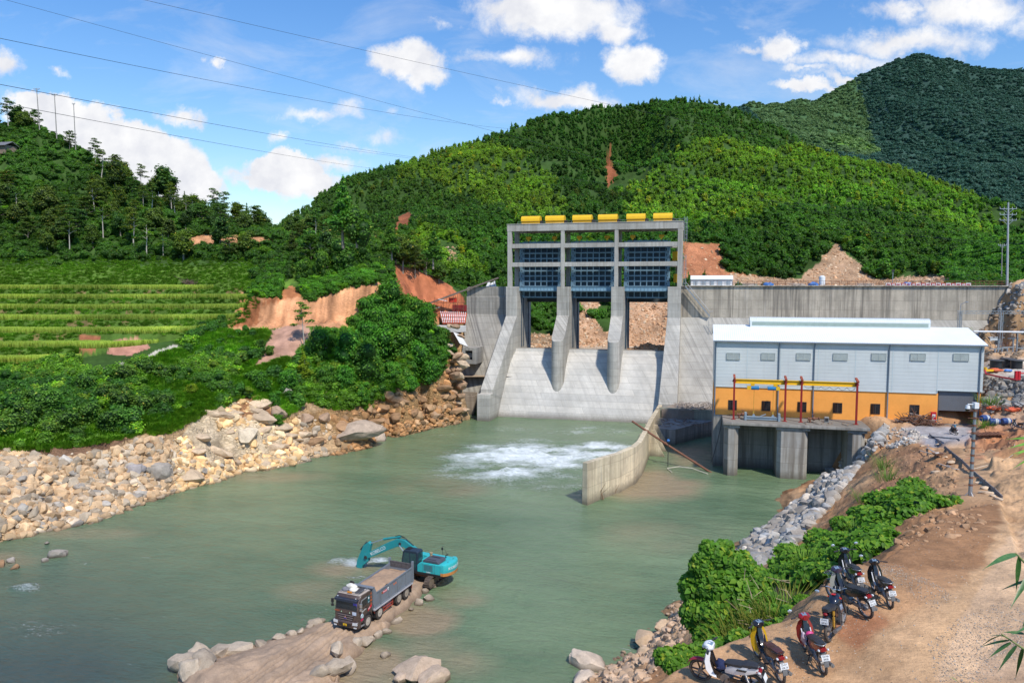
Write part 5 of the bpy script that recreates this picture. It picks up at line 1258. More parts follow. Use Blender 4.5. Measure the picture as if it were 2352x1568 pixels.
# masonry debris, red pipes near the yard
o=thing('red_pipe','red painted pipe lying along the edge of the yard','pipe',on(2300,862,15.));ORG[o.name]=tuple(o.location)
mb=MB();P=[on(2262,848,15.3),on(2264,858,15.2),on(2300,866,15.2),on(2336,872,15.2)];mb.tube(P,.12,7);mb.build('pipe_body',surf('red pipe paint',(.42,.02,.03)),o)
o=thing('hydrant','red pipe stand at the right edge of the yard','hydrant',on(2340,872,15.));mb=MB()
for dx in (-.4,0):mb.box(dx-.16,dx+.16,-.15,.15,0,1.2)
mb.tube([(0,0,.9),(.9,0,.9),(1.2,0,.2)],.1,6);mb.build('hydrant_body',surf('fire red paint',(.5,.008,.02)),o)
o=thing('yellow_crate','yellow tray with orange cloth beside the powerhouse corner','crate',on(2272,852,15.1));mb=MB();mb.box(-.9,.9,-.4,.4,0,.25);mb.box(-.8,-.6,-.4,.4,.25,.6);mb.build('tray',YEL,o)
mb=MB();mb.ball((1.,.3,.2),(.8,.5,.25),10,5);mb.build('cloth',surf('orange cloth',(.6,.12,.04),.3),o)
for px,py,lab in ((2300,852,'orange and blue rags heaped on the yard floor'),):
    o=thing('rag_heap',lab,'rags',on(px,py,15.1));mb=MB()
    for i in range(7):mb.ball((random.uniform(-1.3,1.3),random.uniform(-.4,.4),.12),(.5,.3,.18),8,4,i % 2)
    mb.build('cloth',[surf('orange cloth',(.6,.12,.04),.3),BLUTARP],o)
# ================================================================== VEGETATION
RNG=np.random.RandomState(5)
def unit(n,rs):
    v=rs.normal(size=(n,3));return v/np.linalg.norm(v,axis=1)[:,None]
def leaf_quads(P,Nn,size,aspect,rs,droop=None,fold=.18):
    """one folded leaf (two triangles pairs) per point"""
    n=len(P);Nn=Nn/np.linalg.norm(Nn,axis=1)[:,None]
    a=rs.normal(size=(n,3)) if droop is None else droop
    A=a-Nn*(a*Nn).sum(1)[:,None];A /= np.linalg.norm(A,axis=1)[:,None]+1e-9
    B=np.cross(Nn,A);L=size[:,None];Wd=L*aspect/2
    v0=P-A*L*.5;v1=P+B*Wd+Nn*L*fold-A*L*.05;v2=P+A*L*.5;v3=P-B*Wd+Nn*L*fold-A*L*.05
    V=np.stack([v0,v1,v2,v3],1).reshape(-1,3)
    i=np.arange(n)*4
    F=np.concatenate([np.stack([i,i+1,i+2],1),np.stack([i,i+2,i+3],1)],0)
    return V,F
def ico():
    bm=bmesh.new();bmesh.ops.create_icosphere(bm,subdivisions=2,radius=1);V=np.array([v.co[:] for v in bm.verts]);F=np.array([[v.index for v in f.verts] for f in bm.faces]);bm.free();return V,F
ICV,ICF=ico()
def crown_mesh(name,clumps,n,size,mat,seed=0,aspect=.6,core=.72,up=.3,hang=0.,flat=.5,contrast=1.):
    rs=np.random.RandomState(seed);C=np.array(clumps,float)
    w=(C[:,3]*C[:,4]+C[:,4]*C[:,5]+C[:,3]*C[:,5]);w /= w.sum()
    k=rs.choice(len(C),n,p=w);d=unit(n,rs);d[:,2]=np.where((d[:,2] < -.2) & (rs.rand(n) < .6),-d[:,2],d[:,2])
    r=1-.32*rs.rand(n)**1.3+.12*rs.rand(n)
    # lumpy shell
    lump=1+.16*np.sin(d[:,0]*5+k*1.7)*np.sin(d[:,1]*5.+k)+.1*np.sin(d[:,2]*9+k)
    P=C[k,:3]+d*C[k,3:6]*(r*lump)[:,None]
    nrm=d*(1-flat)+rs.normal(size=(n,3))*.45+np.array((0,0,up+flat))
    dr=None
    if hang:dr=rs.normal(size=(n,3))*.5+d*np.array((1,1,.2))-np.array((0,0,hang)); 
    zmin=(C[:,2]-C[:,5]).min();zmax=(C[:,2]+C[:,5]).max()
    sh=.1+.34*(d[:,2]*.5+.5)+.26*((P[:,2]-zmin)/(zmax-zmin))+.2*(r-.7)+rs.rand(n)*.28+(rs.rand(len(C))*.25-.12)[k]  # painted shading: upper and outer leaves lighter, lower and inner ones darker
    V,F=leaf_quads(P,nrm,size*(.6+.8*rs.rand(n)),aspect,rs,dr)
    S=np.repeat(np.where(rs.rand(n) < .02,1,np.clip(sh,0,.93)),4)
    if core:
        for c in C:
            b=len(V);V=np.r_[V,c[:3]+ICV*c[3:6]*core];F=np.r_[F,ICF+b];S=np.r_[S,np.full(len(ICV),0.)]  # darkest leaf tone on the core paints depth inside the crown
    return np_mesh(name,V,F,mat,{'shade':('POINT',S)})
def clumps_round(h,r,k,seed,zb=.35,sq=.8):
    rs=np.random.RandomState(seed);out=[]
    for i in range(k):
        a=rs.rand()*2*PI;f=rs.rand()**.6;z=h*(zb+(1-zb)*rs.rand()*.85);env=math.sqrt(max(.1,1-((z/h-(zb+1)/2)/((1-zb)/2+.12))**2))
        rr=r*(.34+.24*rs.rand());out.append((math.cos(a)*r*.62*f*env,math.sin(a)*r*.62*f*env,z,rr,rr,rr*sq))
    out.append((0,0,h*(1+zb)/2,r*.6,r*.6,h*(1-zb)*.42))
    return out
def clumps_layer(h,r,k,seed,zb=.55):
    rs=np.random.RandomState(seed);out=[]
    for i in range(k):
        z=h*(zb+(1-zb)*i/(k-1));a=i*2.4+rs.rand();f=r*(.75-.45*(i/(k-1)))*rs.uniform(.5,1.1);rr=r*rs.uniform(.3,.45)
        out.append((math.cos(a)*f,math.sin(a)*f,z,rr,rr,rr*.32))
    return out
def clumps_cone(h,r,k,seed):
    rs=np.random.RandomState(seed);out=[]
    for i in range(k):
        f=i/(k-1);z=h*(.25+.72*f);rr=r*(1-f)*.85+.3;a=i*2.4
        out.append((math.cos(a)*rr*.35,math.sin(a)*rr*.35,z,rr*.72,rr*.72,h*.09+.15))
    return out
def trunk_mesh(name,h,r,mat,seed,limbs=5,spread=1.5,lz=.5,bend=.4):
    rs=random.Random(seed);mb=MB();top=Vector((rs.uniform(-bend,bend),rs.uniform(-bend,bend),h*.88))
    pts=[Vector((0,0,-.4)),Vector((rs.uniform(-.1,.1),rs.uniform(-.1,.1),h*.3)),top*.62+Vector((rs.uniform(-.15,.15),0,0)),top]
    mb.tube(pts,[r*1.25,r,r*.7,r*.25],7)
    for i in range(limbs):
        f=lz+(1-lz)*.8*i/max(1,limbs);p=Vector((top.x*f,top.y*f,h*.88*f));a=i*2.4+rs.random();L=spread*(1-.4*(f-lz)/(1-lz+.01))
        mb.tube([p,p+Vector((math.cos(a)*L*.5,math.sin(a)*L*.5,L*.35)),p+Vector((math.cos(a)*L,math.sin(a)*L,L*.55))],[r*.45,r*.3,r*.1],5)
    o=mb.build(name,mat,smooth=60);me=o.data;bpy.data.objects.remove(o);return me
FOL=foliage('hill foliage',(.028,.064,.013),(.15,.265,.048));FOLI=foliage('hill foliage in mass',(.06,.125,.022),(.155,.30,.05),inst=True,trans=.42)
BARK=surf('grey bark',(.22,.19,.15),.3,3.,.9,.4);BARKP=surf('pale bark',(.42,.39,.33),.2,3.,.85,.3)
KIND={}
def kind(name,cm,tm=None):KIND[name]=(cm,tm)
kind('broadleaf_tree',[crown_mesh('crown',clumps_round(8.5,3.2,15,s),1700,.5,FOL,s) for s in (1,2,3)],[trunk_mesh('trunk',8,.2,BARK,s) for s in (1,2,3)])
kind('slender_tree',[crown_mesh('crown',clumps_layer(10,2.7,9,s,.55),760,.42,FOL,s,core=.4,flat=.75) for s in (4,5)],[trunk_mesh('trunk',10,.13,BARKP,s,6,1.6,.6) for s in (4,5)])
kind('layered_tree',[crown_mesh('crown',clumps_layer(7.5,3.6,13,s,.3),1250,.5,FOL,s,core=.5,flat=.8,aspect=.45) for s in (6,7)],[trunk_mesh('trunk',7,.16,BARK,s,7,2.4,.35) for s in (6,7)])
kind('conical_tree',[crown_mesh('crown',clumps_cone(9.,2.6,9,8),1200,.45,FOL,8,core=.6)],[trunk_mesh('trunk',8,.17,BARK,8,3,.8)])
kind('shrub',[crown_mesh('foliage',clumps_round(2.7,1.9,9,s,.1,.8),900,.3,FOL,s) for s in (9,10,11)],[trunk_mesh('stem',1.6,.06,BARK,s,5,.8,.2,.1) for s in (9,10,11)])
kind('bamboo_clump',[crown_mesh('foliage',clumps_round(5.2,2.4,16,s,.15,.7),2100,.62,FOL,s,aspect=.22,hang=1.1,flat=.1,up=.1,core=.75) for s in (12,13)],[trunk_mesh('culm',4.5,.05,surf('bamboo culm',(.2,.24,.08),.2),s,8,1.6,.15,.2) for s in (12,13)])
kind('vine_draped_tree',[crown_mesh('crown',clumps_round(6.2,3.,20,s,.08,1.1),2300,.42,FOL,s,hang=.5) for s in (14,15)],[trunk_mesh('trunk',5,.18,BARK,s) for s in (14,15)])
TREEN=0
def plant(kd,p,h=1.,tint=(1,1,1),label=None,cat='tree',group=None,var=None,rs=random):
    global TREEN
    cms,tms=KIND[kd];v=rs.randrange(len(cms)) if var is None else var
    o=thing(kd,label,cat,p,0,group,rot=(rs.uniform(-.05,.05),rs.uniform(-.05,.05),rs.uniform(0,6.28)));o.scale=(h*rs.uniform(.88,1.15),h*rs.uniform(.88,1.15),h)
    c=link(cms[v].name.split('.')[0],cms[v],o);c.color=(*tint,1)
    if tms:link(tms[v].name.split('.')[0],tms[v],o)
    TREEN += 1
    return o
def lefthill_trees():
    rs=random.Random(31)
    X,Y,Z,px,py=(LG[k] for k in ('X','Y','Z','px','py'))
    m=(Y > 163) & (Y < 224) & (px > -330) & (px < 1080) & (py < 650) & ~((px < 590) & (py > 600))
    ok=np.argwhere(m); 
    pts=[];tries=0
    W_=(Y[m]*1.0);cum=np.cumsum(W_/W_.sum())
    meadow=[[(40,300),(200,330),(250,380),(200,520),(60,460),(-40,430)],[(640,455),(760,440),(800,500),(700,510)],[(395,560),(400,535),(660,540),(660,572),(420,576)],[(655,680),(672,600),(690,600),(680,640)]]
    while len(pts) < 215 and tries < 30000:
        tries += 1;i,j=ok[np.searchsorted(cum,rs.random())]
        x,y,a,b=X[i,j]+rs.uniform(-.5,.5),Y[i,j]+rs.uniform(-.5,.5),px[i,j],py[i,j]
        inm=any(inpoly(np.array([a]),np.array([b]),q)[0] for q in meadow)
        if inm and rs.random() > .06:continue
        if (a > 640 and y < 172 and rs.random() < .5):continue
        dmin=2.9
        if any((x-q[0])**2+(y-q[1])**2 < dmin**2 for q in pts):continue
        pts.append((x,y,a,b))
    lab={'broadleaf_tree':'dense round broadleaf tree among the trees of the left hillside','slender_tree':'slender tree with pale bare trunk on the left hillside','layered_tree':'spreading tree with layered branches on the left hillside','conical_tree':'dark pointed tree on the left hillside'}
    for x,y,a,b in pts:
        u=rs.random();kd='broadleaf_tree' if u < .46 else 'layered_tree' if u < .73 else 'slender_tree' if u < .92 else 'conical_tree'
        g=rs.uniform(.7,1.15);t_=(g*rs.uniform(.8,1.35),g,g*rs.uniform(.7,1.2))
        if rs.random() < .12:t_=(1.5*g,1.25*g,.8*g)
        edge=(b < 560 and a > 300) or b < 420
        plant(kd,(x,y,drop(left_bvh,x,y)-.2),rs.uniform(.62,1.0)*(.85 if edge else 1.),t_,lab[kd],'tree',lab[kd].replace('tree ','trees ',1)[:60],rs=rs)
    # individually recognisable trees on the skyline
    sky=[('broadleaf_tree',383,470,1.25,(.75,.9,.9),'largest dark bushy tree standing alone against the cloud on the left ridge'),
           ('slender_tree',496,462,1.15,(.8,.85,.8),'tall flat topped tree with pale forked trunk on the left ridge'),
           ('conical_tree',566,470,.95,(.7,.95,.9),'pointed dark tree on the ridge right of the tall flat topped tree'),
           ('layered_tree',455,470,.85,(.85,.85,.7),'low umbrella shaped tree just left of the tall flat topped tree'),
           ('slender_tree',20,305,.95,(.8,.85,.8),'leaning feathery tree at the top left corner of the hillside'),
           ('layered_tree',160,345,.7,(.9,.9,.8),'small tree below the third power pole on the left ridge'),
           ('slender_tree',668,512,.75,(1.,.9,.7),'thin open crowned tree where the left ridge meets the far hill'),
           ('slender_tree',220,385,.8,(.7,.8,.7),'open crowned tree on the ridge below the power poles')]
    for kd,a,b,h,t_,l in sky:
        p=pick(left_bvh,a,b)
        if p is None:p=Vector(PY(a,b,214));p.z=drop(left_bvh,p.x,p.y)
        plant(kd,p,h,t_,l,'tree',rs=rs)
lefthill_trees()
def bank_plants():
    rs=random.Random(77)
    L=[]
    # bamboo and vine mass above the cliff beside the dam
    for a,b,h,kd in [(860,735,1.,'bamboo_clump'),(900,725,1.05,'vine_draped_tree'),(940,735,1.,'bamboo_clump'),(975,740,.9,'bamboo_clump'),(820,770,.9,'bamboo_clump'),(780,770,.6,'shrub'),(700,800,.8,'slender_tree'),(730,830,.9,'vine_draped_tree'),(760,800,.8,'bamboo_clump'),(800,840,.95,'vine_draped_tree'),(840,800,1.,'bamboo_clump'),(870,770,1.05,'bamboo_clump'),(905,760,1.1,'bamboo_clump'),(940,780,1.05,'bamboo_clump'),(975,770,1.05,'bamboo_clump'),(1000,800,.9,'bamboo_clump'),(1010,840,.75,'bamboo_clump'),
        (880,830,1.,'vine_draped_tree'),(920,840,1.,'vine_draped_tree'),(960,860,.9,'vine_draped_tree'),(990,880,.7,'vine_draped_tree'),(840,870,.95,'vine_draped_tree'),(790,890,.8,'bamboo_clump'),(750,880,.75,'bamboo_clump'),(700,880,.6,'conical_tree'),(690,920,.55,'bamboo_clump'),(660,900,.6,'vine_draped_tree'),(630,930,.5,'bamboo_clump'),(600,900,.55,'vine_draped_tree'),(730,925,.5,'shrub'),(830,920,.7,'bamboo_clump'),(870,905,.6,'vine_draped_tree'),(640,975,.4,'bamboo_clump'),(580,880,.8,'shrub'),(900,880,.75,'bamboo_clump'),(940,900,.6,'bamboo_clump')]:
        L.append((kd,a,b,h*(1.17 if a > 830 else 1.08),'mass'))
    for a,b,h,kd in [(510,745,.45,'bamboo_clump'),(548,725,.25,'shrub'),(600,800,.4,'bamboo_clump'),(575,810,.45,'shrub'),(620,815,.4,'bamboo_clump'),(440,905,.4,'bamboo_clump'),(470,880,.6,'shrub'),
        (200,900,1.1,'shrub'),(110,960,1.25,'vine_draped_tree'),(60,980,1.3,'shrub'),(200,975,1.2,'shrub'),(250,990,1.15,'shrub'),(300,985,1.2,'shrub'),(150,990,1.1,'shrub'),(20,960,1.3,'shrub'),(330,950,1.1,'shrub'),(0,1000,1.1,'shrub'),(120,1000,.9,'shrub'),(280,940,1.3,'shrub'),(240,920,1.2,'shrub'),(380,940,1.,'shrub'),(60,940,1.2,'shrub'),(380,870,1.,'shrub'),(330,860,1.,'shrub'),(290,880,1.1,'shrub'),(180,1010,.9,'bamboo_clump'),(420,870,.9,'shrub'),(520,900,.8,'shrub'),(560,830,.8,'shrub')]:
        if kd == 'vine_draped_tree':h *= .6
        if kd == 'bamboo_clump' and a < 300:h *= .5
        L.append((kd,a,b,h,'bench'))
    for a,b,h,kd in [(700,645,.8,'vine_draped_tree'),(740,640,.95,'vine_draped_tree'),(790,620,1.05,'vine_draped_tree'),(830,615,1.,'vine_draped_tree'),(860,600,.9,'vine_draped_tree'),(720,600,.9,'broadleaf_tree'),(770,580,1.,'vine_draped_tree'),(820,560,.95,'vine_draped_tree'),(788,560,1.15,'conical_tree'),(870,640,.6,'shrub'),(620,650,.8,'shrub'),(800,650,.7,'shrub'),(690,670,.7,'shrub'),(760,660,.8,'shrub'),(585,640,1.,'shrub'),(50,600,1.1,'shrub'),(130,610,.7,'shrub'),(995,610,.7,'conical_tree'),(900,590,.7,'conical_tree')]:
        L.append((kd,a,b,h,'slope'))
    seen={}
    tintd={'mass':(.85,1.3,.75),'bench':(1.,1.15,.9),'slope':(.9,1.2,.85)}
    wh={'mass':'in the green mass above the cliff beside the dam','bench':'on the overgrown bench above the left bank rocks','slope':'on the slope above the red earth cut'}
    for kd,a,b,h,w_ in L:
        p=pickr(left_bvh,a,b,120);g=rs.uniform(.85,1.25);t0=tintd[w_];t_=(t0[0]*g*rs.uniform(.85,1.2),t0[1]*g,t0[2]*g)
        l={'shrub':'leafy green shrub ','bamboo_clump':'drooping bamboo clump ','vine_draped_tree':'vine draped leafy tree ','conical_tree':'upright narrow tree ','slender_tree':'thin tree with open crown ','broadleaf_tree':'round leafy tree '}[kd]+wh[w_]
        if (kd,a) in (('conical_tree',700),):t_=(2.2,1.7,.5);l='bright yellow green young tree in the dark mass above the bank rocks'; 
        if a == 440:t_=(2.2,1.8,.6);l='small yellow green bamboo on the grassy bench'
        if a == 788:l='tall vine covered dead tree rising above the red cut'
        if kd == 'slender_tree' and a == 700:l='thin leafy tree standing before the red landslide'
        if a == 510:l='small round bamboo at the end of the rice terraces'
        uniq=a in (440,788,510) or kd == 'slender_tree' or (kd,a) == ('conical_tree',700)
        plant(kd,p-Vector((0,0,.3)),h,t_,l,'bush' if kd in ('shrub','bamboo_clump') else 'tree',None if uniq else l.split(' on ')[0].split(' in ')[0]+'s '+w_,rs=rs)
bank_plants()
# ---------- uncountable growth
def srcs(kd,mat):
    out=[]
    for me in kd:
        me=me.copy();me.materials.clear();me.materials.append(mat);out.append(bpy.data.objects.new(me.name+'_source',me))
    return out
far_v=srcs([crown_mesh('far_crown',clumps_round(6.6,2.5,6,s,.2,.95),150,1.15,FOL,s,core=.8) for s in (41,42,43)]+[crown_mesh('far_crown',clumps_cone(7.6,2.1,5,44),130,1.,FOL,44,core=.8)],FOLI)
rock_v=[]
def scatter(name,label,G,bv,n,wfun,variants,vi,scl,tintf,seed,kind='stuff',sink=.3,tilt=.08):
    rs=np.random.RandomState(seed);X,Y,Z=G['X'],G['Y'],G['Z'];w=(wfun(G)/np.clip(slope_of(X,Y,Z),.22,1)).ravel();w=np.where(w > 0,w,0);w /= w.sum()
    c=rs.choice(len(w),n,p=w);nr,na=X.shape;x,y,z=X.ravel()[c].copy(),Y.ravel()[c].copy(),Z.ravel()[c].copy()
    ii,jj=c//na,c % na
    i2=np.clip(ii+rs.choice((-1,1),n),0,nr-1);j2=np.clip(jj+rs.choice((-1,1),n),0,na-1);f,g=rs.rand(n)*.5,rs.rand(n)*.5
    for A,arr in ((x,X),(y,Y),(z,Z)):
        base=arr[ii,jj];A[:]=base+(arr[i2,jj]-base)*f+(arr[ii,j2]-base)*g
    s=scl[0]+(scl[1]-scl[0])*rs.rand(n)**(3. if variants is rock_v else 1.4);S=np.stack([s*rs.uniform(.85,1.15,n),s*rs.uniform(.85,1.15,n),s*rs.uniform(.85,1.15,n)],1)
    R=np.stack([rs.normal(0,tilt,n),rs.normal(0,tilt,n),rs.rand(n)*6.28],1)
    px,py=proj(x,y,z);T=tintf(x,y,z,px,py,rs)
    o=instancer(name,np.stack([x,y,z-sink*s],1),R,S,rs.choice(vi,n),T,variants)
    return tag(o,label,None,None,kind)
def wh(G):
    A=G['Y']**1.35*(G['Y'] > 214)
    vis=(G['px'] > 560) & (G['px'] < 2600) & (G['bare'] < .5) & (~G['mud']) & (G['Y'] < 760)
    A=A*vis*np.where(inpoly(G['px'],G['py'],[(1200,310),(1240,225),(1500,215),(1520,300),(1450,400),(1380,400)]),3.2,1.);A[(G['Y'] < 230) & (G['px'] > 1215) & (G['px'] < 1550)]=0
    return A
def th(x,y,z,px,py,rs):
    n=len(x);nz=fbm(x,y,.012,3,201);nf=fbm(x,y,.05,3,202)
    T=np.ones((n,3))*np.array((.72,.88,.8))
    lit=inpoly(px+nf*25,py+nz*18,[(880,450),(930,350),(1060,330),(1190,360),(1260,400),(1290,470),(1330,510),(1200,520),(1080,480),(960,430)])  # sunlit patches between cloud shadows, painted into the tree tint
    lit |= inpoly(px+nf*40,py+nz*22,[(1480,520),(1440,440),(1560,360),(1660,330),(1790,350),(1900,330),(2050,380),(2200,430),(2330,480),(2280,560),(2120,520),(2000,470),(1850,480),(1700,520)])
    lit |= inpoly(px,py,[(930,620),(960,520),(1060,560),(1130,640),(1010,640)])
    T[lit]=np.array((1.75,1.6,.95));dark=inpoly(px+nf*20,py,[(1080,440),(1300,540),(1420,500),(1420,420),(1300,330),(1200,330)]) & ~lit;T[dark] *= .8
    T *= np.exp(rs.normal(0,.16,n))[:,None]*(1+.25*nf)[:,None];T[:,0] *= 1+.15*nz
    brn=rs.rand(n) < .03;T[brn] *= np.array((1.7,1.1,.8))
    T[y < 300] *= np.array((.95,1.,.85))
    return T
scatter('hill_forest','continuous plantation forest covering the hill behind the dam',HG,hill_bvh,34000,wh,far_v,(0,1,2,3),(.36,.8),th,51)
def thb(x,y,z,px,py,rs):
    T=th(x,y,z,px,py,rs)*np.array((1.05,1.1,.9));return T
bush_v=srcs([crown_mesh('undergrowth_bush',clumps_round(1.8,1.5,6,s,.0,.8),240,.34,FOL,s,core=.8) for s in (61,62,63)],FOLI)
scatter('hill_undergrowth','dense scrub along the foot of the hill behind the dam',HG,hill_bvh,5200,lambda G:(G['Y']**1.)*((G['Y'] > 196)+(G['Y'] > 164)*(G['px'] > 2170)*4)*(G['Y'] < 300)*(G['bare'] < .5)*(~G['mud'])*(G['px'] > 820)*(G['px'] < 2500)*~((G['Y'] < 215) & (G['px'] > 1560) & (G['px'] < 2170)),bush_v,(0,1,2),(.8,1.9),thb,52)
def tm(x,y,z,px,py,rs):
    n=len(x);T=np.ones((n,3))*np.array((.62,.92,.86));lit=inpoly(px,py,[(1700,230),(1960,150),(1990,250),(2010,360),(1960,360),(1800,330)]);T[lit]=np.array((1.75,1.7,.8))  # base tint blued for haze; sunlit flank painted brighter
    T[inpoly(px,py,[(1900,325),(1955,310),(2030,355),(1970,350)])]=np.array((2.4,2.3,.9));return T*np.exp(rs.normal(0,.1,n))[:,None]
mt_v=srcs([crown_mesh('far_canopy',clumps_round(8,6.,7,s,.1,.6),130,2.2,FOL,s,core=.85) for s in (71,72)],foliage('distant canopy',(.062,.112,.085),(.082,.142,.1),inst=True,trans=.15))  # haze painted into the leaf colours: bluish and low in contrast
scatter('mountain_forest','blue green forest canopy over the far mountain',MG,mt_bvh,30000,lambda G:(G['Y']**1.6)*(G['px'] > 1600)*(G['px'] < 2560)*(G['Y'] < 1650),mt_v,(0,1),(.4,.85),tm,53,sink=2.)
def tl(x,y,z,px,py,rs):
    n=len(x);nz=fbm(x,y,.05,3,203);T=np.ones((n,3))*np.array((.85,1.,.8));T *= np.exp(rs.normal(0,.2,n))[:,None]*(1+.35*nz)[:,None]
    br=rs.rand(n) < .06;T[br] *= np.array((1.7,1.45,.7));return T
def tlh(x,y,z,px,py,rs):return tl(x,y,z,px,py,rs)*np.array((.8,.82,.8))
def tbench(x,y,z,px,py,rs):
    n=len(x);p=fbm(x,y,.1,3,211);T=np.ones((n,3))*np.array((.95,1.15,.8));T[p > .12]=np.array((1.45,1.5,.8));T[p < -.25]=np.array((.62,.85,.7));k=rs.rand(n);T[k < .05]=np.array((1.9,1.5,.8));T[k > .93]=np.array((2.2,2.2,.8));return T*np.exp(rs.normal(0,.2,n))[:,None]
nm=lambda G,*P:~np.any([inpoly(G['px'],G['py'],q) for q in P],axis=0)
scatter('hillside_scrub','dense scrub between the trees of the left hillside',LG,left_bvh,5200,lambda G:(G['Y'] > 160)*(G['Y'] < 226)*(G['py'] < 640)*~((G['px'] < 590) & (G['py'] > 598))*(G['px'] > -320)*nm(G,[(405,545),(470,540),(620,548),(640,565),(440,566)],[(655,665),(672,600),(688,600),(680,650)],[(895,600),(1060,600),(1070,740),(980,740),(895,660)])*(G['Y']),bush_v,(0,1,2),(.5,1.25),tlh,54)
bare1=[(520,760),(556,680),(720,685),(800,660),(870,645),(905,600),(1000,630),(1080,680),(1080,770),(800,765),(700,755)];bare2=[(580,850),(620,760),(700,745),(720,770),(660,860)]
bare3=[(-100,872),(-100,812),(80,822),(100,850)];bare4=[(175,860),(185,765),(410,770),(410,800),(250,862)];path_=[(350,1000),(470,905),(560,860),(585,880),(480,935),(400,985)]
benchp=[(-300,1035),(-300,835),(100,838),(190,832),(200,800),(420,785),(480,755),(560,755),(620,760),(720,770),(1040,740),(1050,790),(1000,870),(900,900),(860,930),(800,945),(700,925),(650,965),(600,925),(560,910),(480,945),(380,985),(250,1015),(120,1035)]
scatter('bench_scrub','thick green undergrowth on the bench above the left bank rocks',LG,left_bvh,3300,lambda G:(.12+1.*(fbm(G['X'],G['Y'],.09,3,212) > -.05))*inpoly(G['px'],G['py'],benchp)*nm(G,bare2,bare4,path_,bare1)*(G['Y'] < 160)*(G['Y']),bush_v,(0,1,2),(.25,1.15),tbench,55)
scatter('slope_scrub','scrub on the slopes beside the red earth cut',LG,left_bvh,1500,lambda G:inpoly(G['px'],G['py'],[(560,680),(600,640),(620,600),(880,560),(900,610),(900,650),(800,660),(720,690)])*nm(G,[(640,700),(665,560),(700,560),(690,620),(690,690)])*(G['Y'] < 190),bush_v,(0,1,2),(.4,1.),lambda *a:tl(*a)*np.array((1.1,1.25,.9)),56)
# grass tufts
def tuft_mesh(name,n,h,seed,spread=.35,w=.035,lean=.5):
    rs=np.random.RandomState(seed);a=rs.rand(n)*2*PI;r=rs.rand(n)*spread;b=np.stack([np.cos(a)*r,np.sin(a)*r,np.zeros(n)],1)
    d=np.stack([np.cos(a)*lean*rs.rand(n),np.sin(a)*lean*rs.rand(n),np.ones(n)],1);L=h*(.5+.6*rs.rand(n));s=np.stack([-np.sin(a),np.cos(a),np.zeros(n)],1)*w
    m_=b+d*(L*.6)[:,None];t_=b+d*L[:,None]+np.stack([np.cos(a)*L*.25,np.sin(a)*L*.25,-L*.12],1)
    V=np.stack([b-s,b+s,m_+s*.8,m_-s*.8,t_],1).reshape(-1,3);i=np.arange(n)*5
    F=np.concatenate([np.stack([i,i+1,i+2],1),np.stack([i,i+2,i+3],1),np.stack([i+3,i+2,i+4],1)]);S=np.repeat(rs.rand(n)*.6+.3,5);S[0::5] *= .4;S[1::5] *= .4
    return np_mesh(name,V,F,FOL,{'shade':('POINT',S)})
tuft_v=srcs([tuft_mesh('grass_tuft',60,.6,s,.55,.05) for s in (81,82)],FOLI)
def tg(x,y,z,px,py,rs):
    n=len(x);T=np.ones((n,3))*np.array((1.9,1.75,.9))*np.exp(rs.normal(0,.15,n))[:,None];T *= (1+.3*fbm(x,y,.1,3,204))[:,None];return T
scatter('terrace_grass','grass on the terrace banks and meadow of the left side',LG,left_bvh,11000,lambda G:(inpoly(G['px'],G['py'],[(-300,860),(-300,590),(640,590),(620,660),(560,740),(480,770),(190,815),(130,850)])*(~G['tread'])*nm(G,bare3,bare4)*(G['Y'] < 175))*G['Y'],tuft_v,(0,1),(.4,1.),lambda *a:tg(*a)*np.array((.8,.85,.8)),57,sink=.02)
scatter('bench_meadow','rough light green grass filling the gaps between the shrubs of the bench',LG,left_bvh,9000,lambda G:inpoly(G['px'],G['py'],benchp)*nm(G,bare2,bare4,bare1)*(G['Y'] < 160)*(G['Y']),tuft_v,(0,1),(.7,1.7),lambda *a:tg(*a)*np.array((.95,1.1,.8)),70,sink=.02)
scatter('bench_grass','pale grass along the footpath above the bank',LG,left_bvh,2500,lambda G:inpoly(G['px'],G['py'],[(340,1000),(450,890),(560,850),(660,820),(690,850),(600,880),(560,905),(480,945),(400,990)])*(G['Y'] < 140)*1.,tuft_v,(0,1),(.5,1.1),lambda *a:tg(*a)*np.array((1.1,1.15,.9)),58,sink=.02)
# rice: rows of upright blades on every level tread
def rice():
    rs=np.random.RandomState(9);idx=np.argwhere(LG['tread'] & (LG['px'] > -260));X,Y,Z=LG['X'],LG['Y'],LG['Z']
    per=9;I=np.repeat(idx[:,0],per);J=np.repeat(idx[:,1],per);n=len(I)
    I2=np.clip(I+1,0,X.shape[0]-1);J2=np.clip(J+1,0,X.shape[1]-1);f,g=rs.rand(n),rs.rand(n)
    P=np.stack([A[I,J]+(A[I2,J]-A[I,J])*f+(A[I,J2]-A[I,J])*g for A in (X,Y,Z)],1);P[:,2]=Z[I,J]-.03
    a=rs.rand(n)*2*PI;w=.12;s=np.stack([np.cos(a),np.sin(a),np.zeros(n)],1)*w;h=.75+.3*rs.rand(n);l=rs.normal(0,.12,(n,2))
    top=P+np.stack([l[:,0],l[:,1],h],1)
    V=np.stack([P-s,P+s,top+s*.6,top-s*.6+np.array((0,0,.1))],1).reshape(-1,3);i=np.arange(n)*4
    F=np.concatenate([np.stack([i,i+1,i+2],1),np.stack([i,i+2,i+3],1)])
    ton=.55+.25*fbm(P[:,0],P[:,1],.08,3,205)+rs.rand(n)*.2;S=np.stack([ton*.35,ton*.35,ton,ton],1).reshape(-1)
    me=np_mesh('rice_crop',V,F,foliage('rice blades',(.08,.15,.02),(.62,.74,.13),trans=.45),{'shade':('POINT',S)})
    o=link('rice_crop',me);o.color=(1,1,1,1);tag(o,'bright green rice growing in rows on the stepped terraces',None,None,'stuff')
rice()

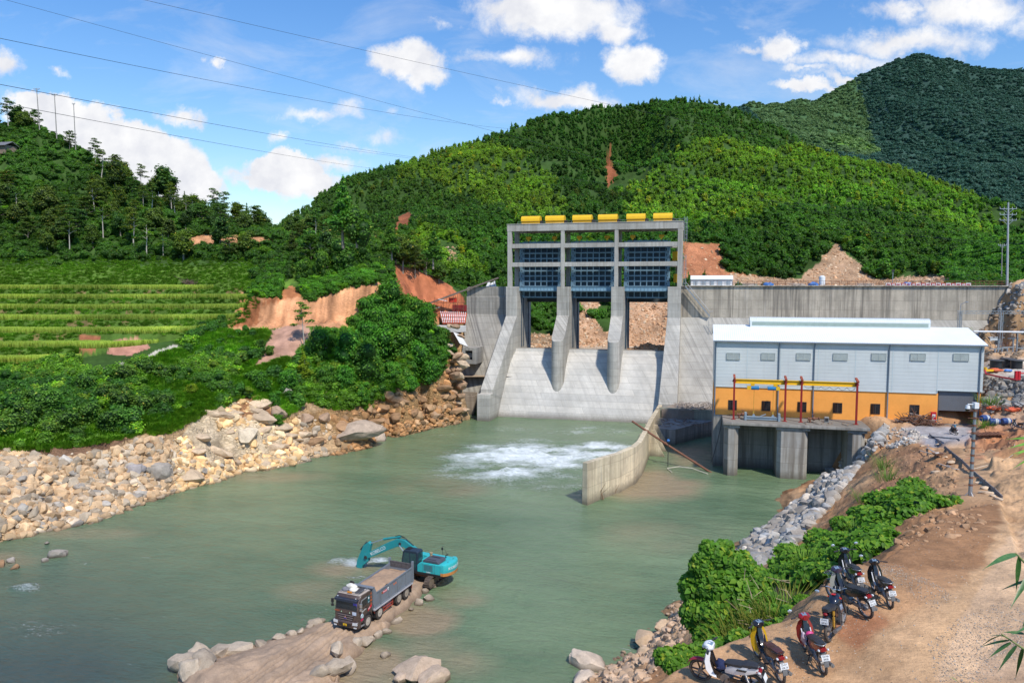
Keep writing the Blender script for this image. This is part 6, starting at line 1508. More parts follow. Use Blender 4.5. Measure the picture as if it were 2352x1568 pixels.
# ================================================================== ROCKS
def rock_mesh(name,seed,mat,sub=2,rough=.12,pts=15):
    rs=random.Random(seed);bm=bmesh.new()
    for i in range(pts):
        v=Vector((rs.gauss(0,1),rs.gauss(0,1),rs.gauss(0,1))).normalized();v=Vector((v.x*.55,v.y*.46,v.z*.38))*rs.uniform(.85,1.12);bm.verts.new(v)
    r=bmesh.ops.convex_hull(bm,input=bm.verts);bmesh.ops.delete(bm,geom=[v for v in bm.verts if not v.link_faces],context='VERTS')
    bmesh.ops.triangulate(bm,faces=bm.faces);bmesh.ops.subdivide_edges(bm,edges=bm.edges,cuts=1,use_grid_fill=True,smooth=.22)
    if sub > 1:bmesh.ops.triangulate(bm,faces=bm.faces);bmesh.ops.subdivide_edges(bm,edges=bm.edges,cuts=1,use_grid_fill=True,smooth=.12)
    for v in bm.verts:
        n=mnoise.noise(v.co*4+Vector((seed,0,0)))*.5+mnoise.noise(v.co*11+Vector((0,seed,0)))*.25;v.co += v.normal*n*rough if v.normal.length else v.co*0
    bmesh.ops.recalc_face_normals(bm,faces=bm.faces)
    me=bpy.data.meshes.new(name);bm.to_mesh(me);bm.free();me.materials.append(mat);me.shade_smooth();me.set_sharp_from_angle(angle=math.radians(28));return me
def rock_mat(name,inst):
    m,N,setb,b,out=newmat(name);t=m.node_tree;c=N.pos()
    if inst:at=t.nodes.new('ShaderNodeAttribute');at.attribute_type='INSTANCER';at.attribute_name='tint';tint=at.outputs['Color']
    else:tint=N.n('ShaderNodeObjectInfo').outputs['Color']
    n1=N.noise(c,1.1,6,.65);n2=N.noise(c,7,5,.7)
    col=N.mix(N.rng(n1,.3,.7),(.75,.74,.73),(1.2,1.18,1.14));col=N.mix(1.,col,tint,'MULTIPLY');col=N.mix(N.rng(n2,.45,.75,0,.5),col,N.mix(1.,col,(.5,.46,.42),'MULTIPLY'))
    pz=N.n('ShaderNodeSeparateXYZ',{0:c}).outputs[2];wl=N.rng(N.m('ADD',pz,N.m('MULTIPLY',n1,-.3)),-.1,.22,1,0)
    col=N.mix(N.m('MULTIPLY',wl,.72),col,(.075,.055,.035))
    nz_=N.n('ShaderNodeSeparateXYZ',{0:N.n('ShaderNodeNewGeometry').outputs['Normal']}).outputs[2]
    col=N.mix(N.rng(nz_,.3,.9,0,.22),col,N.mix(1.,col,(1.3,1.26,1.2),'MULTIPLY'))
    setb(base=col,rough=.9,spec=.2,normal=N.bump(N.m('ADD',n1,N.m('MULTIPLY',n2,.4)),.6,.08));return m
ROCK=rock_mat('boulder stone',False);ROCKI=rock_mat('rubble stone',True)
rocks=[rock_mesh('rock',s,ROCK,2) for s in range(8)]
rock_src=[rock_mesh('rubble_rock',s+50,ROCKI,1,pts=14) for s in range(7)];rock_v += [bpy.data.objects.new('rubble_source',m_) for m_ in rock_src]
def boulder(p,s,tint,label,group=None,rs=random,rot=None,v=None,name='boulder'):
    o=link(name,rocks[v if v is not None else rs.randrange(8)]);o.location=p;o.scale=s if isinstance(s,tuple) else (s*rs.uniform(.9,1.25),s*rs.uniform(.8,1.1),s*rs.uniform(.8,1.15));o.rotation_euler=rot or (rs.uniform(-.4,.4),rs.uniform(-.4,.4),rs.uniform(0,6.28));o.color=(*tint,1)
    return tag(o,label,'rock',group)
CR=(.50,.385,.265);GY=(.36,.325,.28);WH=(.52,.475,.41);BR=(.33,.2,.11);LGY=(.36,.36,.35)
def lefttint(x,y,z,px,py,rs):
    n=len(x);T=np.ones((n,3))*np.array(CR);k=rs.rand(n);T[k < .25]=GY;T[k > .9]=WH;T[(px > 760)] *= np.array((.8,.62,.46));T[(px > 400) & (px < 690)] *= np.array((1.42,1.34,1.12));T *= np.exp(rs.normal(0,.18,n))[:,None]*np.array((1.1,1.,.86));return T  # cream stones of the middle bank get extra brightness as painted sunlight
rubp=[(-300,1350),(-300,1040),(0,1040),(120,1050),(250,1035),(360,1000),(430,1010),(480,1060),(560,1060),(700,1030),(770,1035),(700,1060),(560,1090),(480,1118),(400,1138),(210,1206),(100,1232),(0,1252)]
scatter('river_rubble','loose pale stones and rubble covering the left river bank',LG,left_bvh,7500,lambda G:inpoly(G['px'],G['py'],rubp)*(G['Y'] < 126)*G['Y']*np.where(inpoly(G['px'],G['py'],[(420,930),(700,930),(690,1030),(560,1062),(440,1050)]),.18,1),rock_v,range(7),(.22,1.9),lefttint,59,sink=.02,tilt=.5)
scatter('cliff_stones','broken brown stones along the foot of the cliff',LG,left_bvh,700,lambda G:inpoly(G['px'],G['py'],[(760,1045),(850,1000),(880,985),(1040,950),(1060,955),(1040,975),(890,1005),(860,1020),(780,1050)])*(G['Y'] < 156)*1.,rock_v,range(7),(.4,1.6),lefttint,60,sink=.05,tilt=.5)
scatter('cliff_blocks','broken blocks of rock standing out of the cliff face',LG,left_bvh,620,lambda G:inpoly(G['px'],G['py'],[(560,1060),(480,960),(560,910),(650,975),(760,950),(870,900),(1000,850),(1055,790),(1060,940),(900,980),(860,990),(700,1030)])*(G['Y'] < 156)*1.,rock_v,range(7),(.5,2.3),lefttint,62,sink=.12,tilt=.4)
def lb_rocks():
    rs=random.Random(4)
    big=[(370,1085,3.4,GY,'biggest square grey boulder on the left bank'),(310,1080,2.4,(.36,.33,.32),'dark grey boulder left of the biggest square one'),(440,1100,3.4,CR,'smooth cream boulder sloping into the water'),(320,1136,1.9,WH,'white block at the waterline of the left bank'),(237,1163,1.8,WH,'pale oval boulder lying at the waterline'),(822,1002,7.,(.42,.33,.25),'huge smooth rounded rock at the foot of the cliff'),(870,1010,3.2,(.46,.38,.3),'brown boulder on the right of the huge smooth rock'),(745,1045,1.5,CR,'square stone alone in the water below the huge rock'),(133,1275,1.9,GY,'lone boulder standing in the river near the left bank'),(103,1288,.8,GY,'small stone beside the lone river boulder'),(108,1248,.6,GY,'small pale stone in the shallows left of centre'),(700,1015,2.,CR,'cream boulder low in the pale rock face'),(570,1000,3.2,(.62,.52,.38),'rounded cream bulge in the sunlit rock face'),(640,950,3.,(.45,.33,.23),'brown boulder below the overhanging bamboo'),(700,965,2.8,(.42,.29,.2),'brown boulder right of the bamboo overhang'),(745,960,2.2,(.4,.27,.18),'upright brown slab in the bank under the shrubs'),(660,905,2.4,(.36,.33,.29),'grey rock above the brown boulders'),(875,940,2.8,BR,'dark brown block in the cliff nearest the vines'),(910,960,2.6,BR,'brown block near the water under the vines'),(950,950,2.4,BR,'brown block low in the middle of the cliff'),(1000,955,2.2,(.4,.27,.17),'brown block near the dam end of the cliff'),(890,910,3.,BR,'large overhanging brown block in the cliff'),(180,1120,1.5,GY,'grey cobble in the middle of the rubble'),(250,1100,1.5,CR,'cream block behind the middle rubble'),(80,1060,2.,CR,'flat cream slab high on the rubble'),(20,1060,2.,CR,'broad slab at the left edge of the rubble'),(200,1150,1.6,CR,'angular block on the lower rubble'),(0,1300,1.2,BR,'brown stone low in the water at the left edge'),(25,1290,1.,GY,'small grey stone in the water at the left edge'),(35,1305,.9,BR,'reddish stone just showing above the water at left')]
    for a,b,s,c,l in big:
        p=pickr(left_bvh,a,b,90)
        if p.z < 0:p=Vector(Pz(a,b,0))
        boulder((p.x,p.y,max(p.z,0)+s*.08),(s*1.25,s*.9,s*.78) if s > 6 else s,c,l,rs=rs,v=5 if s > 6 else None,rot=(.1,-.15,.5) if s > 6 else None)
    for k in range(26):
        a,b=rs.uniform(1026,1066),rs.uniform(735,945);Y_=150.5+rs.uniform(-.8,2.5)-(b-735)*.006;w_=rs.uniform(1.6,3.6)*(.75 if b < 800 else 1.);kk=rs.uniform(.8,1.2);x,y,z=PY(a,b,Y_)
        boulder((x,y,z),(w_,w_*.8,w_*.65),tuple(v*kk for v in ((.42,.28,.18) if k % 3 else CR)),'brown fractured rock between the vine mass and the dam abutment','rocks beside the dam abutment',rs=rs)
    for k in range(85):
        a,b=rs.uniform(390,1045),rs.uniform(860,1050)
        if not inpoly(np.array([a]),np.array([b]),[(390,1060),(400,1000),(480,950),(560,915),(650,965),(760,945),(870,900),(1000,840),(1050,800),(1055,945),(880,985),(700,1035),(560,1070)])[0]:continue
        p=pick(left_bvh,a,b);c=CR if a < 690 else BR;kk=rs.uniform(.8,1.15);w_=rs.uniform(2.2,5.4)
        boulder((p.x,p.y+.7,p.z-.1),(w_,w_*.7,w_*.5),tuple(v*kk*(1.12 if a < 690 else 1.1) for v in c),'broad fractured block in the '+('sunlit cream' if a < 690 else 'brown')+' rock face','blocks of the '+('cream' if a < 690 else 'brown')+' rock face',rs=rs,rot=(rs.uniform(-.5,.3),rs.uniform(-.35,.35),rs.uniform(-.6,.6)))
    n=0
    while n < 95:
        a,b=rs.uniform(-20,760),rs.uniform(1020,1230)
        if not inpoly(np.array([a]),np.array([b]),rubp)[0]:continue
        p=pick(left_bvh,a,b)
        if p is None:continue
        n += 1;kk=rs.uniform(.75,1.08);c=[CR,CR,GY,WH][rs.randrange(4)];boulder((p.x,p.y,p.z+.12),rs.uniform(.9,1.7),tuple(v*kk for v in c),'pale boulder lying in the rubble of the left bank','boulders in the left bank rubble',rs=rs)
lb_rocks()
# riprap on the right bank
ripp=[(2040,975),(2015,1030),(1965,1085),(1890,1180),(1810,1265),(1750,1300),(1660,1300),(1700,1262),(1790,1196),(1880,1110),(1930,1060),(1990,1010),(2010,980)]
def rtint(x,y,z,px,py,rs):
    n=len(x);T=np.ones((n,3))*np.array(GY);k=rs.rand(n);T[k < .4]=LGY;T[k > .85]=WH;T[(py > 1310)]=np.array((.5,.36,.25));T *= np.exp(rs.normal(0,.15,n))[:,None];return T
scatter('riprap','grey rock armour along the right bank of the tailrace',RG,right_bvh,2400,lambda G:inpoly(G['px'],G['py'],ripp)*(G['Z'] > -.4)*G['Y'],rock_v,range(7),(.5,1.9),rtint,61,sink=-.08,tilt=.6)
scatter('bank_stones','brown stones at the water edge below the big bush',RG,right_bvh,1500,lambda G:inpoly(G['px'],G['py'],[(1330,1600),(1340,1560),(1450,1480),(1550,1385),(1600,1330),(1640,1290),(1700,1300),(1600,1400),(1560,1480),(1500,1568),(1480,1600)])*(G['Z'] > -.4)*(G['Z'] < 9)*G['Y'],rock_v,range(7),(.2,.9),rtint,63,sink=0.,tilt=.6)
scatter('yard_rubble','white and grey rubble heaped beside the powerhouse yard',RG,right_bvh,800,lambda G:inpoly(G['px'],G['py'],[(2010,1005),(2040,980),(2100,985),(2130,1005),(2090,1020),(2040,1030)])*1.,rock_v,range(7),(.25,.7),lambda *a:rtint(*a)*1.2,64,sink=0.,tilt=.6)
scatter('platform_riprap','dark grey rock facing below the switchyard',RG,right_bvh,750,lambda G:inpoly(G['px'],G['py'],[(2258,868),(2420,868),(2420,930),(2256,935)])*(G['Y'] > 85)*1.,rock_v,range(7),(.7,1.5),lambda *a:rtint(*a)*.72,65,sink=0.,tilt=.6)
scatter('crest_riprap','grey blocks and broken rock at the right end of the dam wall',RG,right_bvh,1100,lambda G:inpoly(G['px'],G['py'],[(2185,775),(2240,735),(2322,655),(2440,640),(2440,800),(2262,840)])*(G['Y'] > 112)*(1+3*(G['Z'] > 22)),rock_v,range(7),(.5,1.5),lambda x,y,z,px,py,rs:rtint(x,y,z,px,py,rs)*np.where(z > 23,.95,.75)[:,None]*np.where((z > 23)[:,None],1.,np.array((1.,.8,.62))),66,sink=0.,tilt=.6)
scatter('scar_rocks','broken orange rock strewn over the landslide scars behind the dam',HG,hill_bvh,5500,lambda G:(G['bare'] > .5)*(G['Y'] < 262)*((G['px'] < 1560)*2.+(G['px'] > 1660)*1.+.25)*(G['Z'] > 11.4),rock_v,range(7),(.25,1.5),lambda x,y,z,px,py,rs:np.ones((len(x),3))*np.where((rs.rand(len(x)) < .35)[:,None],np.array((.58,.44,.3)),np.array((.5,.3,.17)))*np.exp(rs.normal(0,.15,len(x)))[:,None],67,sink=.1,tilt=.6)
pebv=rock_v
scatter('gravel','small pebbles and gravel scattered on the dirt track',RG,right_bvh,9000,lambda G:G['fw']*(G['Y'] < 60)*(.12+2.5*inpoly(G['px'],G['py'],[(2150,1568),(2130,1480),(2200,1420),(2300,1380),(2352,1400),(2352,1500),(2260,1568)])+2.5*inpoly(G['px'],G['py'],[(1900,1335),(1980,1290),(2080,1300),(2200,1370),(2150,1400),(2050,1340)])+.6*inpoly(G['px'],G['py'],[(1700,1480),(1900,1330),(2000,1420),(1850,1568)])),pebv,range(7),(.012,.055),lambda x,y,z,px,py,rs:rtint(x,y,z,px,py*0,rs)*np.array((.95,.85,.75)),68,sink=0.,tilt=.6)
scatter('slope_rubble','clods and stones on the brown earth mound beside the yard',RG,right_bvh,1500,lambda G:inpoly(G['px'],G['py'],[(1990,1140),(2030,1010),(2130,1010),(2200,1090),(2200,1140),(2060,1110)])*1.+.4*inpoly(G['px'],G['py'],[(2040,1240),(2100,1165),(2250,1160),(2260,1220),(2100,1260)])+1.2*inpoly(G['px'],G['py'],[(2215,1040),(2240,960),(2300,930),(2352,960),(2352,1010),(2300,1035)]),pebv,range(7),(.08,.5),lambda x,y,z,px,py,rs:np.ones((len(x),3))*np.array((.42,.26,.15))*np.exp(rs.normal(0,.18,len(x)))[:,None],69,sink=.1,tilt=.6)
def rb_rocks():
    rs=random.Random(14);n=0
    while n < 80:
        a,b=rs.uniform(1660,2040),rs.uniform(985,1310)
        if not inpoly(np.array([a]),np.array([b]),ripp)[0]:continue
        p=pick(right_bvh,a,b)
        if p is None:continue
        n += 1;kk=rs.uniform(.75,1.08);c=[GY,LGY,WH,LGY][rs.randrange(4)];boulder((p.x,p.y,max(p.z,0)+.3),rs.uniform(1.,1.6),tuple(v*kk for v in c),'large grey armour rock on the right bank slope','armour rocks on the right bank',rs=rs)
    for a,b,z,s,l in [(1350,1525,0,3.4,'pale rugged boulder in the water left of the big bush'),(1400,1535,0,1.,'small stone right of the pale rugged boulder'),(1452,1540,0,1.3,'dark brown boulder in the shallows under the bush'),(1432,1500,0,.5,'tiny round stone in the shallows'),(1350,1568,0,2.6,'boulder at the bottom edge between the river and the parking shelf'),(1385,1560,0,1.5,'second boulder at the bottom edge of the river'),(1480,1470,.6,2.2,'orange brown boulder at the water edge'),(1520,1440,1.2,1.7,'orange brown stone above the water edge'),(1460,1555,1.,2.4,'reddish brown rock at the foot of the parking shelf'),(1500,1540,2.,2.,'brown rock high at the foot of the parking shelf'),(1490,1500,1.,2.,'tan boulder left of the bush foot')]:
        p=Vector(Pz(a,b,z));boulder((p.x,p.y,z+.1),(s*.9,s*.8,s*.75),(.5,.37,.25) if a != 1350 else (.55,.46,.37),l,rs=rs)
    for a,b,s,l in [(2157,1022,.9,'pale stone beside the wheelbarrow on the boards'),(2186,1063,1.1,'largest stone holding down the edging boards'),(2172,1050,.6,'stone on the edging boards right of the wheelbarrow'),(2250,1110,.6,'round stone on the boards below the camera mast'),(2262,1122,.8,'flat stone second from the near end of the boards'),(2266,1133,.9,'slab stone by the near end of the boards'),(2280,1140,.5,'small stone near the end of the boards'),(2294,1147,.7,'rounded pale stone at the very end of the edging boards'),(2150,1085,1.2,'jagged tan rock on the mound'),(2120,1025,1.,'tan rock on top of the rubble mound')]:
        p=pickr(right_bvh,a,b,50);boulder((p.x,p.y,p.z+.05),(s*.9,s*.7,s*.42),(.6,.46,.32),l,rs=rs,rot=(0,0,rs.random()*6))
rb_rocks()
def cause_rocks():
    rs=random.Random(24)
    L=[(430,1530,2.6,'big pale rock at the far left tip of the causeway'),(465,1510,2.4,'pale rock second from the left tip of the causeway'),(505,1500,2.2,'pale lumpy rock on the left edge of the causeway'),(545,1492,2.,'pale rock where the causeway narrows'),(470,1550,2.2,'white flat rock at the bottom of the causeway tip'),(440,1560,2.,'pale rock at the bottom left of the causeway'),(725,1430,1.3,'brown stone in the water left of the truck front'),(738,1424,.9,'small stone beside the brown one left of the truck'),(712,1438,.7,'tiny stone left of the truck'),(775,1505,1.4,'grey stone on the right edge of the causeway'),(840,1475,1.2,'upright grey stone below the truck'),(852,1465,.9,'small grey stone below the truck'),(868,1455,1.1,'cream stone by the water below the truck'),(885,1448,1.,'pinkish stone at the water edge below the truck'),(907,1423,1.1,'round grey stone right of the truck front wheels'),(963,1381,1.1,'rounded stone right of the truck rear'),(985,1371,1.,'dark angular stone in the water by the truck rear'),(885,1500,.9,'lone round stone in the shallow brown water'),(985,1345,.9,'stone under the excavator counterweight'),(994,1342,.8,'rightmost stone by the excavator track'),(975,1354,.8,'stone beside the excavator track'),(800,1530,1.7,'flat rock at the lower right side of the causeway'),(770,1550,1.8,'pale rock at the bottom right of the causeway'),(735,1560,1.6,'rock on the lower right rim of the causeway'),(945,1395,.5,'small brown pebble in the muddy water'),(600,1482,1.,'small stone on the upper rim of the causeway'),(640,1470,.9,'stone half way along the upper rim'),(670,1458,.8,'reddish stone on the upper rim of the causeway'),(690,1450,.8,'stone on the rim just left of the truck'),(820,1488,1.,'stone tumbled into the brown shallows')]
    for a,b,s,l in L:
        p=Vector(Pz(a,b,.2));z=max(drop(cause_bvh,p.x,p.y),0);kk=rs.uniform(.8,1.15);boulder((p.x,p.y,z+.05),s,tuple(q*kk for q in (.42,.35,.27)),l,rs=rs)
    for a,b,s,l in [(955,1548,4.,'large pale boulder at the bottom centre of the river'),(1000,1560,3.,'right half of the boulder pile at the bottom centre'),(925,1560,1.8,'small rock left of the bottom centre boulder'),(985,1525,1.4,'dark stick and rock behind the bottom centre boulder')]:
        p=Vector(Pz(a,b,0));boulder((p.x,p.y,.25),(s*.9,s*.7,s*.55),(.46,.36,.27),l,rs=rs,rot=(rs.uniform(-.15,.15),rs.uniform(-.15,.15),rs.random()*6))
cause_rocks()

# ================================================================== NEAR PLANTS ON THE RIGHT BANK
VL=foliage('broad vine leaves',(.02,.06,.006),(.15,.32,.03),trans=.4)
def heart_leaves(P,Nn,size,rs):
    n=len(P);Nn=Nn/np.linalg.norm(Nn,axis=1)[:,None];a=rs.normal(size=(n,3))*.6-np.array((0,0,1.));A=a-Nn*(a*Nn).sum(1)[:,None];A /= np.linalg.norm(A,axis=1)[:,None];B=np.cross(Nn,A);L=size[:,None]
    v=[P-A*L*.42,P-A*L*.5+B*L*.25+Nn*L*.06,P-A*L*.1+B*L*.42+Nn*L*.1,P+A*L*.55-Nn*L*.05,P-A*L*.1-B*L*.42+Nn*L*.1,P-A*L*.5-B*L*.25+Nn*L*.06]
    V=np.stack(v,1).reshape(-1,3);i=np.arange(n)*6
    F=np.concatenate([np.stack([i,i+1,i+2],1),np.stack([i,i+2,i+3],1),np.stack([i,i+3,i+4],1),np.stack([i,i+4,i+5],1)]);return V,F
def vine_mass(name,clumps,n,size,seed,core=.8):
    rs=np.random.RandomState(seed);C=np.array(clumps,float);w=C[:,3]*C[:,4]+C[:,3]*C[:,5]+C[:,4]*C[:,5];w /= w.sum();k=rs.choice(len(C),n,p=w);d=unit(n,rs);d[:,2]=np.abs(d[:,2])*np.where(rs.rand(n) < .75,1,-1)
    r=1-.22*rs.rand(n)**1.5+.1*rs.rand(n)**3;P=C[k,:3]+d*C[k,3:6]*r[:,None]
    q=np.zeros(n,bool)   # leaves buried inside neighbouring clumps are skipped
    for c in C:q |= (((P-c[:3])/c[3:6])**2).sum(1) < .62
    P,d,k,r=P[~q],d[~q],k[~q],r[~q];n=len(P)
    nr_=d*.5+rs.normal(size=(n,3))*.35+np.array((.05,-.25,.6));sh=np.clip(.12+.4*(d[:,2]*.5+.5)+.35*(r-.78)+rs.rand(n)**1.4*.75-.12,0,1);sh=np.where(rs.rand(n) < .035,1.,np.minimum(sh,.95))  # leaf tone carries painted shading, lighter on upward and outer leaves
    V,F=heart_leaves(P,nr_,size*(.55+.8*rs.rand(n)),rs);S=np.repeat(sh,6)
    for c in C:b=len(V);V=np.r_[V,c[:3]+ICV*c[3:6]*core];F=np.r_[F,ICF+b];S=np.r_[S,np.zeros(len(ICV))]  # dark cores paint the shade inside the leaf mass
    return np_mesh(name,V,F,VL,{'shade':('POINT',S)})
def near_plants():
    rs=random.Random(8)
    # big vine covered bush at the corner of the parking shelf
    cl=[]
    for a,b,Y,r in [(1655,1300,25.5,.62),(1700,1320,25.5,.7),(1620,1320,25.5,.6),(1740,1350,25,.62),(1605,1370,25.5,.72),(1650,1370,25.2,.95),(1700,1390,24.8,.95),(1760,1400,24.5,.6),(1610,1430,25,.75),(1660,1440,24.5,.9),(1720,1450,24,.8),(1640,1490,24,.7),(1700,1480,23.6,.6),(1780,1430,24,.5),(1630,1275,25.7,.35),(1670,1270,25.7,.3)]:
        x,y,z=PY(a,b,Y);r *= .9;cl.append((x+.12,y+.6,z,r,r,r*.95))
    o=thing('vine_bush','big rounded bush smothered in heart shaped leaves at the corner of the parking shelf','bush',(cl[5][0],cl[5][1],drop(right_bvh,cl[5][0],cl[5][1])))
    me=vine_mass('foliage',cl,10500,.215,3);me.transform(Matrix.Translation(-o.location));c=link('foliage',me,o);c.color=(.9,1.,.9,1)
    mb=MB()
    for i in range(9):p=Vector(cl[rs.randrange(6,16)][:3])-o.location;mb.tube([Vector((p.x*.6,p.y*.6,-1.)),p*.7,p],[.05,.035,.015],5)
    mb.build('stem',BARK,o,loc=(0,0,0))
    # trailing vines along the bank edge
    poly=[(1790,1255),(1850,1262),(1905,1200),(1990,1160),(2050,1112),(2110,1108),(2170,1130),(2225,1140),(2110,1160),(2060,1205),(2035,1240),(1960,1285),(1880,1325),(1830,1340),(1790,1320)]
    cl=[];t_=0
    while len(cl) < 120 and t_ < 5000:
        t_ += 1;a,b=rs.uniform(1780,2235),rs.uniform(1105,1345)
        if not inpoly(np.array([a]),np.array([b]),poly)[0]:continue
        p=pick(right_bvh,a,b+14)
        if p is None or p.y > 62:continue
        r=rs.uniform(.45,1.0)*min(1.,p.y/38)*(.45 if a > 2120 else 1.)
        if any((p.x-q[0])**2+(p.y-q[1])**2+(p.z-q[2])**2 < (.5*r)**2 for q in cl):continue
        cl.append((p.x,p.y,p.z+.15*r,r*1.15,r*1.15,r*.75))
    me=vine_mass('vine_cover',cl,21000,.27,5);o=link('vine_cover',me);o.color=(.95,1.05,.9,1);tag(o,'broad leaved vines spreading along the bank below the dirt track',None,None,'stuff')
    cl=[];t_=0;poly2=[(1500,1540),(1500,1500),(1560,1490),(1640,1500),(1700,1480),(1790,1450),(1830,1400),(1840,1350),(1870,1370),(1820,1410),(1770,1455),(1640,1500),(1560,1530)]
    for a,b,Y,r in [(1530,1510,21,.35),(1570,1510,21,.4),(1610,1505,21,.42),(1650,1492,21,.4),(1550,1530,20,.3),(1800,1440,21.5,.3),(1815,1410,22.3,.3),(1760,1455,20.8,.35),(1700,1470,20.8,.35),(1845,1385,22.8,.3)]:
        x,y,z=PY(a,b,Y);cl.append((x,y,z,r,r,r*.8))
    me=vine_mass('leafy_fringe',cl,3200,.16,6);o=link('leafy_fringe',me);o.color=(1.,1.05,.9,1);tag(o,'leafy weeds along the lip of the parking shelf',None,None,'stuff')
    # reeds and dry grass
    def reed(name,a,b,Y,n,h,col,label,seed,spread=.6,lean=1.1):
        x,y,z=PY(a,b,Y);z0=drop(right_bvh,x,y,z);z0=max(min(z0,z+1),z-1.2)
        me=tuft_mesh(name,n,h,seed,spread,.016,lean);me.materials.clear();me.materials.append(foliage('reed blades',(.05,.09,.02),(.32,.4,.1)))
        o=thing('reed_clump',label,'reeds',(x,y,z0-.1),0,None);c=link('blades',me,o);c.color=(*col,1)
    reed('blades',1800,1385,24,150,1.3,(.7,1.,.5),'green reed clump right of the big vine bush',1)
    reed('blades',1770,1420,23.5,150,1.1,(1.1,.85,.5),'dry straw coloured grass right of the big vine bush',2)
    reed('blades',1730,1440,23,160,1.2,(1.,.8,.45),'dry grass hanging in front of the vine bush',3,1.)
    reed('blades',1820,1350,26,120,1.4,(1.2,.95,.6),'tall dead stalks between the bush and the vines',4)
    reed('blades',1690,1460,22.5,130,.9,(1.,.85,.5),'faded grass at the foot of the vine bush',5,.9)
    reed('blades',1850,1250,36,110,1.4,(.8,1.1,.5),'green reeds at the left end of the trailing vines',6)
    reed('blades',1965,1195,46,100,1.3,(.8,1.1,.5),'green reeds in the middle of the trailing vines',7)
    reed('blades',2030,1060,76,120,1.7,(.6,.9,.5),'green weeds growing between the armour rocks',8,1.1)
    reed('blades',2040,1120,66,120,1.6,(.6,.9,.5),'lower weeds on the brown slope',9,1.2)
    reed('blades',1985,1150,62,100,1.2,(.6,.9,.5),'small weeds at the foot of the brown slope',10,1.)
    reed('blades',2275,905,88,140,1.5,(.8,1.1,.5),'bright weeds at the foot of the platform rocks',11,1.4)
    reed('blades',2262,955,80,120,1.1,(.8,1.1,.5),'weeds on top of the earth ledge by the mast',12,1.2)
    reed('blades',2222,755,134,120,2.,(.8,1.1,.5),'green bush growing behind the powerhouse roof',13,1.)
    mb=MB()
    for i in range(26):
        a,b=rs.uniform(1690,1850),rs.uniform(1320,1460);p=Vector(PY(a,b,23.6));d=Vector((rs.uniform(-1,1),rs.uniform(-.5,.5),rs.uniform(-.5,.7)));mb.tube([p,p+d*rs.uniform(.4,.9)],[.012,.006],4)
    tag(mb.build('dead_stalks',surf('dead stalk',(.42,.32,.2),.3),None),'dead stalks tangled around the vine bush',None,None,'stuff')
    # foreground bamboo branches at the right edge
    def blade(mb,base,tip,w,sag=.15):
        base=Vector(base);tip=Vector(tip);d=tip-base;L=d.length;x=d.normalized();up=Vector((-.1,-.45,.9));s=x.cross(up).normalized();n_=s.cross(x)
        N_=8;rows=[]
        for i in range(N_+1):
            f=i/N_;ww=w*math.sin(PI*min(1,(f*.93+.07))**.7)*(1-f**4);c=base+d*f-Vector((0,0,1))*sag*L*f*f+Vector((0,0,.0));rows.append((c-s*ww+n_*ww*.25,c,c+s*ww+n_*ww*.25))
        vs=[q for r_ in rows for q in r_];fs=[]
        for i in range(N_):k=i*3;fs += [(k,k+1,k+4,k+3),(k+1,k+2,k+5,k+4)]
        mb.add(vs,fs)
    BL=surf('bamboo leaf blade',(.05,.13,.03),.25,6.,.4,0,spec=.5,dirt=(.2,.25,.08),dirtamt=.35);BLB=surf('bright bamboo leaf',(.13,.3,.03),.2,6.,.4,0,dirt=(.3,.4,.1),dirtamt=.3);ST=surf('bamboo twig',(.22,.26,.08),.2)
    def branch(label,stem,leaves,Y,mat):
        o=thing('bamboo_branch',label,'bamboo',PY(*stem[0],Y));ORG[o.name]=tuple(o.location)
        mb=MB();mb.tube([PY(a,b,Y) for a,b in stem],[.012,.007,.004][:len(stem)] if len(stem) <= 3 else .008,6);mb.build('stem',ST,o)
        for (a,b),(c,d_),w in leaves:
            mb=MB();mb2=mb;blade(mb,PY(a,b,Y),PY(c,d_,Y+rs.uniform(-.25,.25)),w);mb.build('leaf',mat,o,smooth=60)
    branch('dark bamboo leaves reaching in at the right edge above the track',[(2420,1330),(2352,1290),(2333,1270)],[((2336,1272),(2256,1290),.019),((2340,1278),(2334,1352),.018),((2372,1330),(2292,1348),.012),((2380,1300),(2318,1385),.017),((2384,1350),(2345,1440),.016)],4.5,BL)
    branch('fine drooping bamboo leaves at the lower right above the tyre marks',[(2460,1520),(2352,1490),(2300,1455)],[((2303,1458),(2250,1472),.011),((2310,1462),(2262,1450),.009),((2318,1470),(2246,1478),.009),((2322,1475),(2268,1505),.011),((2335,1482),(2290,1535),.011),((2350,1487),(2332,1545),.011),((2352,1455),(2300,1445),.012),((2400,1430),(2320,1440),.012),((2410,1440),(2340,1425),.011)],4.2,BL)
    branch('bright green palm like blades at the right edge by the barrels',[(2440,1040),(2400,1020),(2372,1010)],[((2400,1010),(2306,998),.024),((2400,1015),(2312,1018),.020),((2400,1020),(2325,1035),.016),((2400,1030),(2316,1030),.014),((2404,1036),(2322,1066),.014),((2400,1005),(2340,1012),.02)],6.,BLB)
    branch('single green blade poking up at the bottom right corner',[(2230,1620),(2215,1590),(2205,1572)],[((2212,1580),(2180,1532),.009),((2240,1600),(2215,1556),.014),((2230,1590),(2240,1560),.012)],4.,BLB)
near_plants()
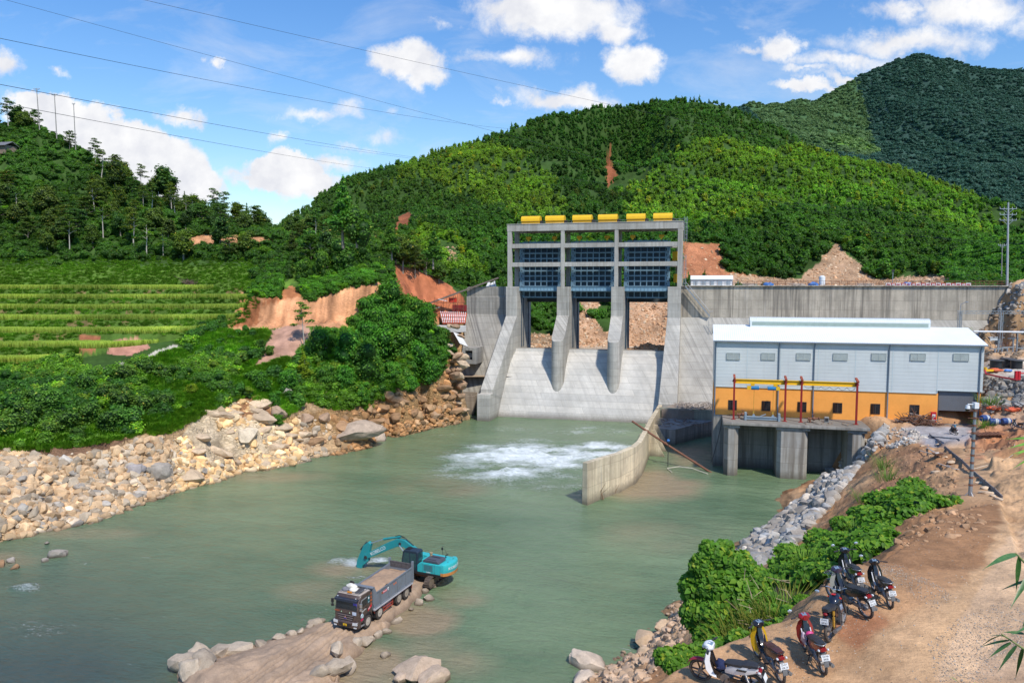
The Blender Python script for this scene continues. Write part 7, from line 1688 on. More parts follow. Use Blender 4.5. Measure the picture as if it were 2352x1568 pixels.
# poles, wires
def wire(label,pts,r,mat,n=24,sag=0.):
    p0,p1=Vector(pts[0]),Vector(pts[1]);o=thing('power_line',label,'cable',p0);ORG[o.name]=tuple(p0);mb=MB()
    P=[p0.lerp(p1,i/n)-Vector((0,0,sag*4*(i/n)*(1-i/n))) for i in range(n+1)];mb.tube(P,r,5);mb.build('wire',mat,o)
WM=surf('dark wire',(.03,.035,.05),.1)
for i,(a,b,Ya,Yb,sg,r,l) in enumerate([((-60,-20),(2500,600),80,330,4,.018,'top'),((-80,72),(1230,300),85,330,2.,.03,'third'),((-60,183),(1010,368),90,420,1.,.036,'fourth'),((-60,225),(900,392),95,430,1.,.036,'lowest'),((200,-30),(2500,415),80,400,5,.02,'second'),((1500,470),(2420,565),280,160,1.5,.03,'low one by the right pole'),((700,330),(2500,520),260,300,3,.03,'faint one crossing the forest')]):
    wire('thin dark power line across the sky, the '+l+' of the set' if i < 5 else 'thin power line over the forest, the '+l,(PY(*a,Ya),PY(*b,Yb)),r,WM,sag=sg)
def pole(label,px,pyb,pyt,Y,bv,r,arms,mat,lean=0.,name='power_pole'):
    b=Vector(PY(px,pyb,Y));z=drop(bv,b.x,b.y,b.z); 
    if abs(z-b.z) > 6:z=b.z
    t_=PY(px+lean,pyt,Y)[2];o=thing(name,label,'power pole',(b.x,b.y,z-.3),0,None);h=t_-z+.3
    dx=PY(px+lean,pyt,Y)[0]-b.x;mb=MB();mb.tube([(0,0,0),(dx,0,h)],[r,r*.6],8);mb.build('shaft',mat,o,smooth=40)
    for az,w_ in arms:
        mb=MB();k=dx*(h-az)/h;mb.box(k-w_,k+w_,-.06,.06,h-az,h-az+.12)
        for s in (-1,1):mb.bar((k,0,h-az-w_*.55),(k+s*w_*.62,0,h-az),.06,.06)
        mb.build('crossarm',STEEL,o);mb=MB()
        for s in (-1,-.5,.5,1):mb.cyl((k+s*w_,0,h-az+.12),(k+s*w_,0,h-az+.45),.06,.03,6)
        mb.build('insulator',surf('pale insulator',(.5,.52,.5)),o)
    return o
PMt=surf('weathered concrete pole',(.3,.28,.25),.2)
pole('leftmost of the three poles on the left ridge',91,290,203,218,left_bvh,.16,[(.3,.9)],PMt,-7)
pole('middle one of the three poles on the left ridge',130,305,216,218,left_bvh,.16,[(.3,.9)],PMt,-5)
pole('rightmost of the three poles on the left ridge',173,322,238,217,left_bvh,.15,[(.2,.4)],PMt,-4)
pole('tall concrete power pole with three steel crossarms at the right end of the dam',2314,654,465,146,right_bvh,.24,[(1.3,1.6),(2.4,1.6),(3.5,1.6)],surf('pale concrete pole',(.38,.4,.42),.1),2)
pole('shorter lattice topped pole behind the tall concrete pole',2301,640,560,170,hill_bvh,.14,[(.4,.9)],PMt,1)
# small house on the left hill
hp=pickr(left_bvh,8,352,200);hs=thing('farm_shed','small grey farm shed with corrugated roof at the left edge of the hill','shed',hp,-.2)
mb=MB();mb.box(-5,2.6,-2,2,-.5,1.9);mb.build('wall',WOOD,hs);mb=MB();mb.prism([(-2.6,1.6),(0,2.9),(2.6,1.6),(2.6,1.75),(0,3.05),(-2.6,1.75)],0,-5.6,3.2);mb.build('roof',surf('grey corrugated sheet',(.17,.17,.18),.15),hs)
mb=MB();mb.box(-1,.2,-2.04,-2.003,-.4,1.4);mb.build('door',DKST,hs)
bp=pickr(left_bvh,437,655,160);o=thing('brush_heap','brown heap of dead branches at the top of the rice terraces','brush heap',bp);rs=random.Random(6);mb=MB()
for i in range(120):a=rs.random()*6.28;p=Vector((math.cos(a)*rs.random()*1.6,math.sin(a)*rs.random(),rs.random()*.8));mb.tube([p,p+Vector((rs.uniform(-1.3,1.3),rs.uniform(-.5,.5),rs.uniform(-.2,.9)))],[.05,.015],4)
mb.tube([(0,0,.5),(-3.4,0,2.)],[.09,.03],5);mb.build('branches',surf('dead branch',(.14,.09,.065),.3),o)
# ================================================================== VEHICLES ON THE CAUSEWAY
BLK=surf('matt black plastic',(.018,.018,.02),.2,3.,.5,dirtamt=.25,dirt=(.12,.09,.07));RUB=surf('dusty rubber',(.035,.032,.03),.25,4.,.85,.2,dirt=(.22,.17,.13),dirtamt=.6)
CHR=surf('dull chrome',(.55,.55,.54),.1,3.,.25,metal=.8,dirtamt=.3);SILV=surf('silver paint',(.42,.43,.44),.1,3.,.35,metal=.5,dirtamt=.3)
GLS=surf('vehicle glass',(.012,.018,.022),.2,1.,.06,spec=.9,dirtamt=.05);TW=surf('white lettering',(.8,.8,.78),.03,1,.6,dirtamt=.1)
REDL=surf('red lamp',(.24,.008,.012),.1,2,.25);AMB=surf('amber lamp',(.7,.25,.02),.1,2,.3);LAMPG=surf('lamp glass',(.6,.62,.62),.1,4,.15,spec=.8)
def wheel(parent,x,y,z,R,w,rimc,dual=False,n=28,hub='rim'):
    sg=1 if y > 0 else -1
    mb=MB();r0=R-.14*R-.02
    prof_=[(-w/2,R*.62),(-w/2,R*.9),(-w*.38,R),(w*.38,R),(w/2,R*.9),(w/2,R*.62)]
    rings=[[(x+r*math.cos(2*PI*k/n),y+h,z+r*math.sin(2*PI*k/n)) for k in range(n)] for h,r in prof_];mb.loft(rings)
    for k in range(n):   # tread lugs
        a=2*PI*(k+.5)/n;mb.obox((x+R*.995*math.cos(a),y,z+R*.995*math.sin(a)),(R*.04,w*.82,R*.1),Matrix.Rotation(-a,3,'Y'))
    t_=mb.build('tyre',RUB,parent,smooth=40)
    mb=MB();o_=y+sg*w*.5
    rr=[[(x+r*math.cos(2*PI*k/20),o_+sg*h,z+r*math.sin(2*PI*k/20)) for k in range(20)] for h,r in ((.004,R*.63),(-.02,R*.6),(-.1*w/.3,R*.48),(-.06*w/.3,R*.3),(-.02,R*.22),(.03,R*.18))];mb.loft(rr)
    for k in range(10):a=2*PI*k/10;c=(x+R*.36*math.cos(a),o_-sg*.055,z+R*.36*math.sin(a));mb.cyl((c[0],c[1],c[2]),(c[0],c[1]+sg*.04,c[2]),R*.035,n=6)
    mb.build(hub,rimc,parent,smooth=40)
def truck():
    o=thing('dump_truck','dusty brown dump truck with grey tipper body full of sand on the causeway','truck',(-11.41,60.6,.62),math.atan2(-.921,-.391))
    BRN=surf('dark brown cab paint',(.065,.042,.035),.15,1.5,.35,dirt=(.25,.19,.14),dirtamt=.3,coat=.3);GRY=surf('grey tipper paint',(.17,.195,.225),.12,1.2,.5,dirt=(.2,.16,.12),dirtamt=.35)
    RDF=surf('red chassis paint',(.34,.05,.03),.2,2,.6,dirt=(.25,.15,.1),dirtamt=.4);DUST=surf('dusty cream roof',(.48,.41,.34),.15,3.,.7)
    for x in (3.,1.27,-1.7,-2.93):
        for s in (1,-1):wheel(o,x,s*1.0,.52,.52,.3,surf('pale steel rim',(.45,.4,.33),.2,4.,.6) if x > 0 else surf('dusty steel rim',(.33,.28,.22),.2,4.,.7))
    mb=MB();mb.box(-3.9,3.9,-.42,-.3,.72,1.0);mb.box(-3.9,3.9,.3,.42,.72,1.0)
    for x in (3.,1.27,-1.7,-2.93):mb.cyl((x,-.95,.52),(x,.95,.52),.1,n=8);mb.ball((x,0,.52),.25,8,6)
    mb.build('chassis',BLK,o)
    # cab
    sec=lambda y,k=0.:[(2.38,.75),(2.38,2.78),(2.5,2.86),(3.95-k,2.9),(4.12-k,2.74),(4.3-k,1.78),(4.34-k,1.62),(4.36-k,.95),(4.3-k,.72),(3.62,.72),(3.55,1.02),(3.3,1.2),(2.75,1.2),(2.5,1.05),(2.42,.75)]
    mb=MB();Y0=1.12;rings=[[(x,y,z) for x,z in sec(y,k)] for y,k in ((-Y0,.12),(-Y0+.12,.02),(0,0),(Y0-.12,.02),(Y0,.12))];mb.loft(rings)
    mb.build('cab',BRN,o,smooth=35)
    mb=MB();mb.prism([(2.4,2.8),(2.5,2.9),(3.96,2.93),(3.9,2.86),(2.5,2.83)],1,-1.02,1.02);mb.build('cab_roof',DUST,o)
    def fr(y,z): # point on windscreen plane
        f=(z-1.78)/(2.74-1.78);return 4.3-.18*f
    mb=MB();mb.add([(fr(0,1.84)+.012,-.98,1.84),(fr(0,1.84)+.012,.98,1.84),(fr(0,2.6)+.012,.9,2.62),(fr(0,2.6)+.012,-.9,2.62)],[(0,1,2,3)]);w_=mb.build('windscreen',GLS,o)
    mb=MB();mb.tube([(4.325,-.3,1.86),(4.29,-.75,2.05)],.012,4);mb.tube([(4.325,.5,1.86),(4.29,.05,2.05)],.012,4);mb.build('wiper',BLK,w_)
    mb=MB();mb.box(4.2,4.23,.62,.95,1.9,2.5);mb.obox((4.245,.4,2.585),(.01,1.,.03),Matrix.Rotation(0,3,'X'));mb.build('glass_tint',surf('violet reflection film',(.12,.1,.5),.2),w_)
    mb=MB();mb.prism([(4.05,2.72),(4.38,2.66),(4.4,2.5),(4.36,2.5),(4.33,2.63),(4.05,2.66)],1,-1.06,1.06);mb.build('sun_visor',surf('navy black visor',(.02,.028,.045),.1,2,.35),o)
    mb=MB();[mb.ball((4.36,-.98+k*.049,2.688),.012,5,3) for k in range(41)];mb.build('trim_studs',CHR,o)
    mb=MB();[mb.ball((4.2,y,2.78),(.05,.05,.05),8,5) for y in (-.85,.85)];mb.build('marker_lamp',LAMPG,o)
    # grille
    mb=MB();mb.prism([(-.78,1.52),(.78,1.52),(.62,1.0),(-.62,1.0)],0,4.36,4.372);g=mb.build('grille',BLK,o)
    mb=MB()
    for k in range(3):ww=.74-.06*k;mb.box(4.365,4.42,-ww,-.1 if k == 1 else ww,1.4-k*.17,1.46-k*.17); 
    mb.box(4.365,4.42,.1,.68,1.23,1.29);mb.build('grille_slat',surf('brown grey slat',(.16,.13,.13),.1,2,.35),g)
    mb=MB();mb.prism([(-.13,1.17),(.13,1.17),(0,1.4)],0,4.43,4.45);mb.build('emblem',surf('copper and blue emblem',(.4,.2,.15),.3,8),g)
    mb=MB();mb.prism([(-.13,1.17),(.13,1.17),(.07,1.24),(-.07,1.24)],0,4.452,4.456);mb.build('emblem_base',surf('emblem blue',(.03,.04,.3),.1),g)
    # bumper, lamps, plate, steps
    mb=MB();rings=[[(x,y,z) for x,z in ((4.12-k,.42),(4.12-k,.98),(4.42-k,.98),(4.5-k,.86),(4.48-k,.52),(4.4-k,.42))] for y,k in ((-1.15,.14),(-1.0,.02),(0,0),(1.,.02),(1.15,.14))];mb.loft(rings);mb.build('bumper',BRN,o,smooth=35)
    mb=MB();mb.box(4.47,4.505,-.55,.55,.62,.8);mb.box(4.46,4.5,-.35,.35,.46,.56);mb.build('air_intake',BLK,o)
    for s in (-1,1):
        mb=MB();mb.prism([(s*.68,.72),(s*1.1,.74),(s*1.1,.94),(s*.7,.92)],0,4.36,4.492);mb.build('headlight',LAMPG,o)
        mb=MB();mb.box(4.36,4.495,s*.8 if s > 0 else -1.05,1.05 if s > 0 else -.8,.5,.58);mb.build('fog_lamp',LAMPG,o)
        mb=MB();mb.box(3.45,3.95,s*1.0-.12,s*1.0+.14,.42,.48);mb.box(3.5,3.62,s*1.1-.02,s*1.1+.02,.48,.9);mb.build('step',SILV,o)
        mb=MB();mb.tube([(4.1,s*1.12,2.5),(4.25,s*1.35,2.5),(4.25,s*1.35,2.),(4.15,s*1.12,1.9)],.025,5);mr=mb.build('mirror_arm',BLK,o)
        mb=MB();mb.box(4.18,4.3,s*1.35-.1,s*1.35+.1,2.15,2.5);mb.box(4.18,4.3,s*1.35-.1,s*1.35+.1,1.88,2.08);mb.build('mirror',CHR if s > 0 else BLK,mr,bevel=.02)
        y=s*1.122
        mb=MB();mb.prism([(3.1,2.02),(3.1,2.6),(3.86,2.55),(4.03,1.86)],1,y,y+s*.006);sw=mb.build('side_window',GLS,o)
        mb=MB();mb.prism([(3.15,2.62),(3.88,2.57),(4.0,2.2),(3.94,2.2),(3.82,2.5),(3.15,2.54)],1,y+s*.01,y+s*.04);mb.build('rain_visor',SILV,sw)
        mb=MB();mb.tube([(3.02,y+s*.004,2.7),(3.02,y+s*.004,1.22)],.008,4);mb.tube([(4.12,y-.01*s,1.9),(4.1,y-.01*s,1.05)],.008,4);mb.box(3.12,3.3,y,y+s*.03,1.72,1.78);mb.build('door_seam',BLK,o)
        a_=[(2.42+.58*1.-.0+.6*math.cos(t),.55+.66*math.sin(t)) for t in np.linspace(0.15,PI-.15,9)]
        mb=MB();q=[(3.0+.66*math.cos(t),.52+.7*math.sin(t)) for t in np.linspace(.1,PI-.1,10)];q2=[(3.0+.58*math.cos(t),.52+.6*math.sin(t)) for t in np.linspace(PI-.1,.1,10)];mb.prism(q+q2,1,s*.9,s*1.17);mb.build('wheel_arch',BLK,o)
    mb=MB();mb.box(4.505,4.52,-.17,.17,.6,.78);pl=mb.build('number_plate',surf('yellow plate',(.75,.45,.01),.05),o)
    mb=MB();mb.box(4.521,4.524,-.12,.12,.625,.66);mb.build('plate_lower_row',BLK,pl);lettering('plate_number','23C',.075,frame((4.523,0,.72),(0,1,0),(0,0,1)),BLK,pl)
    # roof rack and bundles
    mb=MB()
    for z in (2.98,3.1):mb.tube([(2.6,-.85,z),(3.85,-.85,z),(3.85,.85,z),(2.6,.85,z)],.018,5)
    for x in (2.6,3.2,3.85):
        for y in (-.85,.85):mb.tube([(x,y,2.9),(x,y,3.1)],.016,5)
    mb.build('roof_rack',CHR,o)
    def bundle(nm,c,r,col,axis_y=True):
        mb=MB();mb.ball(c,r,14,9)
        for v in mb.v:n=mnoise.noise(v*3.)*.09+mnoise.noise(v*8.)*.04;v += Vector((n,n*.6,n))
        return mb.build(nm,col,o,smooth=50)
    CV=surf('white canvas',(.72,.68,.58),.1,4.,.8);DC=surf('dark cloth',(.05,.05,.055),.3,4.,.9)
    bundle('canvas_roll',(3.0,-.35,3.16),(.28,.52,.2),CV);bundle('canvas_bag',(3.35,.1,3.08),(.35,.42,.15),CV);bundle('dark_bundle',(3.45,-.6,3.08),(.25,.35,.16),surf('grey cloth',(.16,.16,.17),.3));bundle('black_sheet',(3.2,.55,3.03),(.5,.3,.12),DC)
    mb=MB();mb.box(3.84,3.92,-.15,.25,3.02,3.14);mb.build('roof_sign',AMB,o)
    # signs on the cab
    y=1.124
    mb=MB();mb.box(2.7,2.98,y,y+.006,1.98,2.55);sg=mb.build('door_sign',surf('teal sign',(.01,.13,.15),.05),o)
    mb=MB();mb.prism([(2.78,2.3),(2.9,2.3),(2.92,2.44),(2.84,2.48),(2.76,2.42)],1,y+.007,y+.01);mb.box(2.75,2.93,y+.007,y+.01,2.05,2.08);mb.build('sign_emblem',TW,sg)
    ORT=surf('orange lettering',(.65,.14,.03),.1,4)
    for k,ch in enumerate('HOWO'):lettering('lettering',ch,.26,frame((2.5,y+.004,2.6-k*.28),(-1,0,0),(0,0,1)),ORT,o,sx=1.1)
    RST=surf('red sticker',(.6,.01,.03),.05)
    mb=MB();mb.prism([(2.42,1.55),(2.42,1.76),(2.96,1.52),(2.96,1.32)],1,y,y+.006);st=mb.build('red_stripe',RST,o)
    lettering('lettering','420',.17,frame((2.78,y+.01,1.51),(-1,0,.38),(0,0,1)),TW,st)
    lettering('lettering','TRAGO',.17,frame((3.5,y+.005,1.62),(-1,0,.18),(0,0,1)),TW,o,sx=1.15)
    mb=MB();mb.box(4.0,4.08,y-.012,y+.004,1.5,1.6);mb.build('red_initial',RST,o)
    mb=MB();mb.torus((3.78,y,1.28),.15,.035,'y',14,5);mb.ball((3.78,y,1.3),(.1,.02,.12),8,5);mb.build('tiger_style_sticker',surf('pale blue sticker',(.45,.55,.6),.3,9),o)
    bpy.data.objects[o.name]
    mb=MB();mb.prism([(3.63,.9),(4.02,.86),(4.02,1.02),(3.63,1.08)],1,y-.005,y+.004);mb.build('lower_sticker',surf('crimson sticker',(.5,.02,.08),.2,9),o)
    mb=MB();mb.box(4.35,4.372,.62,.98,1.5,1.76);mb.build('front_sticker',surf('pale blue badge',(.5,.56,.66),.25,12),o)
    lettering('front_lettering','HOWO',.15,frame((4.365,-.82,1.67),(0,1,0),(0,0,1)),ORT,o,sx=.9)
    mb=MB();[mb.prism([(q-.05,1.6),(q+.05,1.6),(q,1.72)],0,4.35,4.37) for q in (-.42,.36)];mb.build('triangle_mark',surf('green white mark',(.45,.6,.4),.2),o)
    # tipper body
    mb=MB()
    for s in (-1,1):
        y0,y1=s*1.09,s*1.15
        mb.prism([(-3.85,1.12),(-3.85,2.5),(1.75,2.42),(2.02,2.95),(2.2,2.95),(2.25,1.6),(2.05,1.12)],1,y0,y1)
        mb.prism([(-3.95,2.42),(1.7,2.36),(1.7,2.46),(-3.95,2.54)],1,y1,y1+s*.06)
        for x in (-3.85,-2.9,-1.55,-.2,1.1):mb.box(x,x+.16,y1,y1+s*.05,1.3,2.38)
        mb.prism([(-3.9,1.05),(2.1,1.05),(2.1,1.24),(-3.9,1.24)],1,y1,y1+s*.08)
    mb.box(2.1,2.22,-1.09,1.09,1.1,2.95);mb.box(2.0,2.34,-1.15,1.15,2.9,2.97);mb.box(-3.85,2.1,-1.09,1.09,1.1,1.22)
    body=mb.build('tipper_body',GRY,o)
    mb=MB();mb.box(-3.98,-3.86,-1.14,1.14,1.2,2.75);mb.box(-4.02,-3.8,-1.24,-1.1,1.2,3.);mb.box(-4.02,-3.8,1.1,1.24,1.2,3.);mb.build('tailgate',GRY,o)
    mb=MB();mb.box(-3.86,-3.82,-1.05,1.05,2.3,2.72);mb.box(-3.9,-3.8,-1.1,1.1,2.7,2.8);mb.build('tail_flap',surf('rubber flap dusty',(.09,.08,.08),.4,4.,.9),o)
    # ledge above the wheels
    mb=MB()
    for s in (-1,1):mb.prism([(s*1.16,1.24),(s*1.3,1.1),(s*1.3,1.06),(s*1.1,1.06)] if s > 0 else [(-1.16,1.24),(-1.3,1.1),(-1.3,1.06),(-1.1,1.06)],0,-3.8,2.25)
    mb.build('side_ledge',surf('dusty pale grey',(.3,.3,.31),.2,2),o)
    mb=MB()
    for s in (-1,1):
        mb.box(-3.8,2.2,s*1.16-.03,s*1.16+.03,.94,1.06);mb.box(-.75,-.68,s*1.1-.04,s*1.1+.04,.42,.95);mb.box(.75,.85,s*1.1-.04,s*1.1+.04,.4,.95)
        mb.box(-.7,.8,s*1.13-.03,s*1.13+.03,.42,.5);mb.box(-.7,.8,s*1.13-.03,s*1.13+.03,.66,.72);mb.box(-3.85,-3.78,s*.9-.2,s*.9+.25,.6,.95);mb.bar((1.75,s*1.13,1.0),(2.1,s*1.13,.8),.06,.1)
    mb.build('side_guard',RDF,o)
    for s in (-1,1):
        mb=MB();mb.box(-.62,.15,s*.62-.3 if s < 0 else .5,-.5 if s < 0 else 1.05,.42,.92);mb.cyl((.2,s*.82,.7),(.66,s*.82,.7),.2,n=12);mb.build('fuel_tank',SILV,o,bevel=.06)
    for s in (-1,1):
        mb=MB();mb.box(1.95,2.0,s*1.0-.2,s*1.0+.2,.35,1.0);mb.box(-3.66,-3.62,s*1.0-.2,s*1.0+.2,.3,.95);mb.build('mud_flap',BLK,o)
    # load of sand
    X,Yg=np.meshgrid(np.linspace(-3.8,2.1,60),np.linspace(-1.08,1.08,24));h=2.33+.28*np.exp(-((X-.2)/2.1)**2)*(1-(Yg/1.3)**2)+fbm(X,Yg,1.2,4,301)*.07-.25*np.clip((-2.8-X)/.8,0,1)
    V=np.stack([X,Yg,h],-1).reshape(-1,3);me=np_mesh('sand_load',V,grid_faces(24,60),surf('river sand load',(.38,.25,.155),.15,3.,.95,.4,dirtamt=.3),smooth=True);link('sand_load',me,o)
    y=1.152
    mb=MB();mb.box(.2,.85,y,y+.008,1.95,2.13);st=mb.build('red_sticker',RST,o);lettering('lettering','TRAGO',.17,frame((.52,y+.012,2.04),(-1,0,0),(0,0,1)),TW,st,sx=1.05)
    mb=MB();mb.box(.88,1.22,y,y+.008,1.95,2.13);st=mb.build('black_sticker',BLK,o);lettering('lettering','AUZ',.15,frame((1.05,y+.012,2.04),(-1,0,0),(0,0,1)),AMB,st)
    mb=MB();mb.torus((-.05,y,2.05),.11,.03,'y',14,5);mb.build('round_sticker',TW,o)
    [MB().box(x-.07,x+.07,y,y+.006,2.02,2.18).build('orange_character',ORT,o) for x in (-.9,-1.18,-1.46)]
    mb=MB()
    for k in range(4):mb.torus((2.16,-1.0+.05*k,3.05),.12,.035,'x',12,5)
    mb.build('rope_coil',BLK,o)
    return o
truck()
def excavator():
    hd=math.atan2(.411,-.911);o=thing('excavator','turquoise crawler excavator dredging the river behind the dump truck','excavator',(-8.0,68.2,.25),0)
    TQ=surf('turquoise machine paint',(.03,.44,.45),.1,1.2,.4,dirt=(.16,.24,.2),dirtamt=.32,coat=.2);TQD=surf('deep turquoise boom paint',(.012,.27,.28),.12,1.2,.45,dirt=(.14,.15,.12),dirtamt=.4)
    DG=surf('engine hood grey',(.07,.08,.10),.15,2.,.5);NV=surf('navy cab paint',(.02,.035,.055),.1,2,.35)
    td=math.atan2(.921,.391);Rt=Matrix.Rotation(td,4,'Z');Rh=Matrix.Rotation(hd,4,'Z')
    TR_=surf('muddy track shoe',(.12,.09,.07),.3,4.,.8,.3)
    for s in (-1,1):
        mb=MB(Rt);y=s*1.12;L=1.75;R=.42;n=44;path=[]
        per=2*L*2+2*PI*R
        for k in range(n):
            d=per*k/n
            if d < 2*L:p=(-L+d,R*2+.02,0)
            elif d < 2*L+PI*R:a=(d-2*L)/R;p=(L+R*math.sin(a),R+R*math.cos(a)+.02,a)
            elif d < 4*L+PI*R:p=(L-(d-2*L-PI*R),.02,PI)
            else:a=(d-4*L-PI*R)/R;p=(-L-R*math.sin(a),R-R*math.cos(a)+.02,PI+a)
            mb.obox((p[0],y,p[1]),(per/n*.86,.55,.05),Matrix.Rotation(p[2],3,'Y'));mb.obox((p[0]+.035*math.sin(p[2]),y,p[1]+.035*math.cos(p[2])),(.035,.55,.06),Matrix.Rotation(p[2],3,'Y'))
        t_=mb.build('track',TR_,o)
        mb=MB(Rt);mb.box(-1.7,1.7,y-.18,y+.18,.22,.62)
        for x in (-1.7,1.7):mb.cyl((x,y-.22,.44),(x,y+.22,.44),.36,n=18)
        for k in range(6):x=-1.3+k*.52;mb.cyl((x,y-.2,.2),(x,y+.2,.2),.13,n=10)
        mb.build('track_frame',surf('muddy undercarriage',(.16,.12,.09),.3),t_)
    mb=MB(Rt);mb.box(-.6,.6,-1.,1.,.4,.75);mb.cyl((0,0,.7),(0,0,.98),.6,n=24);mb.build('undercarriage',surf('rusty undercarriage',(.2,.1,.06),.3),o)
    def B():return MB(Rh)
    mb=B();mb.box(-2.2,1.9,-1.25,1.25,.95,1.08);mb.box(-2.3,.6,1.2,1.3,.9,1.12);mb.build('deck_frame',BLK,o)
    mb=B();mb.prism([(.35,1.08),(.35,1.72),(.15,1.92),(-.2,2.02),(-2.2,2.02),(-2.2,1.08)],1,.55,1.27);mb.build('left_side_panel',TQ,o,bevel=.04)
    mb=B();mb.box(-2.2,1.7,-1.27,-.55,1.08,2.0);mb.build('right_side_panel',TQ,o,bevel=.04)
    mb=B();mb.box(-2.2,.3,-.56,.56,1.08,2.0);mb.build('engine_cover',TQ,o,bevel=.04)
    mb=B()
    for k in range(6):mb.box(-1.3,-.35,1.272,1.28,1.3+k*.1,1.35+k*.1)
    mb.tube([(-1.5,1.275,1.12),(-1.5,1.275,1.98)],.01,4);mb.tube([(-.25,1.275,1.12),(-.25,1.275,1.98)],.01,4);mb.build('side_grille',DG,o)
    # hood
    mb=B();mb.prism([(-1.9,2.02),(-1.75,2.3),(-.35,2.32),(-.2,2.2),(-.15,2.02)],1,-.25,1.15);hd_=mb.build('engine_hood',DG,o,bevel=.06)
    mb=B();[mb.box(-1.5+k*.07,-1.46+k*.07,.95,1.0,2.3,2.34) for k in range(14)];[mb.box(-1.5+k*.07,-1.46+k*.07,.2,.3,2.3,2.345) for k in range(14)];mb.build('hood_vent',BLK,hd_)
    mb=B();mb.cyl((-.45,.05,2.3),(-.45,.05,2.5),.12,n=14);mb.cyl((-.45,.05,2.5),(-.45,.05,2.62),.16,n=14);mb.build('air_cleaner',surf('tan cleaner cap',(.35,.27,.15),.3),o)
    mb=B();mb.tube([(-1.6,-.7,2.0),(-1.6,-.7,2.25),(-1.72,-.7,2.35),(-1.85,-.7,2.38)],.05,8);mb.build('exhaust_pipe',DKST,o)
    # counterweight: rounded block
    pl=[(-2.15,-1.3),(-2.15,1.3),(-2.45,1.3)]+[(-2.25-.72*math.cos(a),1.3*math.sin(a)) for a in np.linspace(1.25,-1.25,15)]+[(-2.45,-1.3)]
    def cw(z0,z1,grow=0.):
        mb=B();c=(-2.15,0);n=len(pl);rings=[]
        for z,k in ((z0,.94+grow),(z0+.08,1.+grow),(z1-.14,1.+grow),(z1-.04,.97+grow),(z1,.9+grow)):rings.append([(c[0]+(x-c[0])*k,y*k,z) for x,y in pl])
        mb.loft(rings);return mb
    cw(1.02,2.12).build('counterweight',TQ,o,smooth=40)
    mb=B();c=(-2.15,0);rings=[[(c[0]+(x-c[0])*k-.001,y*k,z) for x,y in pl] for z,k in ((1.0,.95),(1.05,1.005),(1.32,1.006))];mb.loft(rings);mb.build('counterweight_base',surf('ochre worn paint',(.5,.2,.05),.25,2.),o,smooth=40)
    mb=B();[mb.torus((-2.5,y,2.14),.07,.025,'x',10,5) for y in (-.5,.5)];mb.build('lifting_eye',TQD,o)
    me=text_mesh('KOBELCO',.36,.004); 
    for v in me.vertices:   # wrap round the counterweight
        a=v.co.x/1.02*.98;rr=1.
        x_=-2.25-.735*math.cos(a);y_=1.31*math.sin(-a)*-1;z_=1.7+v.co.y;v.co=Rh @ Vector((x_-.02-v.co.z,-y_,z_))
    me.materials.clear();me.materials.append(TW);me.name='lettering';link('lettering',me,o)
    lettering('model_lettering','SK380',.16,Rh @ frame((-.85,1.285,1.2),(-1,0,0),(0,0,1)),TW,o)
    # cab
    mb=B();mb.prism([(.3,1.1),(.3,2.86),(.42,2.95),(1.75,2.95),(1.9,2.8),(2.08,1.9),(2.0,1.1)],1,.3,1.25);cb=mb.build('cab',NV,o,bevel=.05)
    y=1.252
    mb=B();mb.prism([(1.2,1.3),(1.2,2.72),(1.72,2.72),(1.95,1.9),(1.88,1.3)],1,y,y+.008);mb.prism([(.48,1.85),(.48,2.72),(1.1,2.72),(1.1,1.85)],1,y,y+.008);mb.prism([(.48,1.25),(.48,1.75),(1.1,1.75),(1.1,1.25)],1,y,y+.004)
    mb.prism([(.38,2.78),(1.18,2.78),(1.18,1.2),(.38,1.2)],1,.29,.296)
    mb.box(.285,.297,.42,1.12,1.95,2.72)
    mb.build('window',surf('tinted cab glass',(.02,.06,.065),.2,1,.08,spec=.9),cb)
    mb=B();mb.add([(2.1,.36,1.9),(2.1,1.2,1.9),(1.93,1.2,2.74),(1.93,.36,2.74)],[(0,1,2,3)]);mb.add([(2.03,.36,1.25),(2.03,1.2,1.25),(2.1,1.2,1.85),(2.1,.36,1.85)],[(0,1,2,3)]);mb.build('windscreen',surf('tinted cab glass',(.02,.06,.065),.2,1,.08),cb)
    mb=B();[mb.box(1.25+k*.09,1.29+k*.09,.42,1.12,2.955,2.99) for k in range(6)];mb.build('roof_guard',BLK,cb)
    mb=B();mb.box(.45,1.1,.5,.8,1.15,1.9);mb.build('seat',BLK,cb)
    mb=B();mb.tube([(-1.0,-1.2,2.0),(-.9,-1.22,2.7),(-.9,-1.3,2.9),(-1.1,-1.3,2.85)],.018,5);mb.box(-.98,-.84,-1.3,-1.18,2.5,2.72);mb.tube([(-1.5,-1.2,2.0),(-1.2,-1.22,2.65)],.015,5);mb.build('mirror',BLK,o)
    # boom: side plates following a bent profile
    top=[(.35,1.75),(1.2,2.65),(2.5,3.35),(3.4,3.35),(4.6,2.75),(7.15,1.25)];bot=[(.45,1.4),(1.4,2.1),(2.6,2.65),(3.3,2.62),(4.5,2.05),(7.1,.75)]
    mb=B();mb.prism(top+bot[::-1],1,-.33,.05);mb.build('boom',TQD,o,bevel=.03)
    ang=math.atan2(1.25-2.75,7.15-4.6)
    lettering('lettering','KOBELCO',.46,Rh @ frame((5.55,.056,1.86),(-1,0,.56),(0,0,1)),TW,o,sx=.95)
    mb=B()
    mb.cyl((3.0,-.14,3.6),(5.0,-.14,3.05),.11,n=10);mb.build('arm_cylinder',TQD,o,smooth=40);mb=B();mb.cyl((5.0,-.14,3.05),(6.7,-.14,2.35),.05,n=8);mb.build('cylinder_rod',CHR,o,smooth=40)
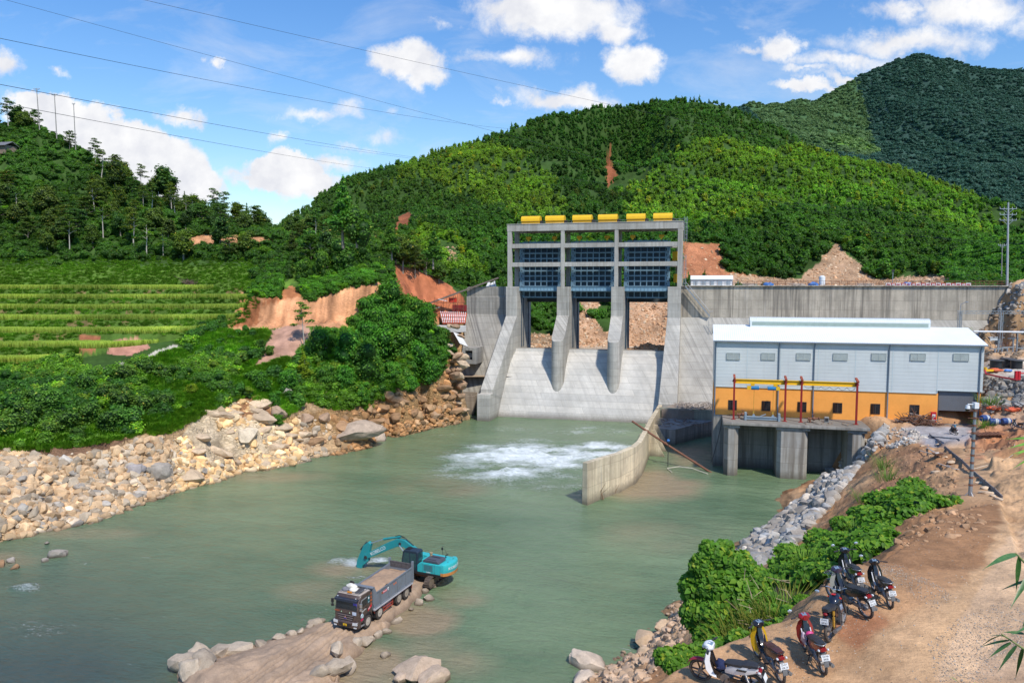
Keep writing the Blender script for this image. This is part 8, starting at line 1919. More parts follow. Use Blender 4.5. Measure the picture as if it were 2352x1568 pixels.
    for y in (.2,-.48):mb=B();mb.cyl((1.5,y,1.35),(2.4,y,2.2),.11,n=10);mb.build('boom_cylinder',TQ,o,smooth=40);mb=B();mb.cyl((2.4,y,2.2),(3.0,y,2.85),.055,n=8);mb.build('cylinder_rod',CHR,o,smooth=40)
    mb=B();mb.tube([(1.6,-.1,2.95),(2.6,-.1,3.6),(3.2,-.1,3.72),(3.9,-.12,3.4),(4.3,-.12,3.25)],.03,5);mb.tube([(1.6,-.2,2.9),(2.6,-.2,3.5),(3.3,-.2,3.62),(4.1,-.2,3.3)],.03,5);mb.build('hose',BLK,o)
    mb=B();mb.cyl((3.0,-.4,2.95),(3.0,.12,2.95),.14,n=12);mb.cyl((7.0,-.42,1.0),(7.0,.14,1.0),.16,n=12);mb.build('pivot_pin',DKST,o)
    mb=B();mb.prism([(6.45,2.35),(6.75,2.55),(7.3,2.15),(8.1,.5),(8.3,-1.2),(7.85,-1.3),(7.5,.0),(6.8,.6),(6.75,1.2)],1,-.42,-.0);mb.build('stick',TQD,o,bevel=.03)
    mb=B();mb.cyl((7.0,-.2,2.45),(7.75,-.2,1.6),.09,n=8);mb.build('bucket_cylinder',DKST,o)
    mb=B();mb.prism([(7.6,-1.2),(8.5,-.9),(8.7,-1.6),(8.1,-2.2),(7.4,-1.9)],1,-.8,.4);mb.build('bucket',DKST,o)
    return o
excavator()

# ================================================================== MOTORBIKES
SPK=surf('spoke metal',(.4,.4,.4),.1,2,.35,metal=.7);TRB=surf('dusty bike tyre',(.05,.045,.04),.2,5.,.85,dirt=(.3,.22,.16),dirtamt=.55)
BPL=surf('glossy black plastic',(.012,.012,.014),.1,2.,.18,coat=.5,dirt=(.1,.08,.06),dirtamt=.15);SEATM=surf('black vinyl',(.03,.03,.032),.15,6,.45,.1,dirt=(.12,.1,.08),dirtamt=.25);PLM=surf('number plate white',(.66,.67,.66),.05,4)
ENG=surf('engine alloy',(.24,.23,.22),.2,6,.5,metal=.5,dirt=(.2,.15,.1),dirtamt=.5);EXH=surf('exhaust metal',(.3,.28,.26),.2,5,.4,metal=.7);MIRG=surf('mirror glass',(.55,.62,.68),.05,1,.05,metal=.6)
def bikewheel(o,x,R,tw,n=26,cast=False):
    mb=MB();mb.torus((x,0,R),R-tw,tw,'y',n,8,sx=.95);w=mb.build('tyre',TRB,o,smooth=60)
    mb=MB();mb.torus((x,0,R),R-tw*2.1,.014,'y',n,6,sx=1.6);mb.build('rim',BPL if cast else SPK,w,smooth=60)
    mb=MB()
    if cast:
        for k in range(5):a=2*PI*k/5;mb.bar((x+.03*math.cos(a),0,R+.03*math.sin(a)),(x+(R-tw*2)*math.cos(a),0,R+(R-tw*2)*math.sin(a)),.03,.03)
        mb.build('wheel_spokes',BPL,w)
    else:
        for k in range(18):a=2*PI*k/18;s=.025 if k % 2 else -.025;mb.cyl((x+.04*math.cos(a+.4),s,R+.04*math.sin(a+.4)),(x+(R-tw*2)*math.cos(a),0,R+(R-tw*2)*math.sin(a)),.0025,n=3)
        mb.build('wheel_spokes',SPK,w)
    mb=MB();mb.cyl((x,-.06,R),(x,.06,R),.055,n=14);mb.build('hub',ENG,w,smooth=40)
def plate(o,x,z,txt,tilt=.35):
    M=frame((x,0,z),(0,-1,0),(math.sin(tilt)*1.,0,math.cos(tilt)));mb=MB(M);mb.box(-.097,.097,-.07,.07,-.004,.0);p=mb.build('number_plate',PLM,o)
    if txt:lettering('plate_number',txt,.068,M @ Matrix.Translation((0,0,.003)),BLK,p,depth=.001,sx=.85)
def shell(prof,y0,y1,th,mat,name,o,bulge=.0):
    mb=MB();mb.prism(prof,1,y0,y1);return mb.build(name,mat,o,smooth=40,bevel=.008)
def underbone(label,loc,heading,txt,body,shield,seatc=None,cowl=None,lean=.13,mirrors=(1,-1),steer=.0,cast=False,rack=False,side='white',s=1.,white=False,cloth=None,pink=False):
    o=thing('motorbike',label,'motorbike',loc,rot=(-lean,0,heading));s *= .96;o.scale=(s,s,s);R=.285
    bikewheel(o,-.61,R,.036,cast=cast);bikewheel(o,.61,R,.032,cast=cast)
    cowl=cowl or BPL
    # fork, front fender
    for y in (-.075,.075):
        mb=MB();mb.cyl((.61,y,R),(.44,y,.78),.016,.02,8);mb.build('fork_leg',ENG,o,smooth=40)
    arc=[(.61+.33*math.cos(a),R+.33*math.sin(a)) for a in np.linspace(.25,2.5,10)];mb=MB();rings=[[(x,y*w,z+dz) for y,dz in ((-.055,-.03),(-.045,.0),(0,.018),(.045,0),(.055,-.03),(0,.008))] for (x,z),w in zip(arc,[.5]+[1.]*8+[.6])];mb.loft(rings);mb.build('front_fender',body if not white else surf('crimson fender',(.35,.01,.03),.1,2,.25,coat=.4),o,smooth=50)
    # leg shields: two curved wings
    for sd in (-1,1):
        prof=[(.36,.98,.05),(.43,.86,.13),(.45,.7,.19),(.42,.5,.2),(.34,.36,.17),(.2,.3,.12),(.22,.4,.1),(.3,.55,.12),(.34,.72,.12),(.33,.88,.07)]
        mb=MB();n=len(prof);half=n//2
        outer=prof[:6];inner=prof[:5:-1];inner=[prof[9],prof[8],prof[8],prof[7],prof[6],prof[6]]
        vs=[]
        for (ox,oz,oy),(ix,iz,iy) in zip(outer,inner):vs += [(ox,sd*oy,oz),(ox-.02,sd*(oy+.02),oz),(ix,sd*iy,iz)]
        fs=[]
        for k in range(5):a=k*3;fs += [(a,a+3,a+4,a+1),(a+1,a+4,a+5,a+2),(a,a+2,a+5,a+3)]
        mb.add(vs,fs);mb.build('leg_shield',shield,o,smooth=60)
    # inner column, tunnel
    mb=MB();mb.loft([[(x+dx,y,z) for dx,y in ((.03,-w),(.03,w),(-.05,w*.7),(-.05,-w*.7))] for x,z,w in ((.38,.93,.06),(.33,.75,.085),(.26,.55,.07),(.1,.46,.06),(-.08,.5,.07))]);mb.build('centre_cover',BPL,o,smooth=50)
    for sd in (-1,1):
        mb=MB();mb.prism([(.33,.72),(.36,.5),(.22,.36),(.05,.42),(.22,.5)],1,sd*.1,sd*.125);mb.build('inner_panel',surf('pearl white panel',(.62,.62,.62),.1,2,.25) if side == 'white' else BPL,o)
    # handlebar unit
    Rz_=Matrix.Translation((.36,0,0)) @ Matrix.Rotation(steer,4,'Z') @ Matrix.Translation((-.36,0,0))
    mb=MB(Rz_);mb.loft([[(x,y,z) for y,z in ((-w,1.0),(-w*.8,1.05+h),(0,1.07+h),(w*.8,1.05+h),(w,1.0),(w*.6,.95-h*.5),(0,.92-h),(-w*.6,.95-h*.5))] for x,w,h in ((.27,.1,-.01),(.3,.15,.0),(.38,.16,.02),(.47,.11,.01),(.51,.05,-.02))]);hb=mb.build('handlebar_cowl',cowl,o,smooth=50)
    mb=MB(Rz_);mb.loft([[(x,y*.9,1.065+(.38-x)*-.12) for y in (-.07,.07)]+[(x,y*.9,1.085+(.38-x)*-.12) for y in (.06,-.06)] for x in (.29,.4)]);mb.build('speedometer',surf('gauge face',(.2,.28,.36),.3,20,.1),hb)
    mb=MB(Rz_);mb.tube([(.33,-.34,1.02),(.37,-.2,1.02),(.38,0,1.0),(.37,.2,1.02),(.33,.34,1.02)],.012,7);mb.build('handlebar',DKST,o)
    for sd in (-1,1):mb=MB(Rz_);mb.cyl((.325,sd*.24,1.02),(.3,sd*.36,1.02),.019,n=8);mb.tube([(.38,sd*.2,1.0),(.38,sd*.33,1.0)],.006,4);mb.build('grip',BLK,o)
    for sd in mirrors:
        mb=MB(Rz_);mb.tube([(.36,sd*.2,1.03),(.36,sd*.26,1.12),(.34,sd*.33,1.2)],.006,5);mi=mb.build('mirror',BPL,o);mb=MB(Rz_);mb.ball((.33,sd*.36,1.22),(.012,.06,.04),12,8);mb.build('mirror_glass',MIRG,mi,smooth=60)
    mb=MB(Rz_);mb.ball((.5,0,.97),(.04,.09,.05),12,8);mb.build('headlight',LAMPG,o,smooth=60)
    # engine
    mb=MB();mb.cyl((.0,-.1,.3),(.0,.1,.3),.12,n=16);mb.box(.05,.28,-.055,.055,.28,.4)
    for k in range(5):mb.box(.08+k*.035,.095+k*.035,-.085,.085,.25,.43)
    mb.box(-.15,.05,-.09,.09,.2,.32);mb.build('engine',ENG,o)
    mb=MB();mb.tube([(.25,-.02,.28),(.2,-.05,.16),(-.1,-.12,.16),(-.35,-.15,.2)],.017,7);mb.build('exhaust_pipe',EXH,o);mb=MB();mb.cyl((-.35,-.155,.21),(-.82,-.17,.3),.045,.048,14);mb.cyl((-.82,-.17,.3),(-.84,-.17,.304),.02,n=8);mb.build('muffler',EXH,o,smooth=40)
    mb=MB();mb.box(-.62,-.05,.06,.1,.26,.36);mb.build('chain_case',ENG if not white else BPL,o,bevel=.01)
    mb=MB();mb.bar((-.1,.06,.33),(-.61,.07,R),.03,.035);mb.bar((-.1,-.06,.33),(-.61,-.07,R),.03,.035);mb.build('swing_arm',ENG,o)
    for sd in (-1,1):
        mb=MB();mb.cyl((-.56,sd*.105,R+.02),(-.46,sd*.1,.62),.014,n=8)
        for k in range(8):f=k/8;mb.torus((-.55+.08*f,sd*.104,R+.08+.24*f),.026,.006,'z',10,4)
        mb.build('rear_shock',SPK,o,smooth=50)
    # rear body
    for sd in (-1,1): 
        mb=MB();mb.loft([[(x,sd*y,z),(x,sd*(y+.02),(z+z2)/2),(x,sd*y,z2),(x,sd*(y-.03),(z+z2)/2)] for x,z,z2,y in ((.0,.45,.58,.07),(-.2,.48,.72,.11),(-.5,.56,.75,.11),(-.76,.66,.77,.06))]);mb.build('side_cover',body,o,smooth=50)
    mb=MB();mb.loft([[(x,y*w,z+dz) for y,dz in ((-1,-.03),(-.9,.02),(0,.035),(.9,.02),(1,-.03),(0,-.04))] for x,z,w in ((.06,.62,.05),(-.02,.7,.1),(-.2,.73,.125),(-.38,.75,.125),(-.42,.78,.12),(-.6,.8,.11),(-.74,.8,.085))]);mb.build('seat',seatc or SEATM,o,smooth=50)
    mb=MB();mb.tube([(-.55,.12,.76),(-.75,.1,.82),(-.83,0,.82),(-.75,-.1,.82),(-.55,-.12,.76)],.011,7);mb.build('grab_rail',SPK if side == 'white' else BPL,o,smooth=50)
    mb=MB();mb.loft([[(x,y*w,z+dz) for y,dz in ((-1,-.025),(-.8,.025),(.8,.025),(1,-.025))] for x,z,w in ((-.72,.71,.095),(-.8,.7,.08),(-.82,.695,.06))]);mb.build('tail_lamp',REDL,o,smooth=50)
    for sd in (-1,1):mb=MB();mb.ball((-.79,sd*.11,.7),(.045,.03,.03),8,5);mb.build('turn_signal',LAMPG,o,smooth=60)
    mb=MB();mb.loft([[(x,y*.055,z+dz) for y,dz in ((-1,-.02),(0,.01),(1,-.02),(0,-.012))] for x,z in ((-.55,.66),(-.76,.62),(-.9,.48),(-.93,.36))]);mb.build('rear_fender',surf('dull grey mudguard',(.13,.13,.13),.2,4,.6),o,smooth=50)
    plate(o,-.9,.56,txt)
    mb=MB();mb.tube([(.0,.2,.28),(.0,-.2,.28)],.01,5);mb.tube([(.0,.16,.28),(.0,.22,.28)],.018,6);mb.tube([(.0,-.16,.28),(.0,-.22,.28)],.018,6);mb.tube([(-.3,-.1,.34),(-.32,-.24,.36)],.014,6);mb.tube([(-.3,.1,.34),(-.32,.24,.36)],.014,6);mb.build('foot_peg',BLK,o)
    mb=MB();mb.tube([(-.1,.1,.25),(-.18,.24,.03)],.011,6);mb.build('side_stand',BLK,o)
    if rack:
        mb=MB()
        for y in (-.12,-.06,0,.06,.12):mb.tube([(.52,y,.82),(.74,y,.8)],.006,5)
        for x in (.52,.63,.74):mb.tube([(x,-.13,.82-(x-.52)*.09),(x,.13,.82-(x-.52)*.09)],.006,5)
        mb.tube([(.5,.1,.62),(.6,.12,.8)],.006,5);mb.tube([(.5,-.1,.62),(.6,-.12,.8)],.006,5);mb.build('front_carrier',SPK,o)
    if cloth:
        mb=MB();mb.ball((.1,.06,.62),(.1,.13,.13),14,9)
        for v in mb.v:n=mnoise.noise(v*12.)*.05;v += Vector((n,n,n))
        mb.build('cloth_bundle',cloth,o,smooth=50)
    if pink:
        mb=MB();mb.ball((.08,.0,.68),(.06,.1,.07),12,8);mb.build('pink_bag',surf('pink plastic',(.6,.05,.2),.2,6,.4),o,smooth=60)
        mb=MB();mb.ball((.18,.12,.55),(.07,.07,.15),12,8);[v.__iadd__(Vector((mnoise.noise(v*14)*.04,mnoise.noise(v*14+Vector((3,0,0)))*.04,0))) for v in mb.v];mb.build('plastic_bag',surf('clouded plastic film',(.5,.4,.45),.2,8,.3),o,smooth=60)
    return o
def gz(x,y):return drop(right_bvh,x,y,19)+.0
def hd_(dx,dy):return math.atan2(dy,dx)
PNT=lambda n,c,d=.12:surf(n,c,.08,2.,.22,coat=.5,dirtamt=d)
bxy=lambda x,y:(x,y,gz(x,y))
WHT=PNT('white bike paint',(.72,.72,.72));YLB=PNT('yellow bike paint',(.62,.36,.01));RDB=PNT('red bike paint',(.25,.008,.012));BKB=PNT('black bike paint',(.012,.012,.015));MRN=PNT('maroon bike paint',(.05,.012,.014));BGB=PNT('cream shield paint',(.42,.41,.34))
o=underbone('white and red sports underbone motorbike with blue cloth on its frame, nearest the bottom edge',bxy(4.83,16.02),hd_(-.78,.5),'',WHT,WHT,cowl=WHT,lean=.16,mirrors=(),cast=True,side='b',s=1.0,white=True,cloth=surf('navy cloth',(.01,.02,.07),.3,6,.9))
mb=MB();mb.bar((-.3,.142,.67),(-.52,.142,.69),.012,.014);mb.bar((-.28,.142,.64),(-.5,.142,.66),.012,.02);mb.build('side_decal',BLK,o)
underbone('yellow motorbike with brown seat and no mirrors at the lip of the parking shelf',bxy(6.03,16.75),hd_(-.12,1),'23-D1\n104.74',MRN,YLB,seatc=surf('maroon brown vinyl',(.075,.025,.022),.15,6,.4,dirtamt=.15),lean=.12,mirrors=(),steer=.35,side='b')
underbone('dark red motorbike with pink bag and single left mirror',bxy(7.24,17.12),hd_(.02,1),'23-H6\n0938',RDB,RDB,cowl=RDB,lean=.14,mirrors=(1,),steer=.1,pink=True)
underbone('black motorbike with pale leg shield and small front carrier',bxy(9.36,19.9),hd_(-.32,1),'23-D1\n016.22',BKB,BGB,cowl=PNT('dark violet cowl',(.03,.025,.05)),lean=.16,mirrors=(),steer=-.25,rack=True,side='b',s=1.05)
underbone('black motorbike with silver panels and two mirrors, farthest at the edge of the shelf',bxy(10.18,21.55),hd_(.08,1),'23-E1\n089.52',BKB,BKB,lean=.12,mirrors=(1,-1),steer=.05)
underbone('black motorbike with grey seat standing alone on the right of the group',bxy(10.62,20.62),hd_(.1,1),'23-D1\n444.34',BKB,BKB,lean=.12,mirrors=(1,),steer=-.15)
def roadster(label,loc,heading,txt):
    o=thing('motorbike',label,'motorbike',loc,rot=(-.13,0,heading));R=.3
    bikewheel(o,-.64,R,.045);bikewheel(o,.64,R,.038)
    for y in (-.08,.08):mb=MB();mb.cyl((.64,y,R),(.42,y,.86),.018,.024,8);mb.build('fork_leg',BPL,o,smooth=40)
    arc=[(.64+.36*math.cos(a),R+.36*math.sin(a)) for a in np.linspace(.5,2.3,9)];mb=MB();mb.loft([[(x,y,z+dz) for y,dz in ((-.06,-.03),(0,.015),(.06,-.03),(0,.0))] for x,z in arc]);mb.build('front_fender',BPL,o,smooth=50)
    mb=MB();mb.loft([[(x,y*w,z+dz*h) for y,dz in ((-1,-.5),(-1,.2),(-.7,.8),(0,1),(.7,.8),(1,.2),(1,-.5),(0,-.7))] for x,z,w,h in ((.3,.84,.07,.07),(.24,.86,.13,.11),(.08,.86,.145,.12),(-.08,.82,.12,.09),(-.16,.78,.06,.05))]);tk=mb.build('fuel_tank',PNT('navy black tank',(.012,.016,.03)),o,smooth=50)
    mb=MB();[mb.prism([(.2,.84),(.05,.93),(.03,.9),(.17,.82)],1,s*.14,s*.15) for s in (-1,1)];mb.box(.0,.09,-.05,.05,.975,.985);mb.build('red_flash',surf('red decal',(.6,.02,.02),.1),tk)
    mb=MB();mb.loft([[(x,y*w,z+dz) for y,dz in ((-1,-.04),(-.9,.03),(0,.045),(.9,.03),(1,-.04),(0,-.05))] for x,z,w in ((-.12,.76,.08),(-.22,.77,.12),(-.4,.77,.135),(-.5,.81,.13),(-.68,.83,.11),(-.74,.82,.07))]);mb.build('seat',SEATM,o,smooth=50)
    mb=MB();mb.tube([(.42,0,.88),(.3,0,.6),(.2,0,.3),(-.1,0,.25),(-.15,0,.55),(-.3,0,.7)],.022,7);mb.tube([(.36,0,.85),(-.2,0,.74),(-.7,.08,.74)],.018,7);mb.tube([(-.2,0,.74),(-.7,-.08,.74)],.018,7);mb.bar((-.1,.08,.35),(-.64,.09,R),.03,.04);mb.bar((-.1,-.08,.35),(-.64,-.09,R),.03,.04);mb.build('frame',BPL,o)
    mb=MB();mb.cyl((.02,-.14,.34),(.02,.14,.34),.13,n=18);mb.box(-.05,.12,-.07,.07,.4,.66)
    for k in range(7):mb.box(-.08,.16,-.1,.1,.44+k*.03,.455+k*.03)
    mb.build('engine',surf('dark engine',(.05,.05,.052),.3,6,.45),o)
    mb=MB();mb.tube([(.12,-.05,.6),(.3,-.1,.4),(.15,-.13,.2),(-.2,-.15,.22)],.018,7);mb.build('exhaust_pipe',EXH,o);mb=MB();mb.cyl((-.2,-.16,.22),(-.78,-.2,.34),.045,.05,14);mb.build('muffler',EXH,o,smooth=40)
    for s in (-1,1):
        mb=MB();mb.cyl((-.58,s*.12,R+.04),(-.5,s*.12,.7),.015,n=8);mb.cyl((-.505,s*.12,.64),(-.49,s*.12,.74),.035,n=10)
        for k in range(8):f=k/8;mb.torus((-.575+.06*f,s*.12,R+.1+.22*f),.032,.008,'z',10,4)
        mb.build('rear_shock',surf('gold spring',(.55,.3,.04),.1,2,.35,metal=.6),o,smooth=50)
        mb=MB();mb.prism([(-.15,.5),(-.12,.7),(-.4,.7),(-.36,.54)],1,s*.1,s*.13);mb.build('side_cover',BPL,o)
    mb=MB();mb.tube([(.3,-.36,1.06),(.36,-.22,1.06),(.4,-.08,.98),(.4,.08,.98),(.36,.22,1.06),(.3,.36,1.06)],.012,7);mb.build('handlebar',CHR,o,smooth=50)
    for s in (-1,1):mb=MB();mb.cyl((.32,s*.27,1.06),(.29,s*.38,1.06),.019,n=8);mb.build('grip',BLK,o)
    for s in (-1,1):mb=MB();mb.cyl((.38,s*.055,1.0),(.42,s*.055,1.0+.05),.05,n=16);gg=mb.build('gauge',BPL,o,smooth=40);mb=MB();mb.cyl((.374,s*.055,1.0-.0),(.373,s*.055,1.002),.0,.001,4);mb2=MB(frame((.375,s*.055,1.02),(0,1,0),(.7,0,.7)));mb2.cyl((0,0,0),(0,0,.03),.043,n=16);mb2.build('gauge_face',surf('gauge dial',(.4,.5,.58),.3,20,.2),gg)
    mb=MB();mb.ball((.56,0,.92),(.09,.1,.1),14,9);mb.build('headlight',BPL,o,smooth=60)
    mb=MB();mb.tube([(.33,.26,1.07),(.28,.34,1.12),(.16,.42,1.0)],.006,5);mi=mb.build('mirror',BPL,o);mb=MB();mb.ball((.14,.44,.97),(.02,.06,.045),12,8);mb.build('mirror_glass',MIRG,mi,smooth=60)
    mb=MB(); 
    for k in range(3):mb.tube([(.2-k*.07,-.12,.7),(.16-k*.07,-.16,.6),(.2-k*.07,-.15,.52)],.012,5)
    mb.build('crash_trim',CHR,o)
    mb=MB();mb.loft([[(x,y*.06,z+dz) for y,dz in ((-1,-.02),(0,.01),(1,-.02),(0,-.012))] for x,z in ((-.6,.74),(-.78,.68),(-.92,.5))]);mb.build('rear_fender',BPL,o,smooth=50)
    mb=MB();mb.ball((-.78,0,.74),(.04,.06,.04),10,6);mb.build('tail_lamp',REDL,o,smooth=60);plate(o,-.9,.6,txt)
    mb=MB();mb.tube([(.0,-.22,.3),(.0,.22,.3)],.014,6);mb.tube([(-.1,.12,.25),(-.18,.26,.03)],.012,6);mb.build('foot_peg',BLK,o)
roadster('black roadster motorbike with round gauges and gold rear springs',bxy(8.42,18.55),hd_(.62,.78),'23-H1\n169.63')

# ================================================================== PEOPLE AND SITE GOODS
def skin_figure(parent,joints,edges,radii,mat,name,levels=2):
    me=bpy.data.meshes.new(name);me.from_pydata(joints,edges,[]);o=bpy.data.objects.new(name,me);COL.objects.link(o);o.parent=parent
    sm=o.modifiers.new('skin','SKIN');me.update()
    if not me.skin_vertices: 
        bpy.context.view_layer.objects.active=o;me.skin_vertices.new() if hasattr(me.skin_vertices,'new') else None
    for i,r in enumerate(radii):me.skin_vertices[0].data[i].radius=(r,r)
    me.skin_vertices[0].data[0].use_root=True
    o.modifiers.new('sub','SUBSURF').levels=levels;o.modifiers['sub'].render_levels=levels
    dg=bpy.context.evaluated_depsgraph_get();dg.update();m2=bpy.data.meshes.new_from_object(o.evaluated_get(dg));m2.name=name
    bpy.data.objects.remove(o);m2.materials.clear();m2.materials.append(mat);m2.shade_smooth();return link(name,m2,parent)
def rider():
    p=Vector(Pz(2190,997,drop(right_bvh,*Pz(2190,997,8.2)[:2],8.)+.0));z=drop(right_bvh,p.x,p.y,8.);p.z=z
    h=hd_(-.05,1.)
    b=underbone('motorbike being ridden into the powerhouse yard',p,h,'',BKB,BKB,lean=.0,mirrors=(1,-1))
    r=thing('person','rider in blue shirt and dark trousers sitting on the motorbike in the yard','person',p+Vector((math.cos(h)*-.22,math.sin(h)*-.22,0)),h)
    J=[(0,0,.84),(.02,0,1.05),(.05,0,1.3),(.07,0,1.42),(.08,0,1.5),(0,.1,.82),(.38,.15,.72),(.22,.17,.34),(.33,.18,.29),(0,-.1,.82),(.38,-.15,.72),(.22,-.17,.34),(.33,-.18,.29),(.05,.18,1.36),(.2,.27,1.15),(.5,.28,1.06),(.05,-.18,1.36),(.2,-.27,1.15),(.5,-.28,1.06)]
    E_=[(0,1),(1,2),(2,3),(3,4),(0,5),(5,6),(6,7),(7,8),(0,9),(9,10),(10,11),(11,12),(3,13),(13,14),(14,15),(3,16),(16,17),(17,18)]
    Rr=[.13,.12,.14,.09,.05,.1,.075,.05,.045,.1,.075,.05,.045,.06,.045,.035,.06,.045,.035]
    skin_figure(r,J,E_,Rr,surf('warm skin',(.38,.2,.12),.05,5,.6),'body')
    J2=[(0,0,.9),(.02,0,1.06),(.05,0,1.3),(.07,0,1.4),(.05,.17,1.36),(.17,.25,1.2),(.05,-.17,1.36),(.17,-.25,1.2)];skin_figure(r,J2,[(0,1),(1,2),(2,3),(3,4),(4,5),(3,6),(6,7)],[.15,.14,.165,.1,.08,.07,.08,.07],surf('blue shirt cloth',(.05,.22,.35),.15,5,.9),'shirt')
    J3=[(0,0,.86),(0,.1,.83),(.38,.15,.73),(.22,.17,.36),(0,-.1,.83),(.38,-.15,.73),(.22,-.17,.36)];skin_figure(r,J3,[(0,1),(1,2),(2,3),(0,4),(4,5),(5,6)],[.14,.115,.09,.065,.115,.09,.065],surf('dark trousers cloth',(.02,.022,.03),.15,5,.9),'trousers')
    mb=MB();mb.ball((.1,0,1.6),(.095,.078,.115),16,12)
    for v in mb.v:
        if v.x > .17:v.x += .012*math.exp(-((v.z-1.59)/.02)**2-(v.y/.018)**2)
    mb.ball((.1,.08,1.59),(.02,.012,.03),8,5);mb.ball((.1,-.08,1.59),(.02,.012,.03),8,5);mb.build('head',surf('warm skin',(.38,.2,.12),.05,5,.6),r,smooth=60)
    mb=MB();mb.ball((.085,0,1.63),(.105,.088,.105),16,10);mb.build('hair',surf('black hair',(.012,.01,.01),.2,20,.5),r,smooth=60)
rider()
# camera mast with steel pegs
mp=Vector(PY(2228,1136,41));mp.z=drop(right_bvh,mp.x,mp.y,mp.z);tz=PY(2241,925,41)[2];H_=tz-mp.z;tx=PY(2241,925,41)[0]-mp.x
ms=thing('camera_mast','galvanised mast with rusty climbing pegs and a white dome camera beside the track','mast',mp)
mb=MB();mb.tube([(0,0,-.3),(tx,0,H_)],[.11,.075],12);mb.build('shaft',STEEL,ms,smooth=40)
for k in range(11):
    f=.12+k*.08;x=tx*f;mb=MB();mb.tube([(x-.42 if k != 10 else x-.6,-.06,H_*f),(x+.42 if k != 10 else x+.7,-.06,H_*f+.01)],.016,5);mb.build('peg',RUST,ms)
mb=MB(); 
for k in range(11):f=.12+k*.08;mb.cyl((tx*f,0,H_*f-.06),(tx*f,0,H_*f+.06),.115,n=10)
mb.build('clamp',RUST,ms)
mb=MB();mb.tube([(tx,0,H_-.1),(tx-.5,-.1,H_-.05),(tx-.5,-.1,H_-.16)],.03,6);mb.box(tx-.12,tx+.12,-.14,.14,H_-.3,H_+.02);cm=mb.build('camera_arm',WHITE,ms)
mb=MB();mb.cyl((tx-.5,-.1,H_-.3),(tx-.5,-.1,H_-.12),.13,.1,16);mb.build('camera_housing',WHITE,cm,smooth=50);mb=MB();mb.ball((tx-.5,-.1,H_-.33),(.115,.115,.13),16,10);mb.build('camera_dome',GLS,cm,smooth=60)
mb=MB();[mb.bar((0,0,.3),(dx,dy,0),.03,.03) for dx,dy in ((.3,0),(-.3,0),(0,-.3))];mb.build('foot_brace',STEEL,ms)
# edging boards of the concrete pour
P=[]
for a,b in [(2135,1000),(2160,1020),(2185,1042),(2210,1062),(2235,1088),(2262,1112),(2285,1132),(2302,1149)]:q=pickr(right_bvh,a,b,60);P.append(q)
for i in range(len(P)-1):
    o=thing('edging_board','grey edging board in the line along the left side of the track','board',P[i],0,'edging boards along the track');d=P[i+1]-P[i]
    mb=MB();mb.bar((0,0,.12),tuple(Vector(d)+Vector((0,0,.12))),.05,.3);mb.build('board',surf('weathered grey board',(.2,.19,.19),.25,2.,.85),o)
    mb=MB();mb.box(-.03,.03,-.03,.03,-.1,.34);mb.build('stake',WOOD,o)
for a,b,c_,d_,l in [(2112,1036,2140,1044,'pale plank lying left of the wheelbarrow'),(2130,1030,2150,1042,'second pale plank beside the wheelbarrow'),(2155,1066,2195,1080,'grey plank lying on the mound below the wheelbarrow'),(2175,1070,2202,1081,'short white plank across the grey one'),(2028,1048,2064,1036,'long plank propped among the armour rocks')]:
    p,q=pickr(right_bvh,a,b,70),pickr(right_bvh,c_,d_,70);o=thing('plank',l,'plank',p);mb=MB();mb.bar((0,0,.08),tuple(q-p+Vector((0,0,.1))),.16,.05);mb.build('plank_body',surf('pale board',(.4,.36,.32),.3),o)
wb=pickr(right_bvh,2152,1052,72);o=thing('wheelbarrow','old wheelbarrow with a load of stones beside the edging boards','wheelbarrow',wb,.15)
mb=MB();mb.torus((-.1,0,.2),.16,.045,'y',18,6);mb.build('wheel',RUB,o,smooth=60)
mb=MB();mb.loft([[(x,y,z) for x,y in ((-.35*k,-.3*k),(.45*k,-.3*k),(.45*k,.3*k),(-.35*k,.3*k))] for z,k in ((.32,.7),(.55,1.15))],cap=False);mb.box(-.25,.32,-.21,.21,.32,.34);mb.build('tray',surf('rusty tray',(.33,.2,.13),.25,3.),o)
mb=MB();[mb.tube([(-.15,y*.4,.22),(.3,y,.38),(1.05,y*1.1,.52)],.022,6) for y in (-.25,.25)];[mb.tube([(.3,y,.36),(.4,y,.02)],.02,5) for y in (-.2,.2)];mb.build('handle',RUST,o)
mb=MB();[mb.ball((random.uniform(-.3,.3),random.uniform(-.2,.2),.48),(.14,.11,.08),7,5) for _ in range(8)];mb.build('stone_load',surf('pale stones',(.5,.46,.4),.2),o)
for a,b,l,r in [(2262,967,'blue and white barrel lying leftmost on the earth ledge',.2),(2284,975,'blue barrel lying in the middle of the ledge',-.3),(2310,974,'blue barrel with pale end lying nearest the parked motorbike',.1)]:
    p=pickr(right_bvh,a,b,82);o=thing('barrel',l,'barrel',p+Vector((0,0,.35)),r,'blue barrels on the earth ledge')
    BB=surf('blue barrel plastic',(.02,.06,.2),.15,3.,.4);mb=MB();mb.tube([(-.5,.0,0),(-.46,0,0),(-.2,0,0),(.2,0,0),(.46,0,0),(.5,0,0)],[.3,.34,.36,.36,.34,.3],20);mb.build('drum',BB,o,smooth=40)
    mb=MB();mb.torus((.2,0,0),.36,.02,'x',20,5);mb.torus((-.2,0,0),.36,.02,'x',20,5);mb.build('hoop',BB,o);mb=MB();mb.cyl((.05,0,0),(.3,0,0),.368,n=20);mb.build('pale_band',surf('faded label',(.5,.52,.5),.2),o,smooth=40)
p=pickr(right_bvh,2338,985,82);underbone('black motorbike parked beside the blue barrels on the ledge',p,1.9,'',BKB,BKB,lean=.1,mirrors=(1,))
rs=random.Random(41)
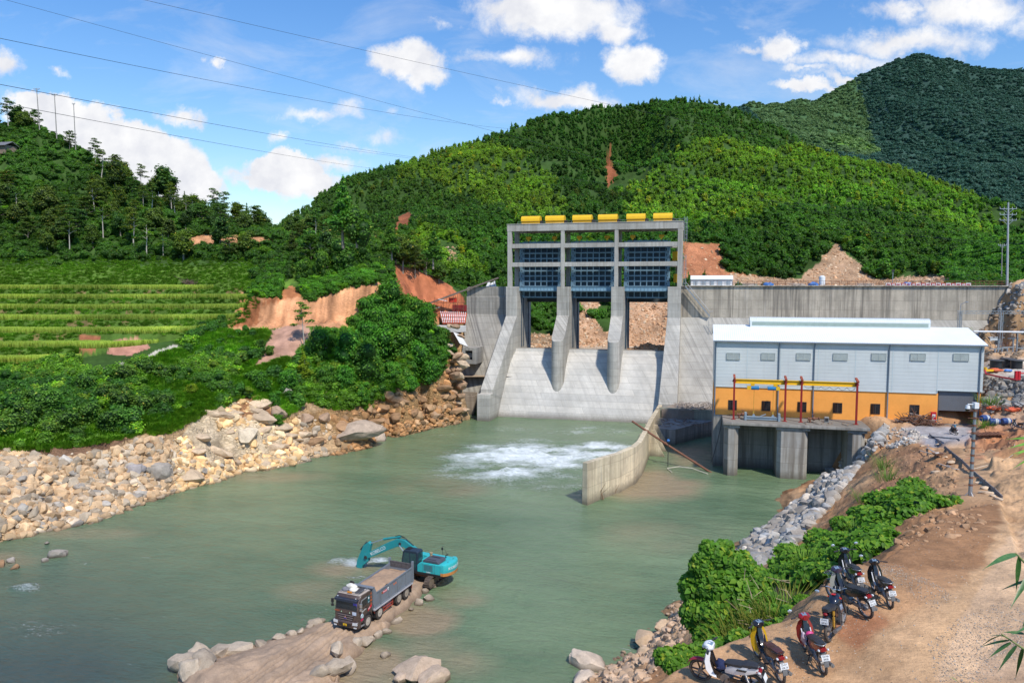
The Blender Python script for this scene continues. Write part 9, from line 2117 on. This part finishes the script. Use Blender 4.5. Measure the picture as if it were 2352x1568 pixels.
p=pickr(right_bvh,2270,1000,79);o=thing('corrugated_sheet','rusted corrugated sheet lying on the earth ledge','metal sheet',p+Vector((0,0,.15)),.1);mb=MB()
for k in range(14):mb.bar((-1.4+k*.22,-.6,.06*(k % 2)),(-1.4+k*.22,.6,.1+.06*(k % 2)),.23,.02)
mb.build('sheet',RUST,o)
for a,b,l in [(2285,938,'orange netting and timber heaped above the barrels'),(2330,942,'scrap timber heap at the right edge above the barrels')]:
    p=pickr(right_bvh,a,b,86);o=thing('scrap_heap',l,'scrap heap',p);mb=MB()
    for i in range(26):mb.obox((rs.gauss(0,1.1),rs.gauss(0,.5),.15+rs.random()*.3),(rs.uniform(.8,2.2),.1,.05),Euler((rs.gauss(0,.2),rs.gauss(0,.3),rs.gauss(0,.9))).to_matrix())
    mb.build('timber',surf('brown scrap timber',(.17,.1,.07),.4),o)
    mb=MB();mb.ball((-.3,-.3,.15),(1.1,.5,.3),12,6);[v.__iadd__(Vector((mnoise.noise(v*2),mnoise.noise(v*2.4),0))*.3) for v in mb.v];mb.build('netting',surf('orange netting',(.55,.09,.03),.3,5),o)
for a,b,c_,d_,l in [(2135,1003,2200,1010,'crumpled blue tarpaulin strip on the wet concrete')]:
    p,q=pickr(right_bvh,a,b,90),pickr(right_bvh,c_,d_,90);o=thing('tarpaulin_strip',l,'tarpaulin',p);mb=MB();n_=16;rings=[]
    for i in range(n_+1):f=i/n_;c=(q-p)*f;rings.append([(c.x+0,c.y+dy,c.z+.06+.08*abs(mnoise.noise(Vector((f*9,dy*3,0))))+(.05 if abs(dy) < .4 else 0)) for dy in (-.5,-.2,.2,.5)])
    mb.loft(rings,cap=False);mb.build('sheet',surf('pale blue sheet',(.25,.33,.42),.25,5.),o)
hs=thing('hose_line','thin pale hose trailing from the camera mast across the track','hose',P[3]);ORG[hs.name]=tuple(P[3])
q=[pickr(right_bvh,a,b,60)+Vector((0,0,.05)) for a,b in ((2236,1078),(2270,1068),(2305,1058),(2326,1046),(2331,1020))];mb=MB();mb.tube(q,.02,5);mb.build('hose_body',surf('pale hose',(.6,.55,.45)),hs)
# ================================================================== CAMERA, LIGHT, SKY
SC.render.engine='CYCLES'
cd=bpy.data.cameras.new('camera');cam=bpy.data.objects.new('camera',cd);COL.objects.link(cam)
cd.sensor_width=36;cd.lens=FL/2352*36;cd.clip_start=.1;cd.clip_end=20000
cam.location=(0,0,CH);cam.rotation_euler=(PI/2-TH,0,0);SC.camera=cam
SUN_EL,SUN_AZ=math.radians(52),math.radians(152)      # azimuth clockwise from +Y: behind the camera, to the right
sd_=Vector((math.sin(SUN_AZ)*math.cos(SUN_EL),math.cos(SUN_AZ)*math.cos(SUN_EL),math.sin(SUN_EL)))
sl_=bpy.data.lights.new('sun','SUN');sl_.energy=4.4;sl_.angle=math.radians(3.);sl_.color=(1,.935,.84)
so=bpy.data.objects.new('sun',sl_);COL.objects.link(so);so.rotation_euler=sd_.to_track_quat('Z','Y').to_euler()
wd=bpy.data.worlds.new('World');SC.world=wd;wd.use_nodes=True;t=wd.node_tree;t.nodes.clear();N=NT(t)
sky=N.n('ShaderNodeTexSky',sky_type='NISHITA',sun_disc=False,sun_elevation=SUN_EL,sun_rotation=SUN_AZ,air_density=1.25,dust_density=.35,ozone_density=2.2)
skyc=N.n('ShaderNodeHueSaturation',{'Saturation':1.18,'Value':1.,'Color':sky.outputs[0]}).outputs[0]
dv=N.n('ShaderNodeTexCoord').outputs['Generated'];sp_=N.n('ShaderNodeSeparateXYZ',{0:dv})
yy=N.m('MAXIMUM',sp_.outputs[1],.05);u_=N.m('DIVIDE',sp_.outputs[0],yy);v_=N.m('DIVIDE',sp_.outputs[2],yy)
uv=N.n('ShaderNodeCombineXYZ',{0:u_,1:v_,2:0.}).outputs[0]
wn=N.noise(uv,9.,8,.62,out='Color');wn2=N.noise(uv,34.,6,.65,out='Color')
wv=N.vm('ADD',uv,N.vm('MULTIPLY',N.vm('SUBTRACT',wn,(.5,.5,.5)),(.12,.075,0)))
wv=N.vm('ADD',wv,N.vm('MULTIPLY',N.vm('SUBTRACT',wn2,(.5,.5,.5)),(.03,.022,0)))
cl=None
clouds=[(1290,25,200,52,1.1),(1420,55,80,32,.9),(1180,10,120,30,.7),(940,135,85,42,1.25),(985,165,50,30,1.),(1180,130,120,26,.6),(1460,135,62,42,1.2),(1440,100,30,25,.7),(1300,225,130,28,.9),(1795,105,52,38,1.05),(1730,120,50,14,.4),
    (2080,100,190,34,.75),(1930,140,150,22,.65),(2230,30,170,50,.85),(2100,25,120,26,.6),(1850,205,90,16,.95),(1950,180,120,14,.7),(1850,165,60,14,.5),
    (100,258,78,44,3.2),(175,296,98,64,3.4),(255,346,118,64,3.4),(335,382,112,62,3.4),(420,420,88,52,3.),(60,232,50,22,.8),(300,440,170,60,3.),(665,403,78,42,3.),(600,392,90,22,.7),(705,432,80,35,1.7),(560,380,60,18,.6),
    (415,272,42,22,.8),(655,325,30,18,.6),(735,255,90,22,.55),(500,143,24,13,.65),(0,140,45,30,.7),(130,160,24,14,.45),(770,385,70,18,.6),(880,315,50,25,.35),(1140,240,20,12,.4),(900,245,20,16,.3),(830,350,40,12,.35),(1700,60,40,12,.2),(1000,40,40,14,.25),(460,135,24,10,.4)]
def dirUV(px,py):
    a,b,c=_d(px,py);return a/b,c/b
for px,py,rx,ry,k in clouds:
    cu_,cv_=dirUV(px,py);d_=N.vm('MULTIPLY',N.vm('SUBTRACT',wv,(cu_,cv_,0)),(FL/rx*.93,FL/ry*.93,0))
    ln=N.n('ShaderNodeVectorMath',{0:d_},operation='LENGTH').outputs['Value']
    m_=N.m('MULTIPLY',N.m('SUBTRACT',1.15,ln),k)
    cl=m_ if cl is None else N.m('MAXIMUM',cl,m_)
fine=N.noise(uv,26.,8,.68,.3)
dens=N.m('ADD',cl,N.m('MULTIPLY',N.m('SUBTRACT',fine,.5),1.1))
al=N.rng(dens,-.02,.72,0,1,True)
wisp=N.m('MULTIPLY',N.rng(N.noise(N.mapp(uv,(1.,2.6,1)),4.5,7,.62,.5),.5,.78),.4)
hz_=N.rng(v_,.05,.4,1,0)
al=N.m('MAXIMUM',al,wisp)
shade=N.rng(N.noise(N.vm('ADD',uv,(0,.012,0)),15.,6,.6),.38,.62)
cc=N.mix(shade,(5.4,5.5,5.9),(6.8,6.8,6.85))
tnt=N.mix(1.,skyc,N.mix(N.rng(v_,.0,.5),(1.02,1.05,1.1),(.62,.87,1.18)),'MULTIPLY')
fin=N.mix(al,tnt,cc)
bg=N.n('ShaderNodeBackground',{'Color':fin,'Strength':.15});ow=t.nodes.new('ShaderNodeOutputWorld');t.links.new(bg.outputs[0],ow.inputs[0])
wd.cycles.sampling_method='MANUAL';wd.cycles.sample_map_resolution=256
SC.view_settings.view_transform='Standard';SC.view_settings.look='None';SC.view_settings.exposure=0;SC.view_settings.gamma=1
SC.cycles.max_bounces=6;SC.cycles.diffuse_bounces=3;SC.cycles.glossy_bounces=2;SC.cycles.transmission_bounces=2;SC.cycles.transparent_max_bounces=4
